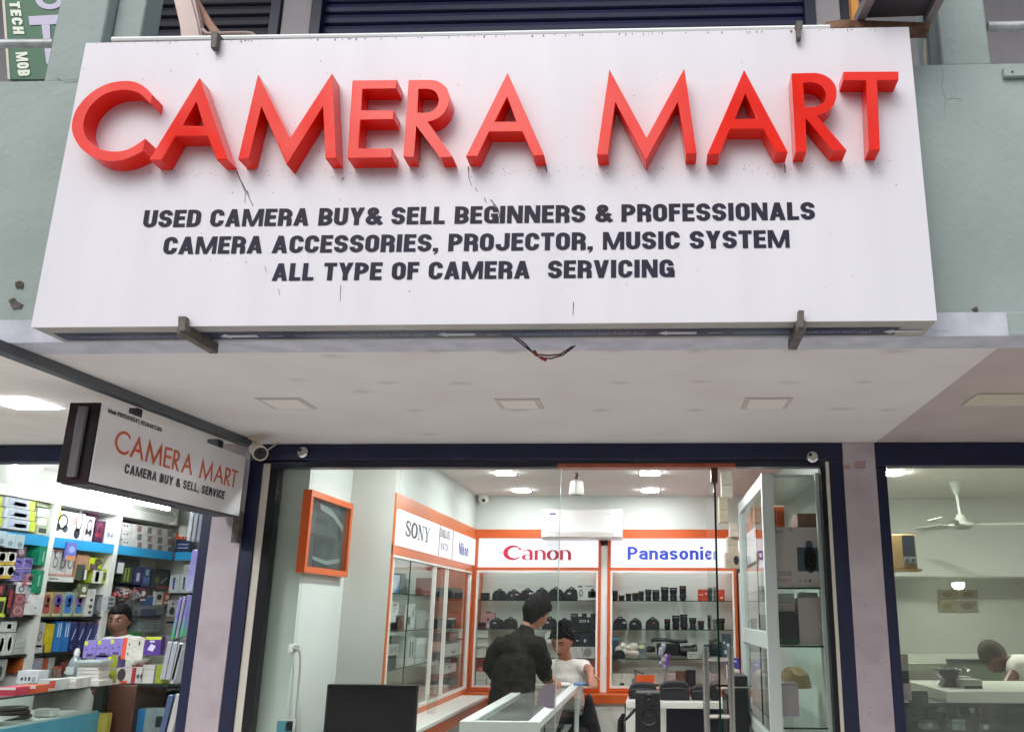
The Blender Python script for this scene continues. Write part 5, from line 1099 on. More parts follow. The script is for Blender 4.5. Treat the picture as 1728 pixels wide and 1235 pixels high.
for v, r in ((1181, .038), (1209, .062)):
    z = Py(1095, v, YK).z; mb = MB(); mb.lathe([(r, 0), (r*1.0, -.006), (r*.86, -.007), (r*.82, -.002), (r*.45, .012), (r*.4, .004), (0, -.004)], (xc, YK-.001, z), (0, 1, 0), M('cone_black', '#1d1e21', .45), 26); mb.build('cone', t)
mb = MB(); z = Py(1095, 1171, YK).z; mb.box(xc-.012, YK-.002, z-.004, xc+.012, YK-.0005, z+.003, C_('#9a9a9c')); mb.build('badge', t)
mb = MB(); mb.bar((xc, YK+.1, b.z-.4), (xc, YK+.1, b.z), .05, .05, m_blackp); mb.lathe([(0, 0), (.16, 0), (.16, .02), (0, .03)], (xc, YK+.1, 0), (0, 0, 1), m_blackp); single('speaker_stand', 'black stand under the studio loudspeaker', 'stand', mb)
mb = MB(); mb.tube([Py(1071, 1196, 6.5), Py(1062, 1207, 6.48), Py(1054, 1214, 6.46)], .012, m_blackp, 8); mb.tube([Py(1052, 1203, 6.44), Py(1048, 1215, 6.44), Py(1048, 1232, 6.44), Py(1051, 1240, 6.44)], [.01, .022, .026, .02], m_blackp, 8); single('folding_arm', 'black folding arm fixed to the side of the white desk', 'arm', mb)
# black equipment right of the door
t = thing('equipment_rack', 'black equipment cabinet between the glass door and the showcase', 'cabinet', (.58, 5.9, 0))
a, b = Py(1226, 1170, 6.0), Py(1262, 1140, 6.0)
mb = MB(); mb.box(a.x, 6.0, 0, b.x, 6.4, Py(1240, 1170, 6.0).z, m_blackp); mb.build('body', t, .004)
mb = MB(); mb.box(a.x+.04, 6.02, Py(1240, 1170, 6.0).z+.001, b.x, 6.35, Py(1240, 1140, 6.0).z, M('amp_black', '#1c1e20', .4)); mb.build('upper_unit', t, .004)
mb = MB(); mb.tube([(a.x, 5.99, Py(1240, 1159, 6.0).z), (b.x, 5.99, Py(1240, 1159, 6.0).z)], .004, m_steel, 6); mb.build('rail', t)
# hanging black bag under the counter's far end
mb = MB(); mb.prism([Py(u, v, 7.8) for u, v in [(988, 1172), (996, 1172), (1004, 1200), (1014, 1240), (1014, 1270), (962, 1270), (966, 1240), (984, 1200)]], (0, .14, 0), m_bag); single('backpack', 'black backpack hanging against the white base cupboards', 'backpack', mb, bevel=.02)
# things inside and on the counter
mb = MB(); 
pts = [(.0, .0), (.17, .02), (.21, .3), (.16, .62), (.06, .66), (-.02, .4)]
mb.prism([(-.93+a, 5.35+b, .631) for a, b in pts], (0, 0, .09), M('white_cloth', '#d6d6dc', .6, bump=.8, bscale=9)); single('white_parcel', 'crumpled white wrapped parcel inside the glass counter', 'parcel', mb, bevel=.03)
mb = MB(); mb.box(-.98, 7.1, .631, -.72, 7.35, .66, m_blackp); single('tablet', 'flat black device lying inside the far end of the glass counter', 'device', mb, bevel=.003)
mb = MB(); mb.box(-.98, 6.3, .631, -.85, 6.7, .7, m_blackp); mb.lathe([(0, 0), (.04, 0), (.045, .08), (0, .08)], (-.915, 6.5, .7), (0, 0, 1), m_blackp, 16); single('old_camera', 'black camera lying inside the glass counter', 'camera', mb, bevel=.006)
a, b = Py(922, 1141, 7.55), Py(962, 1143, 7.55); mb = MB(); mb.prism([(a.x, 7.48, CZ+.001), (b.x, 7.45, CZ+.001), (b.x, 7.66, CZ+.001), (a.x+.02, 7.68, CZ+.001)], (0, 0, .012), C_('#e6e6dc')); single('notepad', 'white notepad on the counter in front of the seated man', 'notepad', mb)
mb = MB(); a = Py(968, 1143, 7.5); mb.box(a.x, 7.5, CZ+.001, a.x+.09, 7.62, CZ+.02, M('blue_tin', '#5a7ea8', .4)); single('flat_tin', 'small blue flat tin on the counter by the hand', 'tin', mb, bevel=.003)
# side cabinet goods (seen through its glass)
SH = [sz(690, 1001), sz(690, 1063), sz(690, 1125), .84]; Xg = XC-.06
for it in [
 ('carton', 'white and blue carton at the near end of the side cabinet top shelf', 660, 970, 674, 1001, '#c9d3da', [('p', [(.5, 0), (1, 0), (1, .7)], '#3a7fb8')], 0), ('lens_case', 'dark grey cylinder case on the side cabinet top shelf', 676, 969, 684, 1003, '#4d5654', [], 0), ('lens_case', 'small grey tin beside the dark cylinder case', 686, 978, 692, 1003, '#6d766f', [], 0),
 ('carton', 'thin red carton by the first door stile', 731, 976, 736, 1006, '#96524a', [], 0), ('camera_bag', 'rounded dark camera bag on the far top shelf of the side cabinet', 762, 994, 781, 1010, m_bag, [], 0),
 ('carton', 'tall white carton on the second shelf of the side cabinet', 658, 1014, 672, 1062, '#d2d6d0', [('r', .3, .88, .7, .95, '#9c6a62')], 1), ('carton', 'brown leather box on the second shelf of the side cabinet', 668, 1038, 682, 1063, '#7d5148', [('r', .2, .85, .8, 1.0, '#4c302c')], 1), ('carton', 'white carton with black slots on the second shelf', 684, 1020, 700, 1063, '#d5d8d2', [('r', .2, .2, .5, .5, '#3a3d3c'), ('p', [(.7, .4), (.85, .6), (.8, .8), (.7, .7)], '#33383a')], 1), ('gadget_box', 'white rounded box lying at the front of the second shelf', 653, 1050, 671, 1064, '#e4e5e0', [], 1),
 ('carton', 'grey rounded device box mid second shelf', 703, 1036, 722, 1066, '#a7aea8', [], 1), ('compact_camera', 'black camera with a silver top on the far second shelf', 753, 1048, 770, 1063, '#2b2f31', [('r', .1, .8, .9, 1, '#c9cccb')], 1),
 ('carton', 'dark red flat box on the far part of the side cabinet', 759, 1066, 773, 1080, '#6d2a2c', [], None), ('white_box', 'white carton right of the dark red flat box', 774, 1060, 788, 1076, '#cfd3cc', [], None), ('white_box', 'white carton with small print above the grey cases', 750, 1086, 773, 1106, '#d0d4cc', [('r', .5, .2, .8, .4, '#6d726e')], None), ('white_box', 'white carton at the far end of the third shelf', 775, 1079, 789, 1106, '#d5d8d0', [], None),
 ('webcam', 'dark grey camera on the near third shelf', 661, 1072, 673, 1085, '#5a625e', [], None), ('game_pad', 'white curled gadget packs on the near third shelf', 656, 1087, 672, 1105, '#c3c6bc', [('e', .3, .5, .2, .35, '#8d928c'), ('e', .7, .5, .2, .35, '#8d928c')], None), ('bag_box', 'black textured bag on the near third shelf', 652, 1105, 668, 1128, m_bag, [], 2), ('carton', 'white carton with two black windows', 688, 1076, 699, 1124, '#d3d6cf', [('r', .2, .3, .4, .8, '#333'), ('r', .6, .3, .8, .8, '#333')], 2), ('carton', 'grey white carton beside the windowed carton', 701, 1086, 718, 1128, '#c2c8c1', [('r', 0, .75, 1, .98, '#dadcd5')], 2), ('carton', 'pink carton between the sliding door stiles', 726, 1084, 744, 1107, '#c48f88', [], None), ('carton', 'pale carton under the pink carton', 724, 1108, 742, 1122, '#c9cfc6', [], None), ('cap_box', 'blue grey rounded case under the pale carton', 726, 1122, 741, 1135, '#8fa3a6', [], 2),
 ('white_box', 'white carton at the bottom of the side cabinet by the black cartons', 752, 1120, 770, 1134, '#d2d5ce', [('r', .1, .6, .5, .8, '#7d827e')], None), ('carton', 'brown box at the bottom far end of the side cabinet', 772, 1108, 783, 1132, '#99705c', [], None), ('white_box', 'wide white carton below the brown box', 750, 1136, 768, 1150, '#d0d4cc', [], 3), ('gadget', 'black gadget on the bottom of the side cabinet', 757, 1146, 772, 1160, '#2c3234', [('r', .1, .1, .5, .5, '#596164')], None), ('carton', 'grey ring box on the bottom near shelf', 658, 1130, 668, 1150, '#b5bab2', [('e', .5, .5, .3, .3, '#8f958e')], 3), ('carton', 'large pale carton on the bottom middle of the side cabinet', 704, 1134, 722, 1158, '#cdd3cb', [], 3)]:
    n_, lb, u0, v0, u1, v1, col, mk, si = it
    gX(n_, lb, n_.split('_')[-1], u0, v0, u1, v1, Xg, .14, col, mk, SH[si] if si is not None else None)
# showcase goods behind the right pane
def zs_(v): return scz(v)+.0
Yv = SY0+.03
gY('camera_box', 'large grey white carton with a printed blue grey camera in the showcase', 'box', 1303, 888, 1391, 989, Yv, .2, C_('#b0a7a2'), [('t', 'Canon', .04, .9, .22, .97, '#2c2a30'), ('t', 'EOS 6D', .11, .19, .36, .26, '#3a363c'), ('t', 'MARK II', .08, .09, .35, .14, '#b0484c'), ('r', .48, .26, .92, .66, '#2d4450'), ('p', [(.64, .66), (.8, .66), (.77, .77), (.67, .77)], '#2d4450'), ('e', .73, .45, .12, .22, '#1d2f3a'), ('o', .73, .45, .1, .18, .2, '#53717c'), ('o', .73, .45, .05, .09, .3, '#7d98a0'), ('r', .5, .08, .53, .12, '#777'), ('r', .6, .08, .63, .12, '#777'), ('r', .68, .08, .72, .13, '#555'), ('r', .9, .08, .93, .13, '#777'), ('p', [(.3, .93), (.34, .99), (.4, .99), (.44, .92)], '#9d918a')], scz(990))
gY('carton', 'brown cardboard box on top of the grey white camera carton', 'box', 1346, 866, 1380, 887, Yv+.02, .22, C_('#6d4f3c'), [('o', .5, .5, .12, .3, .3, '#5a3f2e')])
gY('sling_bag', 'black strap bundle left of the camera carton', 'strap', 1298, 876, 1304, 905, Yv+.01, .04, C_('#1c1d20'))
Yv2 = Yv+.05
gY('carton', 'small grey carton at the upper left below the camera carton', 'box', 1308, 1001, 1340, 1017, Yv2, .16, C_('#8b918b'), [('r', 0, .02, 1, .08, '#4b4f4b')])
gY('carton', 'tan carton under the small grey carton', 'box', 1308, 1017, 1340, 1032, Yv2, .16, C_('#9d9187'), [])
gY('carton', 'black carton with a green base band in the showcase', 'box', 1304, 1032, 1346, 1088, Yv2-.02, .18, C_('#181c1c'), [('r', .02, .05, .98, .2, '#1d4a3e'), ('r', .1, .13, .9, .15, '#56706a')], scz(1088))
gY('carton', 'tall pale carton behind the black carton in the showcase', 'box', 1352, 1004, 1381, 1009+0, Yv2+.02, .14, C_('#b9b8b2'), [])
gY('carton', 'upper pale grey carton on the right of the showcase', 'box', 1350, 999, 1380, 1008, Yv2+.03, .14, C_('#b3b1ab'))
gY('carton', 'big pale lilac carton on the right of the showcase', 'box', 1348, 1009, 1397, 1088, Yv2, .18, C_('#a69c97'), [('e', .9, .4, .2, .04, '#c9c2ba')], scz(1088))
gY('carton', 'plain lilac grey carton on the lower showcase shelf', 'box', 1310, 1152, 1348, 1208, Yv2+.02, .18, C_('#a0969a'), [('r', 0, .93, 1, .97, '#8a8186')])
mb = MB(); c = Py(1340, 1150, 5.35); mb.lathe([(.0, .0), (.10, 0), (.085, .07), (.05, .1), (.03, .11), (0, .11)], c+Vector((0, 0, -.03)), (0, 0, 1), M('cream_reflection', '#a89268', .7)); single('reflected_blob', 'cream rounded reflection modelled in the showcase above the lilac grey carton', 'reflection', mb)  # solid stand-in for a faint cream reflection in the glass
# boxes piled on the right wall cabinet
for k, (u0, v0, u1, v1, col, lb) in enumerate([(1214, 838, 1228, 880, '#c9c0a0', 'yellowish carton standing on the right wall cabinet'), (1218, 796, 1236, 838, '#d8d2bd', 'cream carton near the ceiling right of the door'), (1228, 905, 1246, 932, '#c8bda6', 'beige carton on the pile right of the door edge'), (1225, 932, 1250, 958, '#bfb199', 'beige carton with a black heart shaped print on the pile'), (1232, 882, 1246, 905, '#d0c8b6', 'pale carton topping the pile right of the door edge')]):
    gY('carton', lb, 'box', u0, v0, u1, v1, 6.5-.02*k, .15, col, [('e', .7, .5, .18, .3, '#22252a')] if k == 3 else [('r', .1, .45, .9, .5, '#a8997a')])
# monitor and desk things by the left pane
m_mon = M('monitor_screen', '#05060b', .04, spec=.5)
t = thing('monitor', 'large black monitor turned to the window glass', 'monitor', tuple(Py(628, 1245, 5.15)))
a, b, c, d = (Py(u, v, Y) for u, v, Y in ((552, 1154, 5.2), (705, 1155, 5.3), (706, 1262, 5.3), (545, 1262, 5.2)))
c.x, c.z = b.x, d.z; d.x = a.x
mb = MB(); mb.prism([a, b, c, d], (0, .035, 0), M('monitor_case', '#08090c', .4, spec=.3)); mb.build('case', t, .006)
ins = lambda p, q, k: p+(q-p)*k
ctr = (a+c)/2; mb = MB(); mb.add([ctr+(p-ctr)*.955+Vector((0, -.002, 0)) for p in (a, b, c, d)], [(0, 1, 2, 3)], m_mon); mb.build('screen', t)
mb = MB(); mb.box(ctr.x-.04, 5.28, .55, ctr.x+.04, 5.31, .9, m_blackp); mb.build('neck', t)
mb = MB(); mb.prism([Pz(u, v, .80) for u, v in [(498, 1240), (535, 1226), (560, 1226), (560, 1262), (470, 1262)]], (0, 0, -.03), m_blackp); mb.box(-2.1, 5.06, .1, -1.35, 5.62, .76, M('desk_brown', '#3a2c24', .6)); single('reception_desk', 'low black topped desk under the monitor', 'desk', mb)
gY('photo_card', 'upright photo card with a blue and pink picture by the left window', 'card', 465, 1213, 496, 1250, 5.0, .012, '#cfd6d8', [('r', .06, .1, .9, .92, '#3f8f9c'), ('p', [(.5, .5), (.9, .45), (.9, .92), (.62, .92)], '#9b7fa8'), ('e', .66, .7, .14, .16, '#d9e2e6'), ('r', .12, .14, .88, .34, '#2e4a70')])

# ================================================================ mobile shop on the left
m_navyl = m_navy
SL = thing('shopfront', 'navy framed open front of the mobile shop on the left', 'shopfront', (-4, YF, 0))
fbox('header_beam', -9, Py(50, 779, YF).z, -2.49, ZS-.002, m_navy, YF-.012, YF+.1, .004, SL)
fbox('post', -2.547, 0, -2.4885, Py(50, 779, YF).z-.001, m_navy, YF-.004, YF+.09, .003, SL)
YLB = 8.72
m_ls = M('shop_wall_ivory', '#d6d6cc', .7, var=.03)
mb = MB(); mb.box(-9, YF+.101, ZC, -2.45, 9.2, ZC+.08, m_ceil); struct('ceiling', mb)
mb = MB(); mb.box(-9, YLB+.32, 0, -2.45, YLB+.4, ZC-.001, m_ls); struct('wall', mb)
mb = MB(); mb.box(-2.486, YF+.31, 0, -2.46, YLB+.31, ZC-.001, m_ls); struct('wall', mb)
mb = MB(); mb.box(XL-.42, 3.2, 0, XL-.34, YLB+.31, ZC-.001, m_ls); struct('wall', mb)
m_blue = M('blue_fascia', '#2a95c9', .35); m_shw = M('shelf_white', '#dcdcd4', .45); m_shd2 = M('shelf_dark', '#16191c', .4)
def lz(v, u=81): return Px(u, v, XL).z
ZW0, ZW1 = Px(100, 851, XL).z, Px(100, 834, XL).z
ZB0, ZB1 = lz(922), lz(904.5)
ZH1, ZH2, ZH3 = Px(100, 1040, XL).z, Px(30, 1104, XL).z, Px(30, 1160, XL).z
y_end = YLB-.02
t = thing('shelf_unit', 'white wall shelving with blue fascia strips full of phone accessories', 'shelves', (XL-.15, 7, 0))
mb = MB(); mb.box(XL-.33, 4.2, ZW0, XL+.0, y_end, ZW1, m_shw); mb.build('top_fascia', t)
mb = MB(); mb.box(XL-.33, 4.2, ZW1+.001, XL-.002, y_end, ZC-.002, M('fascia_grey', '#b9bab2', .6)); mb.build('top_infill', t)
yu = [Px(73, 990, XL).y, Px(201, 890, XL).y]
mb = MB(); mb.box(XL-.012, 4.2, ZB0, XL, yu[0]-.03, ZB1, m_blue); mb.box(XL-.012, yu[0]+.031, ZB0, XL, yu[1]-.03, ZB1, m_blue); mb.box(XL-.012, yu[1]+.031, ZB0, XL, y_end, ZB1, m_blue); mb.build('blue_fascia', t)
for y in yu: mb = MB(); mb.box(XL-.33, y-.03, .5, XL+.002, y+.03, ZW0-.001, m_shw); mb.build('upright', t)
for z, m in ((ZB0+.02, m_shw), (ZH1, m_shd2), (ZH2, m_shd2), (ZH3, m_shd2)):
    segs = [4.2]+yu+[y_end]
    for i in range(3):
        mb = MB(); mb.box(XL-.31, segs[i]+.031, z-.018, XL-.014, segs[i+1]-.031, z, m); mb.build('shelf', t)
mb = MB(); mb.box(XL-.335, 4.2, .4, XL-.32, y_end, ZW0-.001, M('shelf_back', '#8f938c', .7)); mb.build('back_panel', t)
# back wall shelves
t = thing('shelf_unit', 'narrow white shelving across the back of the mobile shop', 'shelves', (-3.7, YLB, 0))
x0, x1 = XL+.01, -2.5
mb = MB(); mb.box(x0, YLB, ZB0, x1, YLB+.012, ZB1, m_blue); mb.build('blue_fascia', t)
mb = MB(); mb.box(x0, YLB+.013, ZW0-.1, x1, YLB+.3, ZW0, m_shw); mb.build('top_board', t)
for v in (1000, 1048, 1100):
    z = Py(300, v, YLB).z; mb = MB(); mb.box(x0, YLB+.013, z-.018, x1, YLB+.3, z, m_shd2); mb.build('shelf', t)
z = ZB1-.002; mb = MB(); mb.box(x0, YLB+.013, ZB1-.02, x1, YLB+.3, ZB1-.002, m_shw); mb.build('shelf', t)
# tubes and lamps
def tube(lab, a, b, r=.018, mat=m_tube):
    a, b = Vector(a), Vector(b); t = thing('tube_light', lab, 'tube light', tuple((a+b)/2), 'lit tube lights of the mobile shop')
    mb = MB(); mb.tube([a, b], r, mat, 10); mb.build('tube', t)
    d = (b-a).normalized(); mb = MB(); mb.bar(a-d*.03+Vector((0, 0, r+.022)), b+d*.03+Vector((0, 0, r+.022)), .05, .03, m_wlam); mb.build('fitting', t)
p, q = Px(152, 829, XL+.30), Px(284, 859, XL+.30); z = min((p.z+q.z)/2, ZC-.06)
tube('long lit tube along the shelves just under the hanging sign', (p.x, p.y, z), (q.x, q.y, z))
for u0, v0, u1, v1, lb in [(-40, 796, 12, 801, 'lit tube at the far left edge under the navy header'), (-20, 784, 62, 796, 'lit tube beside the far left one under the header')]:
    p, q = Pz(u0, v0, ZC-.05), Pz(u1, v1, ZC-.05); tube(lb, (p.x, p.y, ZC-.05), (q.x, q.y, ZC-.05), .019)
tube('unseen fill tube added across the ceiling behind the navy header', (-4.4, 5.3, ZC-.05), (-2.9, 5.3, ZC-.05), .03, m_tube_fill)  # strong tube added out of view to brighten goods facing the street
mb = MB(); mb.tube([Px(284, 859, XL+.3), Px(293, 865, XL+.25), Px(298, 872, XL+.2), Px(296, 880, XL+.15), Px(287, 884, XL+.1)], .006, m_shw, 6); single('lamp_cord', 'white cord curling from the end of the long lit tube', 'cord', mb)
# --- goods on the shelf wall: name, label, group, u0, v0, u1, v1, depth, colour, marks, shelf height (None: hangs or stacks)
XG = XL-.03
hp = lambda c, d='#3b4045': [('o', .5, .6, .3, .3, .28, c), ('e', .26, .38, .14, .14, c), ('e', .7, .36, .15, .14, d)]
ZT = ZB1-.02+.02
mb_ = None
def LG(name, label, u0, v0, u1, v1, col, marks=(), zb=None, group=None, X=None, depth=.12):
    return gX(name, label, name.split('_')[-1] if name.split('_')[-1] in ('box', 'pack', 'carton', 'card', 'case', 'bottle') else 'pack', u0, v0, u1, v1, X or XG, depth, col, list(marks), zb, group)
blis = [('r', .08, .15, .72, .85, '#aeb9c9'), ('r', .3, .25, .7, .6, '#6b6f8f'), ('p', [(.15, .3), (.5, .45), (.7, .3), (.5, .2)], '#8a5b73'), ('r', .8, 0, 1, 1, '#c3cc2e')]
for i in range(3):
    LG('blister_pack', 'lime edged clear blister pack in the near stack on the top shelf', 8, 841+18*i, 60, 858+18*i, '#cfd8dc', blis, None, 'lime edged blister packs')
    LG('blister_pack', 'lime edged clear blister pack at the photo edge on the top shelf', -38, 834+18*i, 4, 851+18*i, '#cfd8dc', blis, None, 'lime edged blister packs at the edge')
for i, (a, c) in enumerate([(842, '#8a9a5c'), (859, '#d3d6c8'), (874, '#ced6b8'), (888, '#c9d2b9')]): LG('carton', ['olive and lime carton topping the second stack', 'white and lime carton second in its stack', 'pale green carton third in its stack', 'pale green carton at the base of its stack'][i], 63, a, 92+(12 if i < 2 else 0), a+15, c, [('r', .72, 0, 1, 1, '#cdd631' if i < 2 else '#b85a4f'), ('r', .05, .2, .5, .75, '#39422f' if i in (0, 3) else '#e2e4dc')])
LG('headphone_box', 'large white carton with a black headphone picture', 90, 861, 120, 908, '#e6e7e8', hp('#33383e'), ZT); LG('headphone_box', 'white carton with a black headphone and red tag', 121, 863, 142, 909, '#e2e2e4', [('o', .55, .7, .25, .4, .25, '#33383e'), ('e', .5, .25, .25, .2, '#2d3238'), ('r', .02, .55, .3, .85, '#d4948f')], ZT)
LG('headphone_box', 'pinkish white carton with a small black headphone', 143, 869, 158, 912, '#d8cbd0', hp('#26292d'), ZT); LG('gift_box', 'magenta sleeve sticking up behind the pinkish carton', 148, 866, 163, 880, '#b53a8c', (), None, None, XG-.13)
LG('headphone_box', 'dark purple carton with a red headphone', 160, 877, 176, 915, '#3d1436', hp('#9c3340', '#7c2838'), ZT); LG('headphone_box', 'white carton with a teal headphone', 178, 877, 197, 917, '#e4e6e8', hp('#a9b3c2', '#67b3a4'), ZT)
for r_ in range(3):
    for c_ in range(5):
        u0 = 206+17*c_; v0 = 882+14*r_+c_*2.6
        LG('earbud_box', 'small white earbud carton in the stacked rows on the top shelf', u0, v0, u0+16, v0+13.4, '#d4d2d0' if c_ < 3 else '#bfbdb9', [('r', .55, .1, 1, .9, '#8b6f6b' if (r_+c_) % 2 else '#6d6a66')] if c_ else [('r', .15, .5, .3, .7, '#444'), ('r', .45, .5, .6, .7, '#444')], None, 'stacked small white earbud cartons')
# hooks with little gadgets on the blue strip
for k, (u, v, c) in enumerate([(3, 908, '#c9dbe0'), (18, 912, '#b8cdd4'), (34, 914, '#cfdfe3')]): LG('hook_pack', ['clear pack of hooks at the photo edge', 'clear hook pack in the middle of three', 'clear hook pack nearest the shelf upright'][k], u-7, v-12, u+7, v+12, M('clear_wrap', '#b9cbd0', .2), [('e', .5, .3, .3, .2, '#7d9199')], None, None, XL+.03, .02)
LG('hook_pack', 'blue and orange hanging pack on the blue fascia', 112, 915, 129, 945, '#6a73c4', [('r', 0, 0, 1, .25, '#c98a5c'), ('e', .5, .6, .3, .2, '#9aa4e0')], None, None, XL+.02, .015)
# row below the blue strip
for i in range(2):
    for j in range(2): LG('earphone_pack', 'yellow pack with a black pod picture below the blue strip', -4+16*j-2*i, 931+23*i, 11+16*j-2*i, 953+23*i, '#c9a83a', [('r', 0, .25, 1, 1, '#d8d8ce'), ('e', .5, .6, .33, .33, '#26282c')], None, 'yellow earphone packs')
for i in range(2):
    for j in range(2): LG('case_pack', 'square purple patterned pack in the two by two block', 24+16*j-4*i, 941+20*i, 39+16*j-4*i, 960+20*i, '#9d90c4', [('r', .1, .15, .9, .95, '#6d60a8'), ('p', [(.15, .7), (.8, .5), (.85, .6), (.2, .8)], '#c5bde0')], None, 'purple patterned packs')
LG('earphone_pack', 'dark red and white pack above the purple block', 28, 922, 44, 940, '#6a4a5c', [('e', .5, .5, .3, .3, '#b8a0aa')])
LG('green_carton', 'emerald green carton hanging by the shelf upright', 66, 921, 78, 953, '#0d7a58', [('r', .55, .2, .7, .7, '#9fc7b4')], None, None, XL+.01); LG('green_carton', 'second emerald green carton below the first', 59, 962, 72, 1000, '#0d7a58', [('r', .4, .3, .55, .8, '#9fc7b4')], None, None, XL+.01)
for k in range(4): LG('cable_pack', 'white pack with a grey curled cable in the row of four', 73+13*k, 926+.8*k, 85+13*k, 970+.8*k, '#d8d3d0', [('o', .6, .5, .35, .22, .3, '#5d6a6a'), ('r', .3, .7, .5, .95, '#4a4f52'), ('r', 0, .0, 1, .08, '#c98a78'), ('r', .1, .92, .9, .98, '#d08878')], None, 'white curled cable packs')
LG('flat_box', 'long white carton under the curled cable packs', 72, 972, 124, 981, '#d9dbd6', [('r', .2, .4, .5, .6, '#555')])
LG('card_pack', 'camouflage orange pack beside the cable packs', 127, 935, 148, 978, '#b08468', [('r', .1, .0, .8, .6, '#3f4a3c'), ('r', .7, 0, 1, .4, '#d9d6cf')]); LG('lime_pack', 'lime green wide pack on the hooks', 150, 941, 172, 962, '#b7c62a', [('r', .1, .0, .7, .5, '#5e4a52'), ('e', .7, .7, .3, .3, '#4f4634')]); LG('lime_pack', 'lime and white pack below the wide lime pack', 156, 960, 186, 984, '#a9bb34', [('r', 0, 0, .55, .9, '#d3d3cc'), ('r', .15, .1, .35, .8, '#6e4046'), ('r', .6, .2, .8, .8, '#4f5a24')])
LG('dark_pack', 'black pack with a white card beside the lime packs', 190, 942, 210, 968, '#1d2226', [('r', .4, .05, .95, .75, '#d3d6d8')]); LG('green_pack', 'black pack with lime tools on the hooks', 206, 955, 224, 984, '#22301f', [('r', .2, .1, .35, .9, '#92a83a'), ('r', .5, .1, .65, .9, '#92a83a')]); LG('purple_pack', 'dark purple pack with a white label', 226, 958, 240, 986, '#2a2450', [('r', .3, .2, .7, .7, '#b9b8d8')]); LG('blue_pack', 'navy pack with pale stripes on the hooks', 241, 957, 254, 990, '#27395c', [('r', .1, .2, .9, .5, '#4f6c94'), ('r', .3, .6, .7, .9, '#8fa2bd')]); LG('black_pack', 'wide black pack with red base at the shelf corner', 256, 960, 287, 992, '#15181b', [('r', .3, 0, 1, .1, '#8f3028'), ('p', [(.5, .3), (.8, .6), (.84, .55), (.54, .25)], '#8c93a8'), ('e', .3, .4, .12, .2, '#59602e')])
# row with phone pictures
for i in range(3): LG('phone_pack', ['black and red pack at the photo edge, second row', 'lime pack with a black phone at the photo edge', 'black pack with red print above the watches'][i], [-6, -8, 10][i], [985, 1007, 985][i], [8, 11, 24][i], [1004, 1041, 1036][i], ['#4b2a2c', '#c0d14a', '#221a20'][i], [('r', .3, .2, .7, .8, ['#a3504a', '#22272a', '#8c2a30'][i])])
LG('earbud_pack', 'white pack with a violet and orange six shape', 26, 982, 49, 1001, '#dcdcdc', [('o', .45, .4, .22, .3, .35, '#4a4468'), ('r', .4, .7, .7, .95, '#a85a3c')]); LG('cable_pack', 'maroon pack with a coiled red cable', 23, 1001, 43, 1021, '#7c4a50', [('o', .5, .55, .35, .35, .3, '#b86a6a')]); LG('cable_pack', 'rosy pack with a coiled cable under the maroon pack', 19, 1021, 40, 1041, '#8f5c62', [('o', .5, .55, .35, .35, .3, '#c38a8a')])
LG('tag_card', 'white hanging tag card by the colourful packs', 53, 1003, 71, 1037, '#e2e2e0', [('r', .3, .3, .5, .4, '#999')], None, None, XL+.02)
for k, (c, d, lb) in enumerate([('#b59a5c', '#8e5a48', 'olive and red colourful pack first in the row'), ('#9c8f6e', '#5d4a9c', 'olive pack with a violet headset'), ('#8aa39a', '#2d5fb0', 'green pack with blue headset'), ('#a99a84', '#7d6aa8', 'sandy pack with a violet mouse')]): LG('headset_pack', lb, 71+18*k, 996+1*k, 88+18*k, 1038+.6*k, c, [('e', .5, .65, .42, .25, d), ('e', .5, .3, .35, .2, '#a04a4c' if k < 2 else '#3c78b8'), ('r', .1, .02, .9, .12, '#b9c28f'), ('e', .55, .66, .15, .12, '#d8d0e4')], ZH1)
LG('card_pack', 'tall white pack with small black prints', 144, 992, 159, 1038, '#d8d8d4', [('r', .5, .1+.2*0, .8, .2, '#333'), ('r', .5, .3, .8, .42, '#333'), ('r', .5, .55, .8, .65, '#333')], ZH1); LG('card_pack', 'crumpled grey packs behind the tall white pack', 160, 1003, 178, 1036, '#4e4f54', [('e', .5, .5, .35, .4, '#84868c')], None)
# watch row
LG('watch_box', 'white box with a red square watch', 0, 1048, 28, 1066, '#ccd1c9', [('r', .35, .2, .75, .85, '#e8e8e4'), ('r', .42, .3, .68, .75, '#a03038')], None); LG('watch_box', 'white box with two red watch straps', -4, 1066, 24, 1103, '#c6cbc3', [('e', .25, .5, .17, .42, '#e4e4e0'), ('e', .25, .5, .11, .34, '#9c2c36'), ('e', .72, .5, .17, .42, '#e4e4e0'), ('e', .72, .5, .11, .34, '#9c2c36')], ZH2); LG('carton', 'small pale carton beside the red watch straps', 25, 1077, 42, 1102, '#bcc4bd', [('r', .1, .7, .9, .75, '#8d968f'), ('r', .1, .4, .9, .45, '#8d968f')], ZH2)
LG('carton', 'light grey box with a tan strap picture', 52, 1050, 74, 1092, '#b9bab8', [('o', .7, .45, .16, .2, .4, '#8a6a52'), ('r', .2, .9, .5, 1, '#c9988c')], None); LG('carton', 'stacked white boxes below the tan strap picture', 56, 1089, 75, 1102, '#d4d5d0', [('r', 0, .45, 1, .5, '#9a9c98')], ZH2); LG('yellow_box', 'bright yellow carton standing on its shelf', 75, 1052, 89, 1101, '#d9c11c', [('r', .1, .3, .6, .36, '#b89c10')], None)
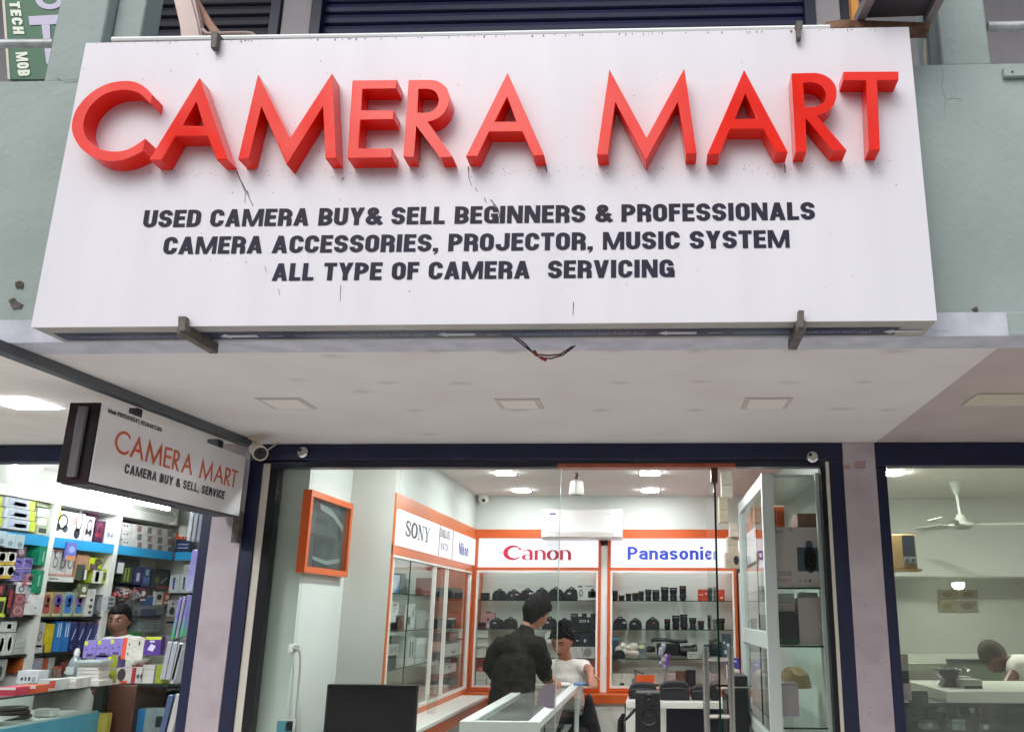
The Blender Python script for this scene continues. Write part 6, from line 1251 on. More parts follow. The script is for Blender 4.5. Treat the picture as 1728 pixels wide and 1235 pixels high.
for k in range(6): LG('cable_pack', 'bright blue hanging pack in the row' if k < 2 else 'navy pack with white slanting cable', 92+13*k, 1048+.3*k, 104+13*k, 1101-.6*k, '#2a78c4' if k < 2 else '#232a66', [('r', .3, .5, .45, .95, '#c9dcf0'), ('r', .6, .5, .75, .95, '#c9dcf0')] if k < 2 else [('p', [(.2, .4), (.35, .4), (.7, .75), (.6, .78)], '#c5cbe8'), ('r', .2, .95, .5, 1, '#c8664c'), ('r', .3, .1, .5, .25, '#515aa0')], None, 'blue hanging packs' if k < 2 else 'navy cable packs')
# lowest row
for k, (u0, v0, u1, v1, c, lb, mk) in enumerate([(-5, 1112, 10, 1148, '#a8aaa4', 'grey box at the photo edge on the lowest shelf', [('e', .3, .4, .3, .3, '#33363a')]), (34, 1109, 52, 1134, '#a4531f', 'copper coloured round pack on the lowest shelf', [('e', .5, .5, .35, .45, '#c46a2c')]), (53, 1110, 70, 1148, '#9fa1ac', 'lilac grey carton on the lowest shelf', [('r', .3, .9, .6, .97, '#c77')]), (71, 1110, 79, 1145, '#b5552c', 'thin orange carton between grey cartons', []), (80, 1109, 90, 1146, '#a6a6a4', 'narrow grey carton right of the thin orange one', []), (87, 1124, 104, 1148, '#8d8d88', 'grey carton with an orange band', [('r', 0, .85, 1, 1, '#c0552f'), ('r', .4, 0, .6, .8, '#b35a3a')])]): LG('carton', lb, u0, v0, u1, v1, c, mk)
rr = random.Random(77)
for k, (u, v, lb) in enumerate([(44, 968, 'rosy pack hanging left of the second emerald carton'), (47, 992, 'silver pack between the maroon pack and the upright'), (108, 1116, 'dark red pack on the lowest shelf right of the grey cartons'), (120, 1112, 'slate pack on the lowest shelf behind the sanitizer'), (184, 1003, 'tan pack under the lime packs'), (135, 985, 'olive pack under the camouflage pack'), (200, 990, 'steel pack under the black pack with a white card'), (236, 992, 'wine pack under the dark purple pack'), (262, 998, 'pale pack near the inner shelf corner'), (276, 1000, 'orange pack at the inner shelf corner')]):
    w_, h = rr.uniform(11, 15), rr.uniform(16, 24); c = ['#a8747a', '#a9adb0', '#7c2f33', '#4d565e', '#9c8460', '#6c7048', '#7b858c', '#5c2438', '#c3c1ba', '#b5572c'][k]
    LG('hanging_pack', lb, u, v, u+w_, v+h, c, [('e', .5, .6, .28, .22, '#d6d6d2' if k % 2 else '#2b2d30'), ('r', .1, .06, .9, .2, '#e0ddd4')], None, None, XL-.012, .03)
# things at the shop's back wall
def BG(name, label, u0, v0, u1, v1, col, marks=(), zb=None, group=None): return gY(name, label, 'box', u0, v0, u1, v1, YLB+.02, .1, col, list(marks), zb, group)
BG('orange_box', 'orange striped box at the back corner above the blue strip', 296, 899, 319, 910, '#c24a22', [('r', .4, .1, .5, .9, '#dba58c'), ('r', .65, .1, .72, .9, '#dba58c')]); BG('game_box', 'dark blue carton under the orange striped box', 296, 911, 320, 931, '#1a2c4c', [('r', .15, .3, .9, .38, '#9fb1cc'), ('r', .15, .6, .9, .68, '#9fb1cc')])
for k in range(2): BG('trimmer_box', ['white carton with a blue trimmer, left of the two', 'white carton with a grey blue trimmer, right of the two'][k], 286+17*k, 970, 302+17*k, 1000, '#cdd3d4', [('r', .35, .2, .55, .8, ['#274a9c', '#56607c'][k]), ('e', .45, .8, .12, .08, '#333')])
BG('trimmer_box', 'white carton above the two trimmer cartons', 310, 952, 326, 969, '#c3c7c8', [('r', .5, .4, .9, .5, '#555')])
for k in range(2): LG('projector_box', ['grey carton with a blue screen picture, upper of two', 'grey carton with a dark screen picture, lower of two'][k], 224, 1004+20*k, 276, 1024+20*k, '#8c8b90', [('r', .25, .15, .75, .85, ['#3c639c', '#4a5370'][k]), ('p', [(.6, .15), (1, .3), (1, .4), (.6, .3)], '#33405c'), ('e', .1, .5, .06, .25, '#5d5c66')])
BG('speaker_box', 'grey carton with a small black speaker picture at the back', 282, 1012, 300, 1040, '#a8a6aa', [('e', .5, .35, .25, .25, '#2a2a2e'), ('r', .4, .7, .6, .85, '#2a2a2e')]); LG('clear_case', 'pale translucent storage case right of the salesman', 236, 1046, 272, 1066, '#8b9496', [('r', .05, .3, .95, .36, '#6d787a')]); LG('green_scrap', 'bright green packet behind the salesman', 222, 1066, 238, 1080, '#3d9c4a', ())
mb = MB(); rr = random.Random(12)
for i in range(22):
    c = Px(197+rr.random()*34, 996+rr.random()*10, XL+.02); d = Vector((rr.uniform(-.3, .3), rr.uniform(-1, 1), rr.uniform(-.6, .6))).normalized()*.04
    mb.bar(c-d, c+d, .012, .035+.02*rr.random(), C_(['#8a5a44', '#b9bcc0', '#b04a50', '#6d747a', '#4a4c50'][i % 5], .3), up=(rr.uniform(-1, 1), .2, rr.uniform(-1, 1)))
single('packet_heap', 'heap of crumpled foil packets above the salesman', 'packets', mb)
LG('white_rack', 'white wire rack card beside the salesman head', 181, 1006, 193, 1030, '#c9ccce', [('r', .15, .1, .85, .3, '#55595e'), ('r', .15, .4, .85, .6, '#55595e'), ('r', .15, .7, .85, .9, '#55595e')], None, None, XL+.02)
# phone cases hanging by the navy post
YC = 5.35
def case(lab, u0, v0, u1, v1, col, grp, du=0):
    x0, x1 = Py(u0, v0, YC).x, Py(u1, v0, YC).x; za, zb2 = Py(u0, v0, YC).z, Py(u0, v1, YC).z; d = Py(u0+du, v1, YC).x-Py(u0, v1, YC).x
    mb = MB(); mb.prism([(x0, YC, za), (x1, YC, za), (x1+d, YC, zb2), (x0+d, YC, zb2)], (0, .12, 0), col); single('phone_case', lab, 'phone case', mb, grp, bevel=.004)
m_ir = M('iridescent', '#8f86d8', .2, col2='#58c08a', vscale=5, lo=.4, hi=.6); m_cl = M('case_clear', '#b9bfc4', .15)
for k in range(3): case('white edged phone case pack hanging under the sign by the navy post', 321+8*k, 863+1*k, 327+8*k, 912+1*k, C_(['#c3cace', '#9fa6ac', '#8e98a8'][k], .3), 'white edged phone case packs')
case('violet iridescent phone case pack by the navy post', 325, 927, 336, 998, M('violet_case', '#9b93d6', .2, col2='#b8c2dc', vscale=6), None, -4)
for k in range(3): case(['green violet iridescent case pack first from the left', 'grey case pack between two iridescent ones', 'bright green violet iridescent case pack by the post'][k], 302+7*k, 1008-2*k, 307+7*k, 1078-2*k, [m_ir, C_('#a3a1ad', .3), m_ir][k], None, -5)
for k in range(3): case('clear hanging phone case pack below the iridescent ones', 283+9*k, 1082+1*k, 291+9*k, 1146+1*k, m_cl, 'clear phone case packs', -5)
case('long white edged case pack leaning under the clear ones', 303, 1086, 309, 1153, C_('#c9cdd0', .3), None, -8)
for k in range(2): case(['navy and white case pack at the bottom by the post', 'white bordered case pack at the very bottom'][k], 284+13*k, 1172-2*k, 293+13*k, 1250, [C_('#56688c', .25), C_('#c6c9c6', .3)][k], None, -9)
# counters
LX, LZ = Pz(0, 1177, 1.02).x, 1.02
LY0, LY1 = 4.6, Pz(182, 1153, 1.02).y
m_ct = M('counter_trim', '#1e2c2a', .3)
t = thing('glass_counter', 'glass topped counter with a blue base band in the mobile shop', 'counter', (LX-.25, 5.8, 0))
mb = MB(); mb.box(LX-.5, LY0, LZ-.01, LX, LY1, LZ-.001, m_glass_c); mb.build('glass_top', t)
mb = MB(); mb.box(LX, LY0, LZ-.011, LX+.004, LY1, LZ, m_ct); mb.build('top_edge', t)
zb0 = Px(75, 1217, LX).z
mb = MB(); mb.box(LX-.49, LY0, zb0-.0008, LX-.014, LY1-.06, zb0+.008, C_('#c9d3cc', .3)); mb.build('deck', t)
mb = MB(); mb.box(LX-.012, LY0, zb0, LX-.006, LY1-.02, LZ-.012, m_glass_c); mb.build('front_glass', t)
mb = MB(); mb.box(LX-.5, LY0, zb0-.16, LX, LY1-.02, zb0-.001, M('counter_blue', '#4d98ad', .4, var=.2)); mb.build('base_band', t)
mb = MB(); mb.box(LX-.48, LY0, .02, LX-.02, LY1-.03, zb0-.161, C_('#bdb5a8')); mb.build('base', t)
mb = MB(); mb.box(LX-.52, LY0, .3, LX-.505, LY1, LZ-.012, m_shw); mb.build('back_board', t)
mb = MB(); mb.box(LX-.06, LY1-.05, .1, LX+.0, LY1-.0, LZ-.012, m_ct); mb.build('corner_post', t)
rr = random.Random(21)
for k, (lb, c, sh) in enumerate([('brown carton inside the left counter', '#6d4a40', (.1, .1, .12)), ('white packet inside the left counter', '#cfd3cf', (.12, .08, .05)), ('pair of dark glasses inside the left counter', '#262c2a', (.1, .06, .02))]):
    y = [4.9, 5.75, 5.3][k]; x = LX-[.12, .1, .38][k]
    mb = MB(); mb.box(x-sh[0]/2, y-sh[1]/2, zb0+.009, x+sh[0]/2, y+sh[1]/2, zb0+.009+sh[2], C_(c)); single('counter_item', lb, 'item', mb, bevel=min(.012, sh[2]/3))
mb = MB(); cc = Vector((LX-.2, 5.55, zb0+.03))
for k in range(3): mb.tube([cc+Vector(((.11-.012*k)*math.cos(R(a)), (.11-.012*k)*math.sin(R(a)), .022*k)) for a in range(0, 361, 20)], .014, m_blackp, 7)
single('cable_coil', 'black coil of cable lying inside the left counter', 'cable', mb)
mb = MB(); mb.prism([(LX-.3, 5.05, zb0+.012), (LX-.06, 5.0, zb0+.012), (LX-.03, 5.4, zb0+.05), (LX-.28, 5.45, zb0+.04)], (0, 0, .003), C_('#d3d9d6')); single('paper_sheet', 'loose white paper sheet lying inside the left counter', 'paper', mb)
# second arm of the counter, facing the street
YA = LY1+.06
xb0, xb1 = Py(182, 1180, YA).x, Py(228, 1180, YA).x
mb = MB(); mb.box(xb0, YA, 0, xb1, YA+.4, LZ-.012, M('brown_panel', '#4a2f22', .5, var=.2, vscale=6)); single('counter_end', 'dark brown wooden panel at the end of the glass counter', 'panel', mb, bevel=.004)
t = thing('glass_counter', 'street facing glass counter holding a blue boxed device', 'counter', (-3.3, YA, 0))
xc1 = Py(322, 1180, YA).x
mb = MB(); mb.box(xb1+.002, YA, .962+.04, xc1, YA+.4, LZ-.005, m_glass_c); mb.build('glass_top', t)
mb = MB(); mb.box(xb1+.002, YA-.003, LZ-.018, xc1, YA-.0005, LZ-.004, m_ct); mb.build('top_edge', t)
mb = MB(); mb.box(xb1+.004, YA+.004, .70, xc1, YA+.01, LZ-.02, m_glass_c); mb.build('front_glass', t)
mb = MB(); mb.box(xb1+.002, YA+.001, 0.02, xc1, YA+.4, .695, M('brown_panel', '#4a2f22')); mb.build('base', t); mb = MB(); mb.box(xb1+.002, YA+.39, .696, xc1, YA+.4, LZ-.02, m_shd2); mb.build('back_panel', t)
gY('device_box', 'blue and grey boxed device inside the street facing counter', 'box', 232, 1172, 300, 1212, YA+.06, .12, '#8a9698', [('r', 0, 0, .22, 1, '#2a6ea4'), ('r', .5, .25, .92, .7, '#1c2124')], .697)
gY('yellow_bag', 'yellow green paper bag with orange print below the counter', 'bag', 146, 1203, 178, 1262, YA-.12, .05, '#b5a94e', [('r', 0, .8, .4, 1, '#c9683a'), ('r', .4, .3, .55, .5, '#4a3c22')])
# boxes standing on the counters
ZK = LZ-.003
def YT_(u, v): return Pz(u, v, LZ+.001).y
def KG(name, label, u0, v0, u1, v1, col, marks=(), Y=None, zb=None, depth=.1, group=None): return gY(name, label, 'box', u0, v0, u1, v1, Y or YA+.03, depth, col, list(marks), zb, group)
pm = [('r', .02, .72, .3, .95, '#c6d23a'), ('p', [(.15, .45), (.3, .55), (.3, .45)], '#2c2540'), ('p', [(.6, .5), (.8, .6), (.8, .5)], '#2c2540'), ('r', .3, .1, .8, .25, '#4b4560')]
for k in range(3): KG('charger_box', 'violet carton with a lime label in the upper row on the counter', 141+22*k, 1080-1.5*k, 162+22*k, 1110-1.5*k, '#8f80c8', pm, None, None, .1, 'violet cartons in the upper row')
KG('charger_box', 'white and orange carton at the right of the violet row', 206, 1076, 242, 1112, '#d3d1c6', [('r', 0, 0, .2, 1, '#d05236'), ('r', .28, .65, .34, .75, '#222'), ('r', .28, .2, .34, .3, '#222'), ('r', .75, .65, .82, .85, '#222')])
KG('charger_box', 'violet and olive carton second from the counter top', 161, 1105, 198, 1127, '#8d7ec6', [('r', .7, 0, 1, 1, '#93962e'), ('r', .55, .6, .72, .9, '#c6d23a')]); KG('charger_box', 'violet and olive carton standing on the counter glass', 165, 1127, 197, 1149, '#8273ba', [('r', .55, 0, 1, 1, '#8d9030'), ('r', .42, .55, .6, .85, '#c6d23a')], None, ZK)
KG('speaker_box', 'white and red carton with a black fan picture', 199, 1112, 231, 1138, '#c9c4bf', [('e', .25, .55, .22, .4, '#3c3636'), ('r', .2, 0, .6, .15, '#c7482f'), ('r', .78, 0, 1, 1, '#8c2630')], None, ZK); KG('speaker_box', 'white carton with two black circles beside the red one', 231, 1111, 243, 1137, '#c3c0ba', [('e', .35, .45, .2, .15, '#4a4a4a'), ('e', .8, .45, .15, .15, '#4a4a4a')], None, ZK)
KG('lidded_box', 'plain white lidded carton right of the circles carton', 242, 1106, 262, 1137, '#c8c5bd', [('r', 0, .72, 1, .76, '#8c8a84')], None, ZK); KG('charger_box', 'dark purple carton with a lime top and white plug picture', 244, 1074, 271, 1105, '#4b2f7e', [('r', 0, .84, 1.0, 1, '#b9c63a'), ('p', [(.2, .3), (.55, .2), (.7, .5), (.4, .62)], '#cfcbe4'), ('r', .3, .7, .6, .8, '#cfcbe4')]); KG('charger_box', 'brownish carton behind the dark purple one', 272, 1073, 290, 1105, '#5c5560', [], YA+.08); KG('charger_box', 'olive carton below the dark purple one', 262, 1106, 276, 1137, '#8fa02c', [('r', 0, 0, .2, 1, '#6a4a72')], None, ZK)
for k in range(5): KG('phone_box', 'white flat carton in the stack beside the sanitizer', 131-1*(k > 2), 1118+6.4*k, 167-1*(k % 2), 1124+6.4*k, '#d6d3cc', [('r', 0, 0, 1, .12, '#9c9a94')], YT_(145, 1155)+.02, None, .12, 'stacked white flat cartons')
KG('plastic_tray', 'clear shallow tray on top of the white stack', 126, 1114, 171, 1118, '#b7c4c0', [], YT_(145, 1155), None, .14); KG('phone_box', 'white wide carton under the stack', 96, 1144, 128, 1161, '#d3d0c9', [('r', .5, .7, 1, .95, '#e4e2dc'), ('r', 0, .45, 1, .5, '#a09d97')], YT_(112, 1161), LZ, .15); KG('phone_box', 'white wide carton with a red sticker', 122, 1148, 167, 1157, '#d0cdc6', [('r', .3, .1, .5, .8, '#a4504a')], YT_(145, 1157), LZ, .15)
KG('pod_box', 'white carton with a row of black pods on the counter', 29, 1131, 64, 1152, '#d5d8da', [('r', .2, .2, .3, .45, '#333'), ('r', .38, .2, .46, .5, '#333'), ('r', .55, .2, .65, .5, '#333'), ('o', .82, .3, .08, .18, .4, '#333')], YT_(46, 1160), None, .1)
KG('flat_box', 'white and red flat cartons at the front of the counter', 64, 1144, 94, 1162, '#cdd0cb', [('r', .65, .2, 1, .9, '#b34a40')], YT_(79, 1164), LZ, .14); KG('flat_box', 'orange carton lying at the front of the counter', 24, 1155, 60, 1168, '#c85a38', [('r', 0, .6, 1, 1, '#e0ddd6')], YT_(42, 1169), LZ, .12); KG('flat_box', 'pink red carton at the photo edge of the counter', -6, 1158, 26, 1172, '#c43a52', [('r', 0, .7, 1, 1, '#e4dcd8')], YT_(10, 1173), LZ, .12)
t = thing('sanitizer_bottle', 'clear sanitizer bottle with a white cap behind the white stack', 'bottle', tuple(Pz(122, 1150, LZ)))
c = Pz(122, 1150, LZ); h = Py(122, 1106, c.y).z-LZ
mb = MB(); mb.lathe([(0, 0), (.045, 0), (.047, h*.6), (.03, h*.9), (.016, h), (0, h)], c, (0, 0, 1), M('bottle_clear', '#7f8a8c', .1), 16); mb.quad((c.x-.03, c.y-.049, c.z+h*.3), (c.x+.03, c.y-.049, c.z+h*.3), (c.x+.03, c.y-.049, c.z+h*.6), (c.x-.03, c.y-.049, c.z+h*.6), C_('#b4babb')); mb.build('body', t)
mb = MB(); mb.lathe([(0, h), (.018, h), (.02, h+.03), (.01, h+.05), (0, h+.05)], c, (0, 0, 1), m_wlam, 12); mb.build('cap', t)

# ================================================================ shop on the right
SR = thing('shopfront', 'navy framed glass shopfront of the dim shop on the right', 'shopfront', (3, YF, 0))
zR = Py(1600, 785.5, YF).z
fbox('header_beam', 1.227, zR, 6, ZS-.002, m_navy, YF-.012, YF+.1, .004, SR); fbox('post', 1.227, 0, 1.284, zR-.001, m_navy, YF-.006, YF+.09, .003, SR)
mb = MB(); mb.box(1.285, YF+.03, .1, 6, YF+.04, zR-.001, glass_mat('right_glass', (.93, .955, .93), 1.6, 0, .09)); mb.build('glass_pane', SR)
m_rw = M('right_wall', '#d6d6d0', .7, var=.03, vscale=2); m_rw2 = M('right_wall_low', '#bfc0b6', .7, var=.05)
YRB = 8.9
mb = MB(); mb.box(1.06, YF+.101, ZC, 6, 9.6, ZC+.08, m_ceil); struct('ceiling', mb)
zbm = Py(1600, 972, YRB-.35).z
mb = MB(); mb.box(1.22, YRB+.2, 0, 6, YRB+.28, ZC-.001, m_rw2); struct('wall', mb)
mb = MB(); mb.box(1.22, YRB-.35, zbm, 6, YRB+.199, ZC-.001, m_rw); struct('wall', mb)
mb = MB(); mb.box(1.16, YF+.31, 0, 1.22, YRB+.2, ZC-.001, m_rw); struct('wall', mb)
mb = MB(); mb.box(5.9, YF+.11, 0, 5.98, YRB+.2, ZC-.001, m_rw); struct('wall', mb)
GR = 'ceiling lamps of the right shop'
m_lampR = M('lamp_panel_right', '#ffffff', .5, emit=225, emitcol='#fbfff8')
c = Pz(1503, 797, ZC); panel(0, 0, 'bright ceiling lamp at the top left corner of the right window', GR, p=c, mat=m_lampR, r=.09)
c = Pz(1660, 845.5, ZC); panel(0, 0, 'lit ceiling lamp behind the fan in the right shop', GR, p=c, mat=m_lampR, r=.07, rx=.11)
panel(0, 0, 'lit ceiling lamp further right beyond the photo edge', GR, p=Vector((3.6, 6.6, ZC)), mat=m_lampR, r=.09)
t = thing('bowl_lamp', 'small bright bowl lamp under the beam of the right shop', 'lamp', tuple(Py(1617, 985, YRB-.2)))
c = Py(1617, 986, YRB-.2); c.z = min(c.z, zbm-.03)
mb = MB(); mb.lathe([(0, -.045), (.035, -.04), (.055, -.015), (.058, .01), (0, .012)], c, (0, 0, 1), M('bowl_lit', '#ffffff', .4, emit=12, emitcol='#f6fff2'), 18); mb.build('bowl', t); mb = MB(); mb.lathe([(0, .013), (.062, .013), (.062, .028), (0, .03)], c, (0, 0, 1), m_wlam, 18); mb.build('base', t)
# ceiling fan
c = Pz(1612, 812, ZC); FY = c.y; m_fan = M('fan_white', '#c3c6bd', .4)
t = thing('ceiling_fan', 'off white ceiling fan in the dim shop on the right', 'fan', (c.x, FY, 2.2))
zt_ = lambda v: Py(1612, v, FY).z
mb = MB(); mb.lathe([(0, 0), (.055, 0), (.05, -.02), (.02, zt_(834)-ZC), (.0, zt_(834)-ZC)], (c.x, FY, ZC-.001), (0, 0, 1), m_fan, 18); mb.build('canopy', t)
mb = MB(); mb.tube([(c.x, FY, zt_(834)), (c.x+.012, FY, zt_(868))], .011, m_wlam, 10); mb.build('rod', t)
mb = MB(); a = zt_(868); b = zt_(886); mb.lathe([(0, a), (.03, a), (.05, a-.05), (.095, b+.015), (.1, b-.005), (.07, b-.03), (0, b-.04)], (c.x+.014, FY, 0), (0, 0, 1), m_fan, 24); mb.build('motor', t)
for ang in (-8, 112, 232):
    d = Vector((math.cos(R(ang)), math.sin(R(ang)), 0)); n_ = Vector((-d.y, d.x, 0)); o_ = Vector((c.x+.014, FY, b+.005))
    mb = MB(); mb.prism([o_+d*.09-n_*.02, o_+d*.2-n_*.055+Vector((0, 0, -.01)), o_+d*.56-n_*.06+Vector((0, 0, -.01)), o_+d*.56+n_*.05+Vector((0, 0, .012)), o_+d*.2+n_*.05+Vector((0, 0, .012)), o_+d*.09+n_*.02], (0, 0, .005), m_fan); mb.build('blade', t)
# wooden wall box
t = thing('switch_cabinet', 'tan wooden wall box with a dark window and two knobs', 'cabinet', tuple(Py(1520, 960, 7.0)))
a, b = Py(1498, 901, 7.0), Py(1549, 959, 7.0); m_tan = M('tan_wood', '#8a6f45', .5, var=.2, vscale=5)
mb = MB(); mb.box(a.x-.1, 7.0, b.z, b.x, 7.12, a.z, m_tan); mb.build('body', t, .006)
mb = MB(); x_ = lambda k: a.x+(b.x-a.x)*k; z_ = lambda k: b.z+(a.z-b.z)*k
mb.box(x_(.5), 6.995, z_(.35), x_(.93), 6.999, z_(.96), C_('#1f2a33', .2)); mb.build('window', t)
mb = MB(); mb.box(x_(.52), 6.99, z_(.14), x_(.95), 6.999, z_(.34), M('knob_plate', '#9aa3a8', .3, metal=.7)); mb.build('knob_plate', t)
for k in (.62, .83): mb = MB(); mb.lathe([(0, 0), (.012, 0), (.011, -.015), (0, -.016)], (x_(k), 6.989, z_(.24)), (0, 1, 0), C_('#2a2d30'), 12); mb.build('knob', t)
mb = MB(); mb.box(a.x-.12, 6.99, b.z-.02, b.x+.03, 7.14, b.z-.001, m_tan); mb.build('sill', t)
# notices on the rear wall of the right shop
for k, (u0, v0, u1, v1, cl, lb) in enumerate([(1584, 995, 1613, 1010, '#9c8a66', 'yellowish framed picture, upper left on the far wall'), (1615, 995, 1650, 1009, '#9a8d7a', 'brownish framed picture, upper right on the far wall'), (1584, 1013, 1612, 1032, '#8c8766', 'olive framed picture, lower left on the far wall'), (1614, 1013, 1650, 1032, '#8d8578', 'grey framed picture, lower right on the far wall')]):
    gY('wall_picture', lb, 'picture', u0, v0, u1, v1, YRB+.18, .018, cl, [('e', .5, .5, .3, .3, '#6f6248'), ('r', .05, .05, .95, .12, '#7d7a66')], None, 'pictures on the far wall of the right shop')
# counters and things
t = thing('counter', 'pale counter with a white top in the right shop', 'counter', (2.0, 5.6, 0))
zc = Py(1640, 1165, 5.35).z; m_rc = M('counter_cream', '#cfd3c6', .4)
mb = MB(); mb.box(1.62, 5.3, zc-.06, 5.5, 6.15, zc, m_rc); mb.build('top', t, .003)
mb = MB(); mb.box(1.30, 5.3, zc-.085, 5.5, 6.1, zc-.061, m_ct); mb.build('dark_rail', t)  # dark strip just below the counter top
mb = MB(); mb.box(1.34, 5.33, .05, 5.5, 6.0, .12, m_rc); mb.box(1.34, 5.95, .121, 5.5, 6.0, zc-.086, M('green_grey_board', '#4c5a52', .5, col2='#6e7d74', vscale=3)); mb.build('base', t)
mb = MB(); mb.box(1.34, 5.32, .121, 5.5, 5.328, zc-.087, m_glass_c); mb.build('front_glass', t)
zs2 = Py(1640, 1215, 5.5).z
mb = MB(); mb.box(1.34, 5.36, zs2-.01, 5.5, 5.9, zs2, m_shelf); mb.build('glass_shelf', t)
rr = random.Random(31)
for k, (u, v, w_, h, cl, lb) in enumerate([(1555, 1195, 22, 30, '#2f4a40', 'dark green carton behind the right counter glass'), (1588, 1190, 16, 22, '#9fb3ae', 'pale teal packet behind the right counter glass'), (1606, 1198, 18, 26, '#56675f', 'grey green carton behind the right counter glass'), (1640, 1196, 24, 24, '#223029', 'almost black carton behind the right counter glass'), (1678, 1200, 20, 28, '#3a5a44', 'leaf green carton behind the right counter glass'), (1570, 1222, 26, 16, '#b9c3c9', 'silver packet low behind the right counter glass'), (1618, 1222, 22, 18, '#c3ced2', 'white blue packet low behind the right counter glass'), (1664, 1226, 24, 14, '#6d7f86', 'steel grey packet low behind the right counter glass')]):
    gY('packet', lb, 'packet', u-w_/2, v-h/2, u+w_/2, v+h/2, 5.48+.03*(k % 3), .1, M('sheen_%d' % k, cl, .2, var=.4, vscale=14), [('e', .5, .5, .2, .3, '#c9d4d2')] if k % 2 else [])
mb = MB(); mb.box(1.24, YRB-.1, Py(1580, 1119, YRB-.1).z, 4, YRB+.19, Py(1580, 1104, YRB-.1).z, m_rc); single('rear_counter', 'long pale counter along the far wall of the right shop', 'counter', mb)
mb = MB(); a, b = Py(1600, 1116, 7.3), Py(1720, 1133, 7.3); mb.box(a.x, 7.3, b.z-.3, b.x, 7.34, a.z, M('olive_board', '#5d6a54', .6)); mb.box(a.x, 7.29, a.z+.001, b.x, 7.36, a.z+.02, m_ct); single('desk_screen', 'dark edged desk screen behind the white cartons', 'screen', mb)
gY('white_block', 'pale upright block at the left edge of the right window', 'block', 1521, 1103, 1533, 1131, 5.1, .1, '#b3aaa4'); gY('black_block', 'black block between two pale ones at the right window edge', 'block', 1522, 1131, 1534, 1152, 5.1, .1, '#16181a'); gY('white_block', 'pale lower block at the left edge of the right window', 'block', 1525, 1153, 1538, 1181, 5.1, .1, '#b3aaa4')
gY('paper_sheet', 'white paper pad left of the tape dispenser', 'paper', 1535, 1119, 1580, 1131, 6.1, .05, '#b9c0ae'); 
t = thing('tape_dispenser', 'black desk organiser with silver clips on the right counter', 'organiser', tuple(Py(1600, 1160, 5.6)))
p = [Py(u, v, 5.6) for u, v in [(1582, 1128), (1618, 1130), (1620, 1140), (1612, 1146), (1616, 1158), (1590, 1158), (1597, 1146), (1588, 1140)]]; mb = MB(); mb.prism(p, (0, .1, 0), M('organiser_black', '#191a22', .25)); mb.build('body', t, .008)
mb = MB(); rr = random.Random(2)
for i in range(12): q = Py(1588+rr.random()*48, 1127+rr.random()*9, 5.58+.1*rr.random()); mb.bar(q, q+Vector((rr.uniform(-.03, .03), rr.uniform(-.02, .02), rr.uniform(0, .02))), .012, .008, m_steel)
mb.build('clips', t)
gY('carton', 'white carton standing on the right counter', 'box', 1617, 1141, 1640, 1158, 5.62, .1, '#b9bda9', (), zc); gY('stapler_box', 'white flat box with a black base on the right counter', 'box', 1626, 1145, 1658, 1160, 5.5, .12, '#bcc0ac', [('r', 0, 0, .95, .3, '#22262a'), ('r', 0, .72, 1, .75, '#8f947f')], zc)
gY('dark_bag', 'dark green bag in the lower left of the right window', 'bag', 1538, 1165, 1566, 1186, 5.2, .08, '#16241e', [('p', [(.6, .1), (1, .0), (.8, .9)], '#33443c')])

# ================================================================ people
def skin(nodes, edges, root, sub=2):
    names = list(nodes); me = bpy.data.meshes.new('tmp'); me.from_pydata([tuple(nodes[n][0]) for n in names], [(names.index(a), names.index(b)) for a, b in edges], [])
    o = bpy.data.objects.new('tmp', me); COL.objects.link(o); sk = o.modifiers.new('s', 'SKIN'); sk.branch_smoothing = .6
    ss = o.modifiers.new('u', 'SUBSURF'); ss.levels = sub; ss.render_levels = sub
    for i, n in enumerate(names):
        r = nodes[n][1]; d = me.skin_vertices[0].data[i]; d.radius = r if isinstance(r, tuple) else (r, r); d.use_root = (n == root)
    dg = bpy.context.evaluated_depsgraph_get(); dg.update()
    m2 = bpy.data.meshes.new_from_object(o.evaluated_get(dg)); V = [v.co.copy() for v in m2.vertices]; F = [list(p.vertices) for p in m2.polygons]
    bpy.data.objects.remove(o); bpy.data.meshes.remove(me); bpy.data.meshes.remove(m2); return V, F
def frame(face, up=(0, 0, 1)):           # columns right, forward(face), up
    f = Vector(face).normalized(); r = f.cross(Vector(up)).normalized(); u = r.cross(f); return Matrix(((r.x, f.x, u.x), (r.y, f.y, u.y), (r.z, f.z, u.z)))
def g_(d, s): return math.exp(-(d/s)**2)
def head_pt(dx, dy, dz):                 # unit direction -> point in metres (x right, y face, z up)
    x, y, z = dx*.075, dy*.094, dz*.118
    if dz < 0: x *= 1-.34*(-dz)**1.4
    if dy < 0 and dz < 0: y *= 1-.42*(-dz)
    if dy > 0 and dz < 0: y *= 1+.06*(-dz)
    if dy > 0:
        y += .024*g_(x, .013)*g_(z+.026, .02)+.010*g_(x, .010)*g_(z-.004, .02)
        y += .004*g_(z-.03, .012)*g_(x, .05)
        y -= .010*(g_(x-.031, .015)+g_(x+.031, .015))*g_(z-.012, .012)
        y += .007*g_(x, .024)*g_(z+.060, .010)-.004*g_(x, .02)*g_(z+.075, .006)+.008*g_(x, .022)*g_(z+.098, .014)
    return Vector((x, y, z))
def head(c, Rm, s=1.0, nu=44, nv=34):
    V = []; F = []
    for i in range(nv+1):
        t = math.pi*i/nv
        for j in range(nu):
            p = 2*math.pi*j/nu; V.append(Vector(c)+Rm @ (head_pt(math.sin(t)*math.cos(p), math.sin(t)*math.sin(p), math.cos(t))*s))
    for i in range(nv):
        for j in range(nu): F.append([i*nu+j, (i+1)*nu+j, (i+1)*nu+(j+1) % nu, i*nu+(j+1) % nu])
    return V, F
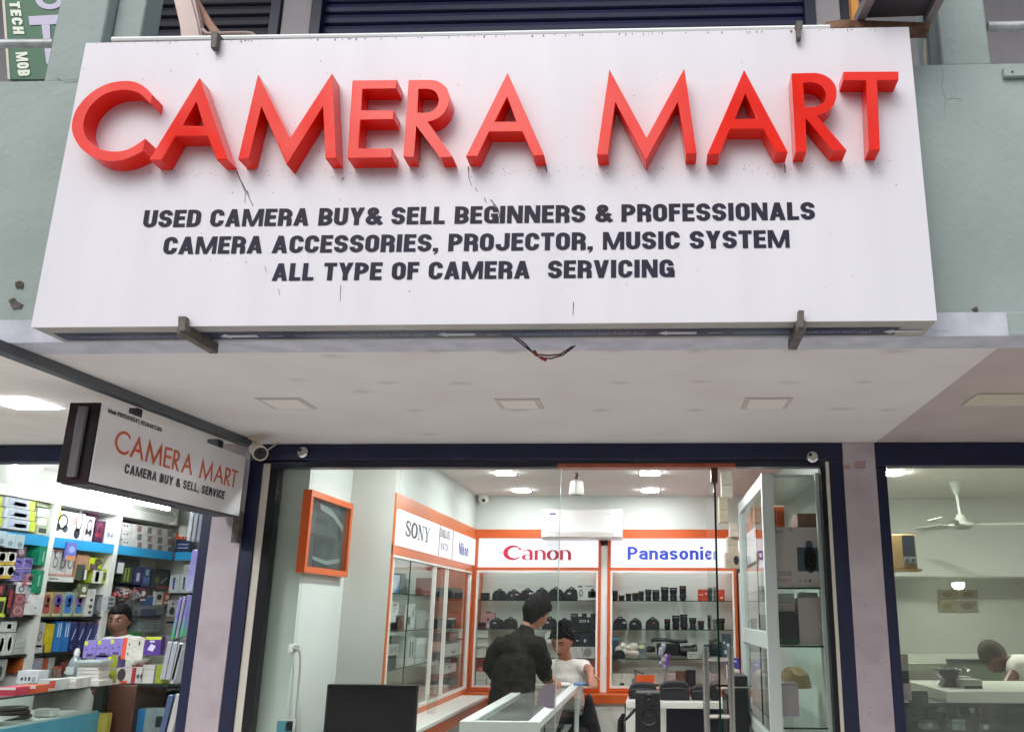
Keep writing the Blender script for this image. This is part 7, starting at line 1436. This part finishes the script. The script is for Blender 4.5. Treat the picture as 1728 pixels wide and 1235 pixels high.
def ears(mb, c, Rm, s, m):
    for sx in (-1, 1):
        o = MB(); o.ball((0, 0, 0), (.009, .019, .031), m, 10, 8); mb.add([Vector(c)+Rm @ ((Vector((sx*.075, -.006, -.004))+Matrix.Rotation(sx*.35, 3, 'Z') @ v)*s) for v in o.v], o.f, m)
def face_bits(P, c, Rm, s, lids=True, skinm=None):
    c = Vector(c); at = lambda x, y, z: c+Rm @ (Vector((x, y, z))*s)
    def surf(x, z, out=.0):          # on the face surface near (x, z)
        dz = z/.118; dx = x/.075/(1-.34*(-dz)**1.4 if dz < 0 else 1); dy = math.sqrt(max(.02, 1-dx*dx-dz*dz)); p = head_pt(dx, dy, dz); return at(p.x, p.y+out, p.z)
    mb = MB()
    for sx in (-1, 1): mb.tube([surf(sx*x, z, .002) for x, z in ((.014, .028), (.026, .034), (.038, .033), (.048, .026))], [.003, .0042, .004, .002], C_('#171311', .8), 6)
    mb.build('eyebrows', P)
    mb = MB()
    for sx in (-1, 1):
        mb.tube([surf(sx*x, z, .0015) for x, z in ((.018, .010), (.025, .006), (.032, .005), (.040, .008), (.045, .010))], [.002, .003, .0034, .003, .0015], C_('#1a1412', .5), 6)
        if not lids:
            b = MB(); b.ball((0, 0, 0), (.012, .006, .006), C_('#d8cfc8', .2), 10, 8); q = surf(sx*.031, .012, -.001); mb.add([q+Rm @ (v*s) for v in b.v], b.f, C_('#d8cfc8', .2))
            b = MB(); b.ball((0, .004, 0), (.0055, .004, .0055), C_('#17100d', .15), 8, 6); mb.add([q+Rm @ (v*s) for v in b.v], b.f, C_('#17100d', .15))
    mb.build('eyes', P)
    mb = MB(); lm = C_('#7a4238', .5) if skinm is None else skinm
    mb.tube([surf(x, z, .001) for x, z in ((-.026, -.062), (-.012, -.058), (0, -.059), (.012, -.058), (.026, -.062))], [.002, .0042, .0042, .0042, .002], lm, 6); mb.tube([surf(x, z, .001) for x, z in ((-.020, -.066), (0, -.069), (.020, -.066))], [.002, .0052, .002], lm, 6); mb.build('mouth', P)
def hair(P, c, Rm, s, m, seed=1, front=.42, back=-.62, side=-.1, thick=.16, curl=.05, top=.06):
    rr = random.Random(seed); nu, nv = 48, 30; V = {}; F = []; mb = MB(); idx = {}
    ph = [rr.uniform(0, 6.28) for _ in range(8)]
    def line_(dx, dy):               # lower hair line (height of dz) by direction
        return front if dy > .55 else (side+(front-side)*max(0, (dy-.05)/.5) if dy > .05 else side+(back-side)*min(1, (.05-dy)/.6))
    pts = []
    for i in range(nv+1):
        t = math.pi*i/nv*.86
        for j in range(nu):
            p = 2*math.pi*j/nu; dx, dy, dz = math.sin(t)*math.cos(p), math.sin(t)*math.sin(p), math.cos(t)
            k = thick+curl*(math.sin(9*p+ph[0]+4*t)*math.sin(11*t+ph[1])+.6*math.sin(17*p+ph[2])*math.sin(19*t+ph[3]))+rr.uniform(-.3, .3)*curl+top*max(0, dz)
            low = line_(dx, dy); inside = dz >= low; k = k if inside else -.06
            q = Vector((dx*.075*(1-.34*(-dz)**1.4 if dz < 0 else 1), dy*.094*(1-.42*(-dz) if dy < 0 and dz < 0 else 1), dz*.118)); pts.append((Vector(c)+Rm @ (q*(1+k)*s), dz >= low-.14))
    for i in range(nv):
        for j in range(nu):
            f = [i*nu+j, (i+1)*nu+j, (i+1)*nu+(j+1) % nu, i*nu+(j+1) % nu]
            if all(pts[k][1] for k in f): F.append(f)
    mb.add([p for p, _ in pts], F, m); used = sorted({i for f in F for i in f}); mp = {a: b for b, a in enumerate(used)}
    mb.v = [mb.v[i] for i in used]; mb.f = [[mp[i] for i in f] for f in F]; return mb.build('hair', P)
def hand(nodes, edges, wrist, W, D, N, curl=.5, thumb=1, r=.0085, s=1.0):     # wrist node name; W pos; D pointing; N back-of-hand normal
    D = Vector(D).normalized(); N = (Vector(N)-D*Vector(N).dot(D)).normalized(); S = D.cross(N); k0 = wrist+'_palm'
    nodes[k0] = (Vector(W)+D*.045*s, (.032*s, .014*s)); edges.append((wrist, k0))
    for i, (sx, ln) in enumerate(((-.03, .062), (-.011, .075), (.010, .07), (.029, .055))):
        b = Vector(W)+D*.088*s+S*sx*s; n0 = '%s_f%d' % (wrist, i); nodes[n0] = (b, r*s*1.1); edges.append((k0, n0)); d = D.copy(); p = b
        for j in range(3):
            d = (d-N*curl*.5).normalized(); p = p+d*ln*s*(.42, .33, .25)[j]; n1 = n0+str(j); nodes[n1] = (p, r*s*(1, .92, .8)[j]); edges.append((n0 if j == 0 else n0+str(j-1), n1))
    b = Vector(W)+D*.03*s-S*thumb*.03*s; d = (D-S*thumb*.9-N*.3).normalized(); n0 = wrist+'_t'; nodes[n0] = (b, r*1.3*s); edges.append((k0, n0)); p = b
    for j in range(2): p = p+d*.03*s; nodes[n0+str(j)] = (p, r*s*(1.15, .95)[j]); edges.append((n0 if j == 0 else n0+'0', n0+str(j))); d = (d+D*.5).normalized()
def make_body(P, parts, m, voxel=.006):
    mb = MB()
    for V, F in parts: mb.add(V, F, m)
    o = mb.build('body', P, recalc=True); r = o.modifiers.new('fuse', 'REMESH'); r.mode = 'VOXEL'; r.voxel_size = voxel; r.use_smooth_shade = True
    s_ = o.modifiers.new('smooth', 'SMOOTH'); s_.factor = .5; s_.iterations = 2; return o
def garment(P, name, nodes, edges, root, m, sub=2, wr=None):
    V, F = skin(nodes, edges, root, sub); mb = MB(); mb.add(V, F, m); o = mb.build(name, P)
    r = o.modifiers.new('fuse', 'REMESH'); r.mode = 'VOXEL'; r.voxel_size = .011; r.use_smooth_shade = True
    q = o.modifiers.new('soften', 'SMOOTH'); q.factor = .5; q.iterations = 9
    if wr:
        tx = bpy.data.textures.get(wr[2]) or bpy.data.textures.new(wr[2], 'CLOUDS'); tx.noise_scale = wr[1]
        d = o.modifiers.new('folds', 'DISPLACE'); d.texture = tx; d.strength = wr[0]; d.mid_level = .5; d.texture_coords = 'GLOBAL'
    return o
def trouser_nodes(N):
    T = {k: (N[k][0], N[k][1]*1.24) for k in ('hpl', 'knl', 'anl', 'hpr', 'knr', 'anr')}
    T['pelvis'] = (N['pelvis'][0]+Vector((0, 0, -.02)), .168); return T
m_hair = M('hair_black', '#0a0908', .7, spec=.2, var=.4, vscale=60, bump=.6, bscale=120)
m_skin1 = M('skin_brown', '#a5715a', .5, var=.08, vscale=12); m_skin2 = M('skin_dark', '#6f4838', .45, var=.08, vscale=12)
m_tee = M('tee_white', '#dcdad2', .85, var=.05, vscale=6); m_jacket = M('jacket_charcoal', '#211f1b', .85, spec=.2, col2='#171613', vscale=5, bump=.35, bscale=28); m_trouser = M('trouser_dark', '#1d2026', .85)
# ---- the standing man seen from behind
YM = 7.05
pm_ = lambda u, v, dy=0: Py(u, v, YM+dy)
P = thing('person', 'person in a charcoal jacket seen from behind, leaning over the glass counter', 'person', (pm_(868, 1200).x, YM-.05, 0))
hc = pm_(905, 1034, .10); Rm = frame((.75, .75, -.45))
pel = pm_(862, 1190, -.08); hipz = pel.z
N = {'pelvis': (pel, (.14, .11)), 'belly': (pm_(866, 1150, -.05), (.135, .11)), 'chest': (pm_(872, 1104, 0), (.1, .08)), 'neckb': (pm_(884, 1068, .04), (.07, .065)), 'neck': (pm_(893, 1054, .07), (.055, .055)), 'skull': (hc, (.06, .06)),
     'shl': (pm_(848, 1088, 0), .045), 'ell': (pm_(829, 1124, .1), .04), 'wrl': (pm_(860, 1146, .34), .034),
     'shr': (pm_(906, 1090, .02), .045), 'elr': (pm_(916, 1128, .12), .04), 'wrr': (pm_(925, 1146, .34), .034),
     'hpl': (pel+Vector((-.08, 0, -.12)), .085), 'knl': (Vector((pel.x-.1, YM-.05, .46)), .065), 'anl': (Vector((pel.x-.1, YM-.1, .09)), .045), 'tol': (Vector((pel.x-.12, YM+.06, .05)), .04),
     'hpr': (pel+Vector((.08, 0, -.12)), .085), 'knr': (Vector((pel.x+.05, YM-.03, .46)), .065), 'anr': (Vector((pel.x+.05, YM-.1, .09)), .045), 'tor': (Vector((pel.x+.06, YM+.06, .05)), .04)}
E_ = [('pelvis', 'belly'), ('belly', 'chest'), ('chest', 'neckb'), ('neckb', 'neck'), ('neck', 'skull'), ('chest', 'shl'), ('shl', 'ell'), ('ell', 'wrl'), ('chest', 'shr'), ('shr', 'elr'), ('elr', 'wrr'), ('pelvis', 'hpl'), ('hpl', 'knl'), ('knl', 'anl'), ('anl', 'tol'), ('pelvis', 'hpr'), ('hpr', 'knr'), ('knr', 'anr'), ('anr', 'tor')]
N2, E2 = dict(N), list(E_)
hand(N2, E2, 'wrl', N['wrl'][0], (.5, .9, -.1), (0, 0, 1), .5, 1); hand(N2, E2, 'wrr', N['wrr'][0], (-.2, .9, -.1), (0, 0, 1), .5, -1)
hd = head(hc, Rm, 1.06); em = MB(); ears(em, hc, Rm, 1.06, m_skin1)
make_body(P, [skin(N2, E2, 'pelvis'), hd, (em.v, em.f)], m_skin1)
face_bits(P, hc, Rm, 1.06)
hair(P, hc, Rm, 1.06, m_hair, 3, .35, -.82, -.25, .22, .06, .08)
J = {'hem2': (pel+Vector((-.03, -.02, -.38)), .205), 'waist': (pm_(864, 1170, -.06), .185), 'chest': (pm_(871, 1108, -.01), .18), 'yoke': (pm_(877, 1083, .01), .13), 'neckb': (pm_(887, 1064, .045), (.085, .08)), 'collar': (pm_(892, 1056, .06), (.077, .074)),
     'shl': (pm_(846, 1088, 0), .094), 'ual': (pm_(835, 1104, .04), .085), 'ell': (pm_(828, 1124, .1), .076), 'fal': (pm_(843, 1138, .22), .064), 'wrl': (pm_(858, 1146, .32), .052),
     'shr': (pm_(908, 1088, .02), .09), 'uar': (pm_(914, 1106, .06), .08), 'elr': (pm_(916, 1128, .12), .072), 'wrr': (pm_(923, 1145, .32), .052)}
garment(P, 'jacket', J, [('hem2', 'waist'), ('waist', 'chest'), ('chest', 'yoke'), ('yoke', 'neckb'), ('neckb', 'collar'), ('yoke', 'shl'), ('shl', 'ual'), ('ual', 'ell'), ('ell', 'fal'), ('fal', 'wrl'), ('yoke', 'shr'), ('shr', 'uar'), ('uar', 'elr'), ('elr', 'wrr')], 'waist', m_jacket, 2, (.045, .085, 'folds_a'))
T = trouser_nodes(N)
garment(P, 'trousers', T, [('pelvis', 'hpl'), ('hpl', 'knl'), ('knl', 'anl'), ('pelvis', 'hpr'), ('hpr', 'knr'), ('knr', 'anr')], 'pelvis', m_trouser)
for k in 'lr':
    a = N['an'+k][0]; mb = MB(); mb.ball((a.x, a.y+.07, .045), (.05, .14, .05), m_blackp, 14, 8); mb.build('shoe', P)
# ---- the seated man in the white T-shirt
YT = 7.95
pt = lambda u, v, dy=0: Py(u, v, YT+dy)
P = thing('person', 'person with black curly hair in a white T-shirt seated behind the glass counter', 'person', (pt(955, 1200).x, YT, .3))
hc = pt(948, 1082, -.05); Rm = frame((-.28, -.92, -.44)); hs = 1.12
N = {'pelvis': (Vector((pt(955, 1200).x, YT+.05, .52)), (.15, .12)), 'belly': (pt(955, 1168, .05), (.11, .09)), 'chest': (pt(956, 1134, .03), (.08, .07)), 'neckb': (pt(956, 1112, .01), (.07, .065)), 'neck': (pt(952, 1101, -.01), (.06, .06)), 'skull': (hc, (.06, .06)),
     'shl': (pt(929, 1122, 0), .038), 'ell': (pt(920, 1150, -.1), .04), 'wrl': (pt(935, 1146, -.42), .03),
     'shr': (pt(982, 1122, 0), .038), 'elr': (pt(998, 1132, -.12), .044), 'wrr': (pt(996, 1138, -.30), .033),
     'hpl': (Vector((pt(945, 1200).x-.06, YT-.02, .5)), .1), 'knl': (Vector((pt(945, 1200).x-.1, YT-.3, .5)), .07), 'anl': (Vector((pt(945, 1200).x-.1, YT-.28, .08)), .045),
     'hpr': (Vector((pt(965, 1200).x+.06, YT-.02, .5)), .1), 'knr': (Vector((pt(965, 1200).x+.1, YT-.3, .5)), .07), 'anr': (Vector((pt(965, 1200).x+.1, YT-.28, .08)), .045)}
E_ = [('pelvis', 'belly'), ('belly', 'chest'), ('chest', 'neckb'), ('neckb', 'neck'), ('neck', 'skull'), ('chest', 'shl'), ('shl', 'ell'), ('ell', 'wrl'), ('chest', 'shr'), ('shr', 'elr'), ('elr', 'wrr'), ('pelvis', 'hpl'), ('hpl', 'knl'), ('knl', 'anl'), ('pelvis', 'hpr'), ('hpr', 'knr'), ('knr', 'anr')]
N2, E2 = dict(N), list(E_)
hand(N2, E2, 'wrl', N['wrl'][0], (.3, -.9, -.2), (0, 0, 1), .5, -1); hand(N2, E2, 'wrr', N['wrr'][0], (.25, -.85, -.42), (0, -.3, 1), .45, 1, .0095, 1.05)
em = MB(); ears(em, hc, Rm, hs, m_skin1)
make_body(P, [skin(N2, E2, 'pelvis'), head(hc, Rm, hs), (em.v, em.f)], m_skin1)
face_bits(P, hc, Rm, hs)
hair(P, hc, Rm, hs, m_hair, 8, .5, -.5, .1, .15, .1, .03)
G = {'hem': (pt(955, 1190, .06), (.165, .135)), 'belly': (pt(955, 1168, .05), (.16, .13)), 'chest': (pt(956, 1137, .03), (.185, .135)), 'yoke': (pt(956, 1122, .02), (.145, .11)), 'neckb': (pt(956, 1113, .01), (.078, .074)),
     'shl': (pt(930, 1122, 0), .085), 'sll': (pt(921, 1140, -.06), .075), 'shr': (pt(981, 1122, 0), .085), 'slr': (pt(993, 1130, -.08), .075)}
garment(P, 't_shirt', G, [('hem', 'belly'), ('belly', 'chest'), ('chest', 'yoke'), ('yoke', 'neckb'), ('yoke', 'shl'), ('shl', 'sll'), ('yoke', 'shr'), ('shr', 'slr')], 'belly', m_tee, 2, (.024, .06, 'folds_b'))
T = trouser_nodes(N)
garment(P, 'trousers', T, [('pelvis', 'hpl'), ('hpl', 'knl'), ('knl', 'anl'), ('pelvis', 'hpr'), ('hpr', 'knr'), ('knr', 'anr')], 'pelvis', m_trouser)
mb = MB(); mb.lathe([(0, .0), (.16, 0), (.03, .03), (.03, .36), (.17, .37), (.18, .42), (0, .43)], (pt(955, 1200).x, YT+.04, 0.012), (0, 0, 1), m_blackp, 20); single('stool', 'round black stool under the seated man', 'stool', mb)
# ---- the salesman in the mobile shop
YSM = YA+.62
ps = lambda u, v, dy=0: Py(u, v, YSM+dy)
P = thing('person', 'person in a white shirt looking out from behind the violet cartons', 'person', (ps(203, 1200).x, YSM, 0))
hc = ps(201, 1048, -.02); Rm = frame((.12, -.98, -.06)); hs = .98
px_ = ps(203, 1200).x
N = {'pelvis': (Vector((px_, YSM+.05, .95)), (.14, .11)), 'belly': (Vector((px_, YSM+.03, 1.08)), (.13, .1)), 'chest': (ps(203, 1101, .02), (.08, .07)), 'neckb': (ps(203, 1082, 0), (.07, .065)), 'neck': (ps(202, 1072, -.01), (.058, .058)), 'skull': (hc, (.06, .06)),
     'shl': (ps(172, 1089, .02), .04), 'ell': (ps(160, 1150, 0), .045), 'wrl': (ps(176, 1160, -.16), .03), 'shr': (ps(234, 1089, .02), .04), 'elr': (ps(246, 1150, 0), .045), 'wrr': (ps(230, 1160, -.16), .03),
     'hpl': (Vector((px_-.09, YSM+.05, .88)), .1), 'knl': (Vector((px_-.1, YSM+.03, .48)), .065), 'anl': (Vector((px_-.1, YSM+.06, .08)), .045), 'hpr': (Vector((px_+.09, YSM+.05, .88)), .1), 'knr': (Vector((px_+.1, YSM+.03, .48)), .065), 'anr': (Vector((px_+.1, YSM+.06, .08)), .045)}
N2, E2 = dict(N), list(E_)
hand(N2, E2, 'wrl', N['wrl'][0], (.3, -.9, -.1), (0, 0, 1), .4, -1); hand(N2, E2, 'wrr', N['wrr'][0], (-.3, -.9, -.1), (0, 0, 1), .4, 1)
em = MB(); ears(em, hc, Rm, hs, m_skin2)
make_body(P, [skin(N2, E2, 'pelvis'), head(hc, Rm, hs), (em.v, em.f)], m_skin2)
face_bits(P, hc, Rm, hs, False, C_('#4a2822', .5))
hair(P, hc, Rm, hs, m_hair, 5, .5, -.5, .05, .13, .04, .05)
G = {'hem': (Vector((px_, YSM+.05, .88)), (.175, .14)), 'belly': (Vector((px_, YSM+.03, 1.08)), (.16, .125)), 'chest': (ps(203, 1104, .02), (.185, .13)), 'yoke': (ps(203, 1083, .01), (.14, .105)), 'neckb': (ps(203, 1071, .01), (.085, .08)),
     'shl': (ps(176, 1084, .02), .072), 'sll': (ps(160, 1112, .01), .068), 'shr': (ps(230, 1084, .02), .072), 'slr': (ps(244, 1122, .01), .066)}
garment(P, 'shirt', G, [('hem', 'belly'), ('belly', 'chest'), ('chest', 'yoke'), ('yoke', 'neckb'), ('yoke', 'shl'), ('shl', 'sll'), ('yoke', 'shr'), ('shr', 'slr')], 'belly', m_tee, 2, (.012, .08, 'folds_b'))
T = trouser_nodes(N)
garment(P, 'trousers', T, [('pelvis', 'hpl'), ('hpl', 'knl'), ('knl', 'anl'), ('pelvis', 'hpr'), ('hpr', 'knr'), ('knr', 'anr')], 'pelvis', m_trouser)
# ---- the person bending over in the shop on the right (mostly outside the photo)
YQ = 6.45
pq = lambda u, v, dy=0: Py(u, v, YQ+dy)
P = thing('person', 'person in a pale shirt bending over the counter at the right photo edge', 'person', (pq(1745, 1200).x, YQ+.2, 0))
hc = pq(1678, 1108, -.05); Rm = frame((-.75, -.35, -.75), (-.5, 0, 1)); hs = .92
hx = pq(1790, 1180).x
N = {'pelvis': (Vector((hx, YQ+.2, .92)), (.14, .11)), 'belly': (pq(1765, 1150, .1), (.13, .1)), 'chest': (pq(1728, 1126, .05), (.1, .08)), 'neck': (pq(1700, 1117, 0), (.055, .055)), 'skull': (hc, (.055, .055)),
     'shl': (pq(1718, 1122, -.15), .042), 'ell': (pq(1692, 1172, -.28), .044), 'wrl': (pq(1722, 1186, -.42), .03), 'shr': (pq(1737, 1112, .19), .042), 'elr': (pq(1715, 1160, .2), .044), 'wrr': (pq(1690, 1165, .05), .03),
     'hpl': (Vector((hx, YQ+.1, .86)), .1), 'knl': (Vector((hx, YQ+.1, .46)), .065), 'anl': (Vector((hx+.02, YQ+.12, .08)), .045), 'hpr': (Vector((hx, YQ+.3, .86)), .1), 'knr': (Vector((hx, YQ+.3, .46)), .065), 'anr': (Vector((hx+.02, YQ+.32, .08)), .045)}
E_ = [('pelvis', 'belly'), ('belly', 'chest'), ('chest', 'neck'), ('neck', 'skull'), ('chest', 'shl'), ('shl', 'ell'), ('ell', 'wrl'), ('chest', 'shr'), ('shr', 'elr'), ('elr', 'wrr'), ('pelvis', 'hpl'), ('hpl', 'knl'), ('knl', 'anl'), ('pelvis', 'hpr'), ('hpr', 'knr'), ('knr', 'anr')]
N2, E2 = dict(N), list(E_)
hand(N2, E2, 'wrl', N['wrl'][0], (.5, -.6, -.1), (0, 0, 1), .5, -1); hand(N2, E2, 'wrr', N['wrr'][0], (-.8, -.4, -.2), (0, 0, 1), .5, 1)
em = MB(); ears(em, hc, Rm, hs, m_skin2)
make_body(P, [skin(N2, E2, 'pelvis'), head(hc, Rm, hs), (em.v, em.f)], m_skin2); face_bits(P, hc, Rm, hs, True, C_('#4a2822', .5))
hair(P, hc, Rm, hs, M('khaki_cap', '#413b28', .85), 2, .30, -.35, .0, .12, .008, .06).name = 'cap'
G = {'pelvis': (Vector((hx, YQ+.2, .95)), (.17, .14)), 'belly': (pq(1765, 1150, .1), (.165, .13)), 'chest': (pq(1732, 1126, .06), (.175, .13)), 'neckb': (pq(1712, 1118, .02), (.085, .08)), 'shl': (pq(1719, 1122, -.14), .08), 'sll': (pq(1708, 1140, -.21), .07), 'shr': (pq(1738, 1112, .19), .08), 'slr': (pq(1728, 1135, .2), .07)}
garment(P, 'shirt', G, [('pelvis', 'belly'), ('belly', 'chest'), ('chest', 'neckb'), ('chest', 'shl'), ('shl', 'sll'), ('chest', 'shr'), ('shr', 'slr')], 'belly', m_tee, 2, (.016, .07, 'folds_b'))
T = trouser_nodes(N)
garment(P, 'trousers', T, [('pelvis', 'hpl'), ('hpl', 'knl'), ('knl', 'anl'), ('pelvis', 'hpr'), ('hpr', 'knr'), ('knr', 'anr')], 'pelvis', m_trouser)
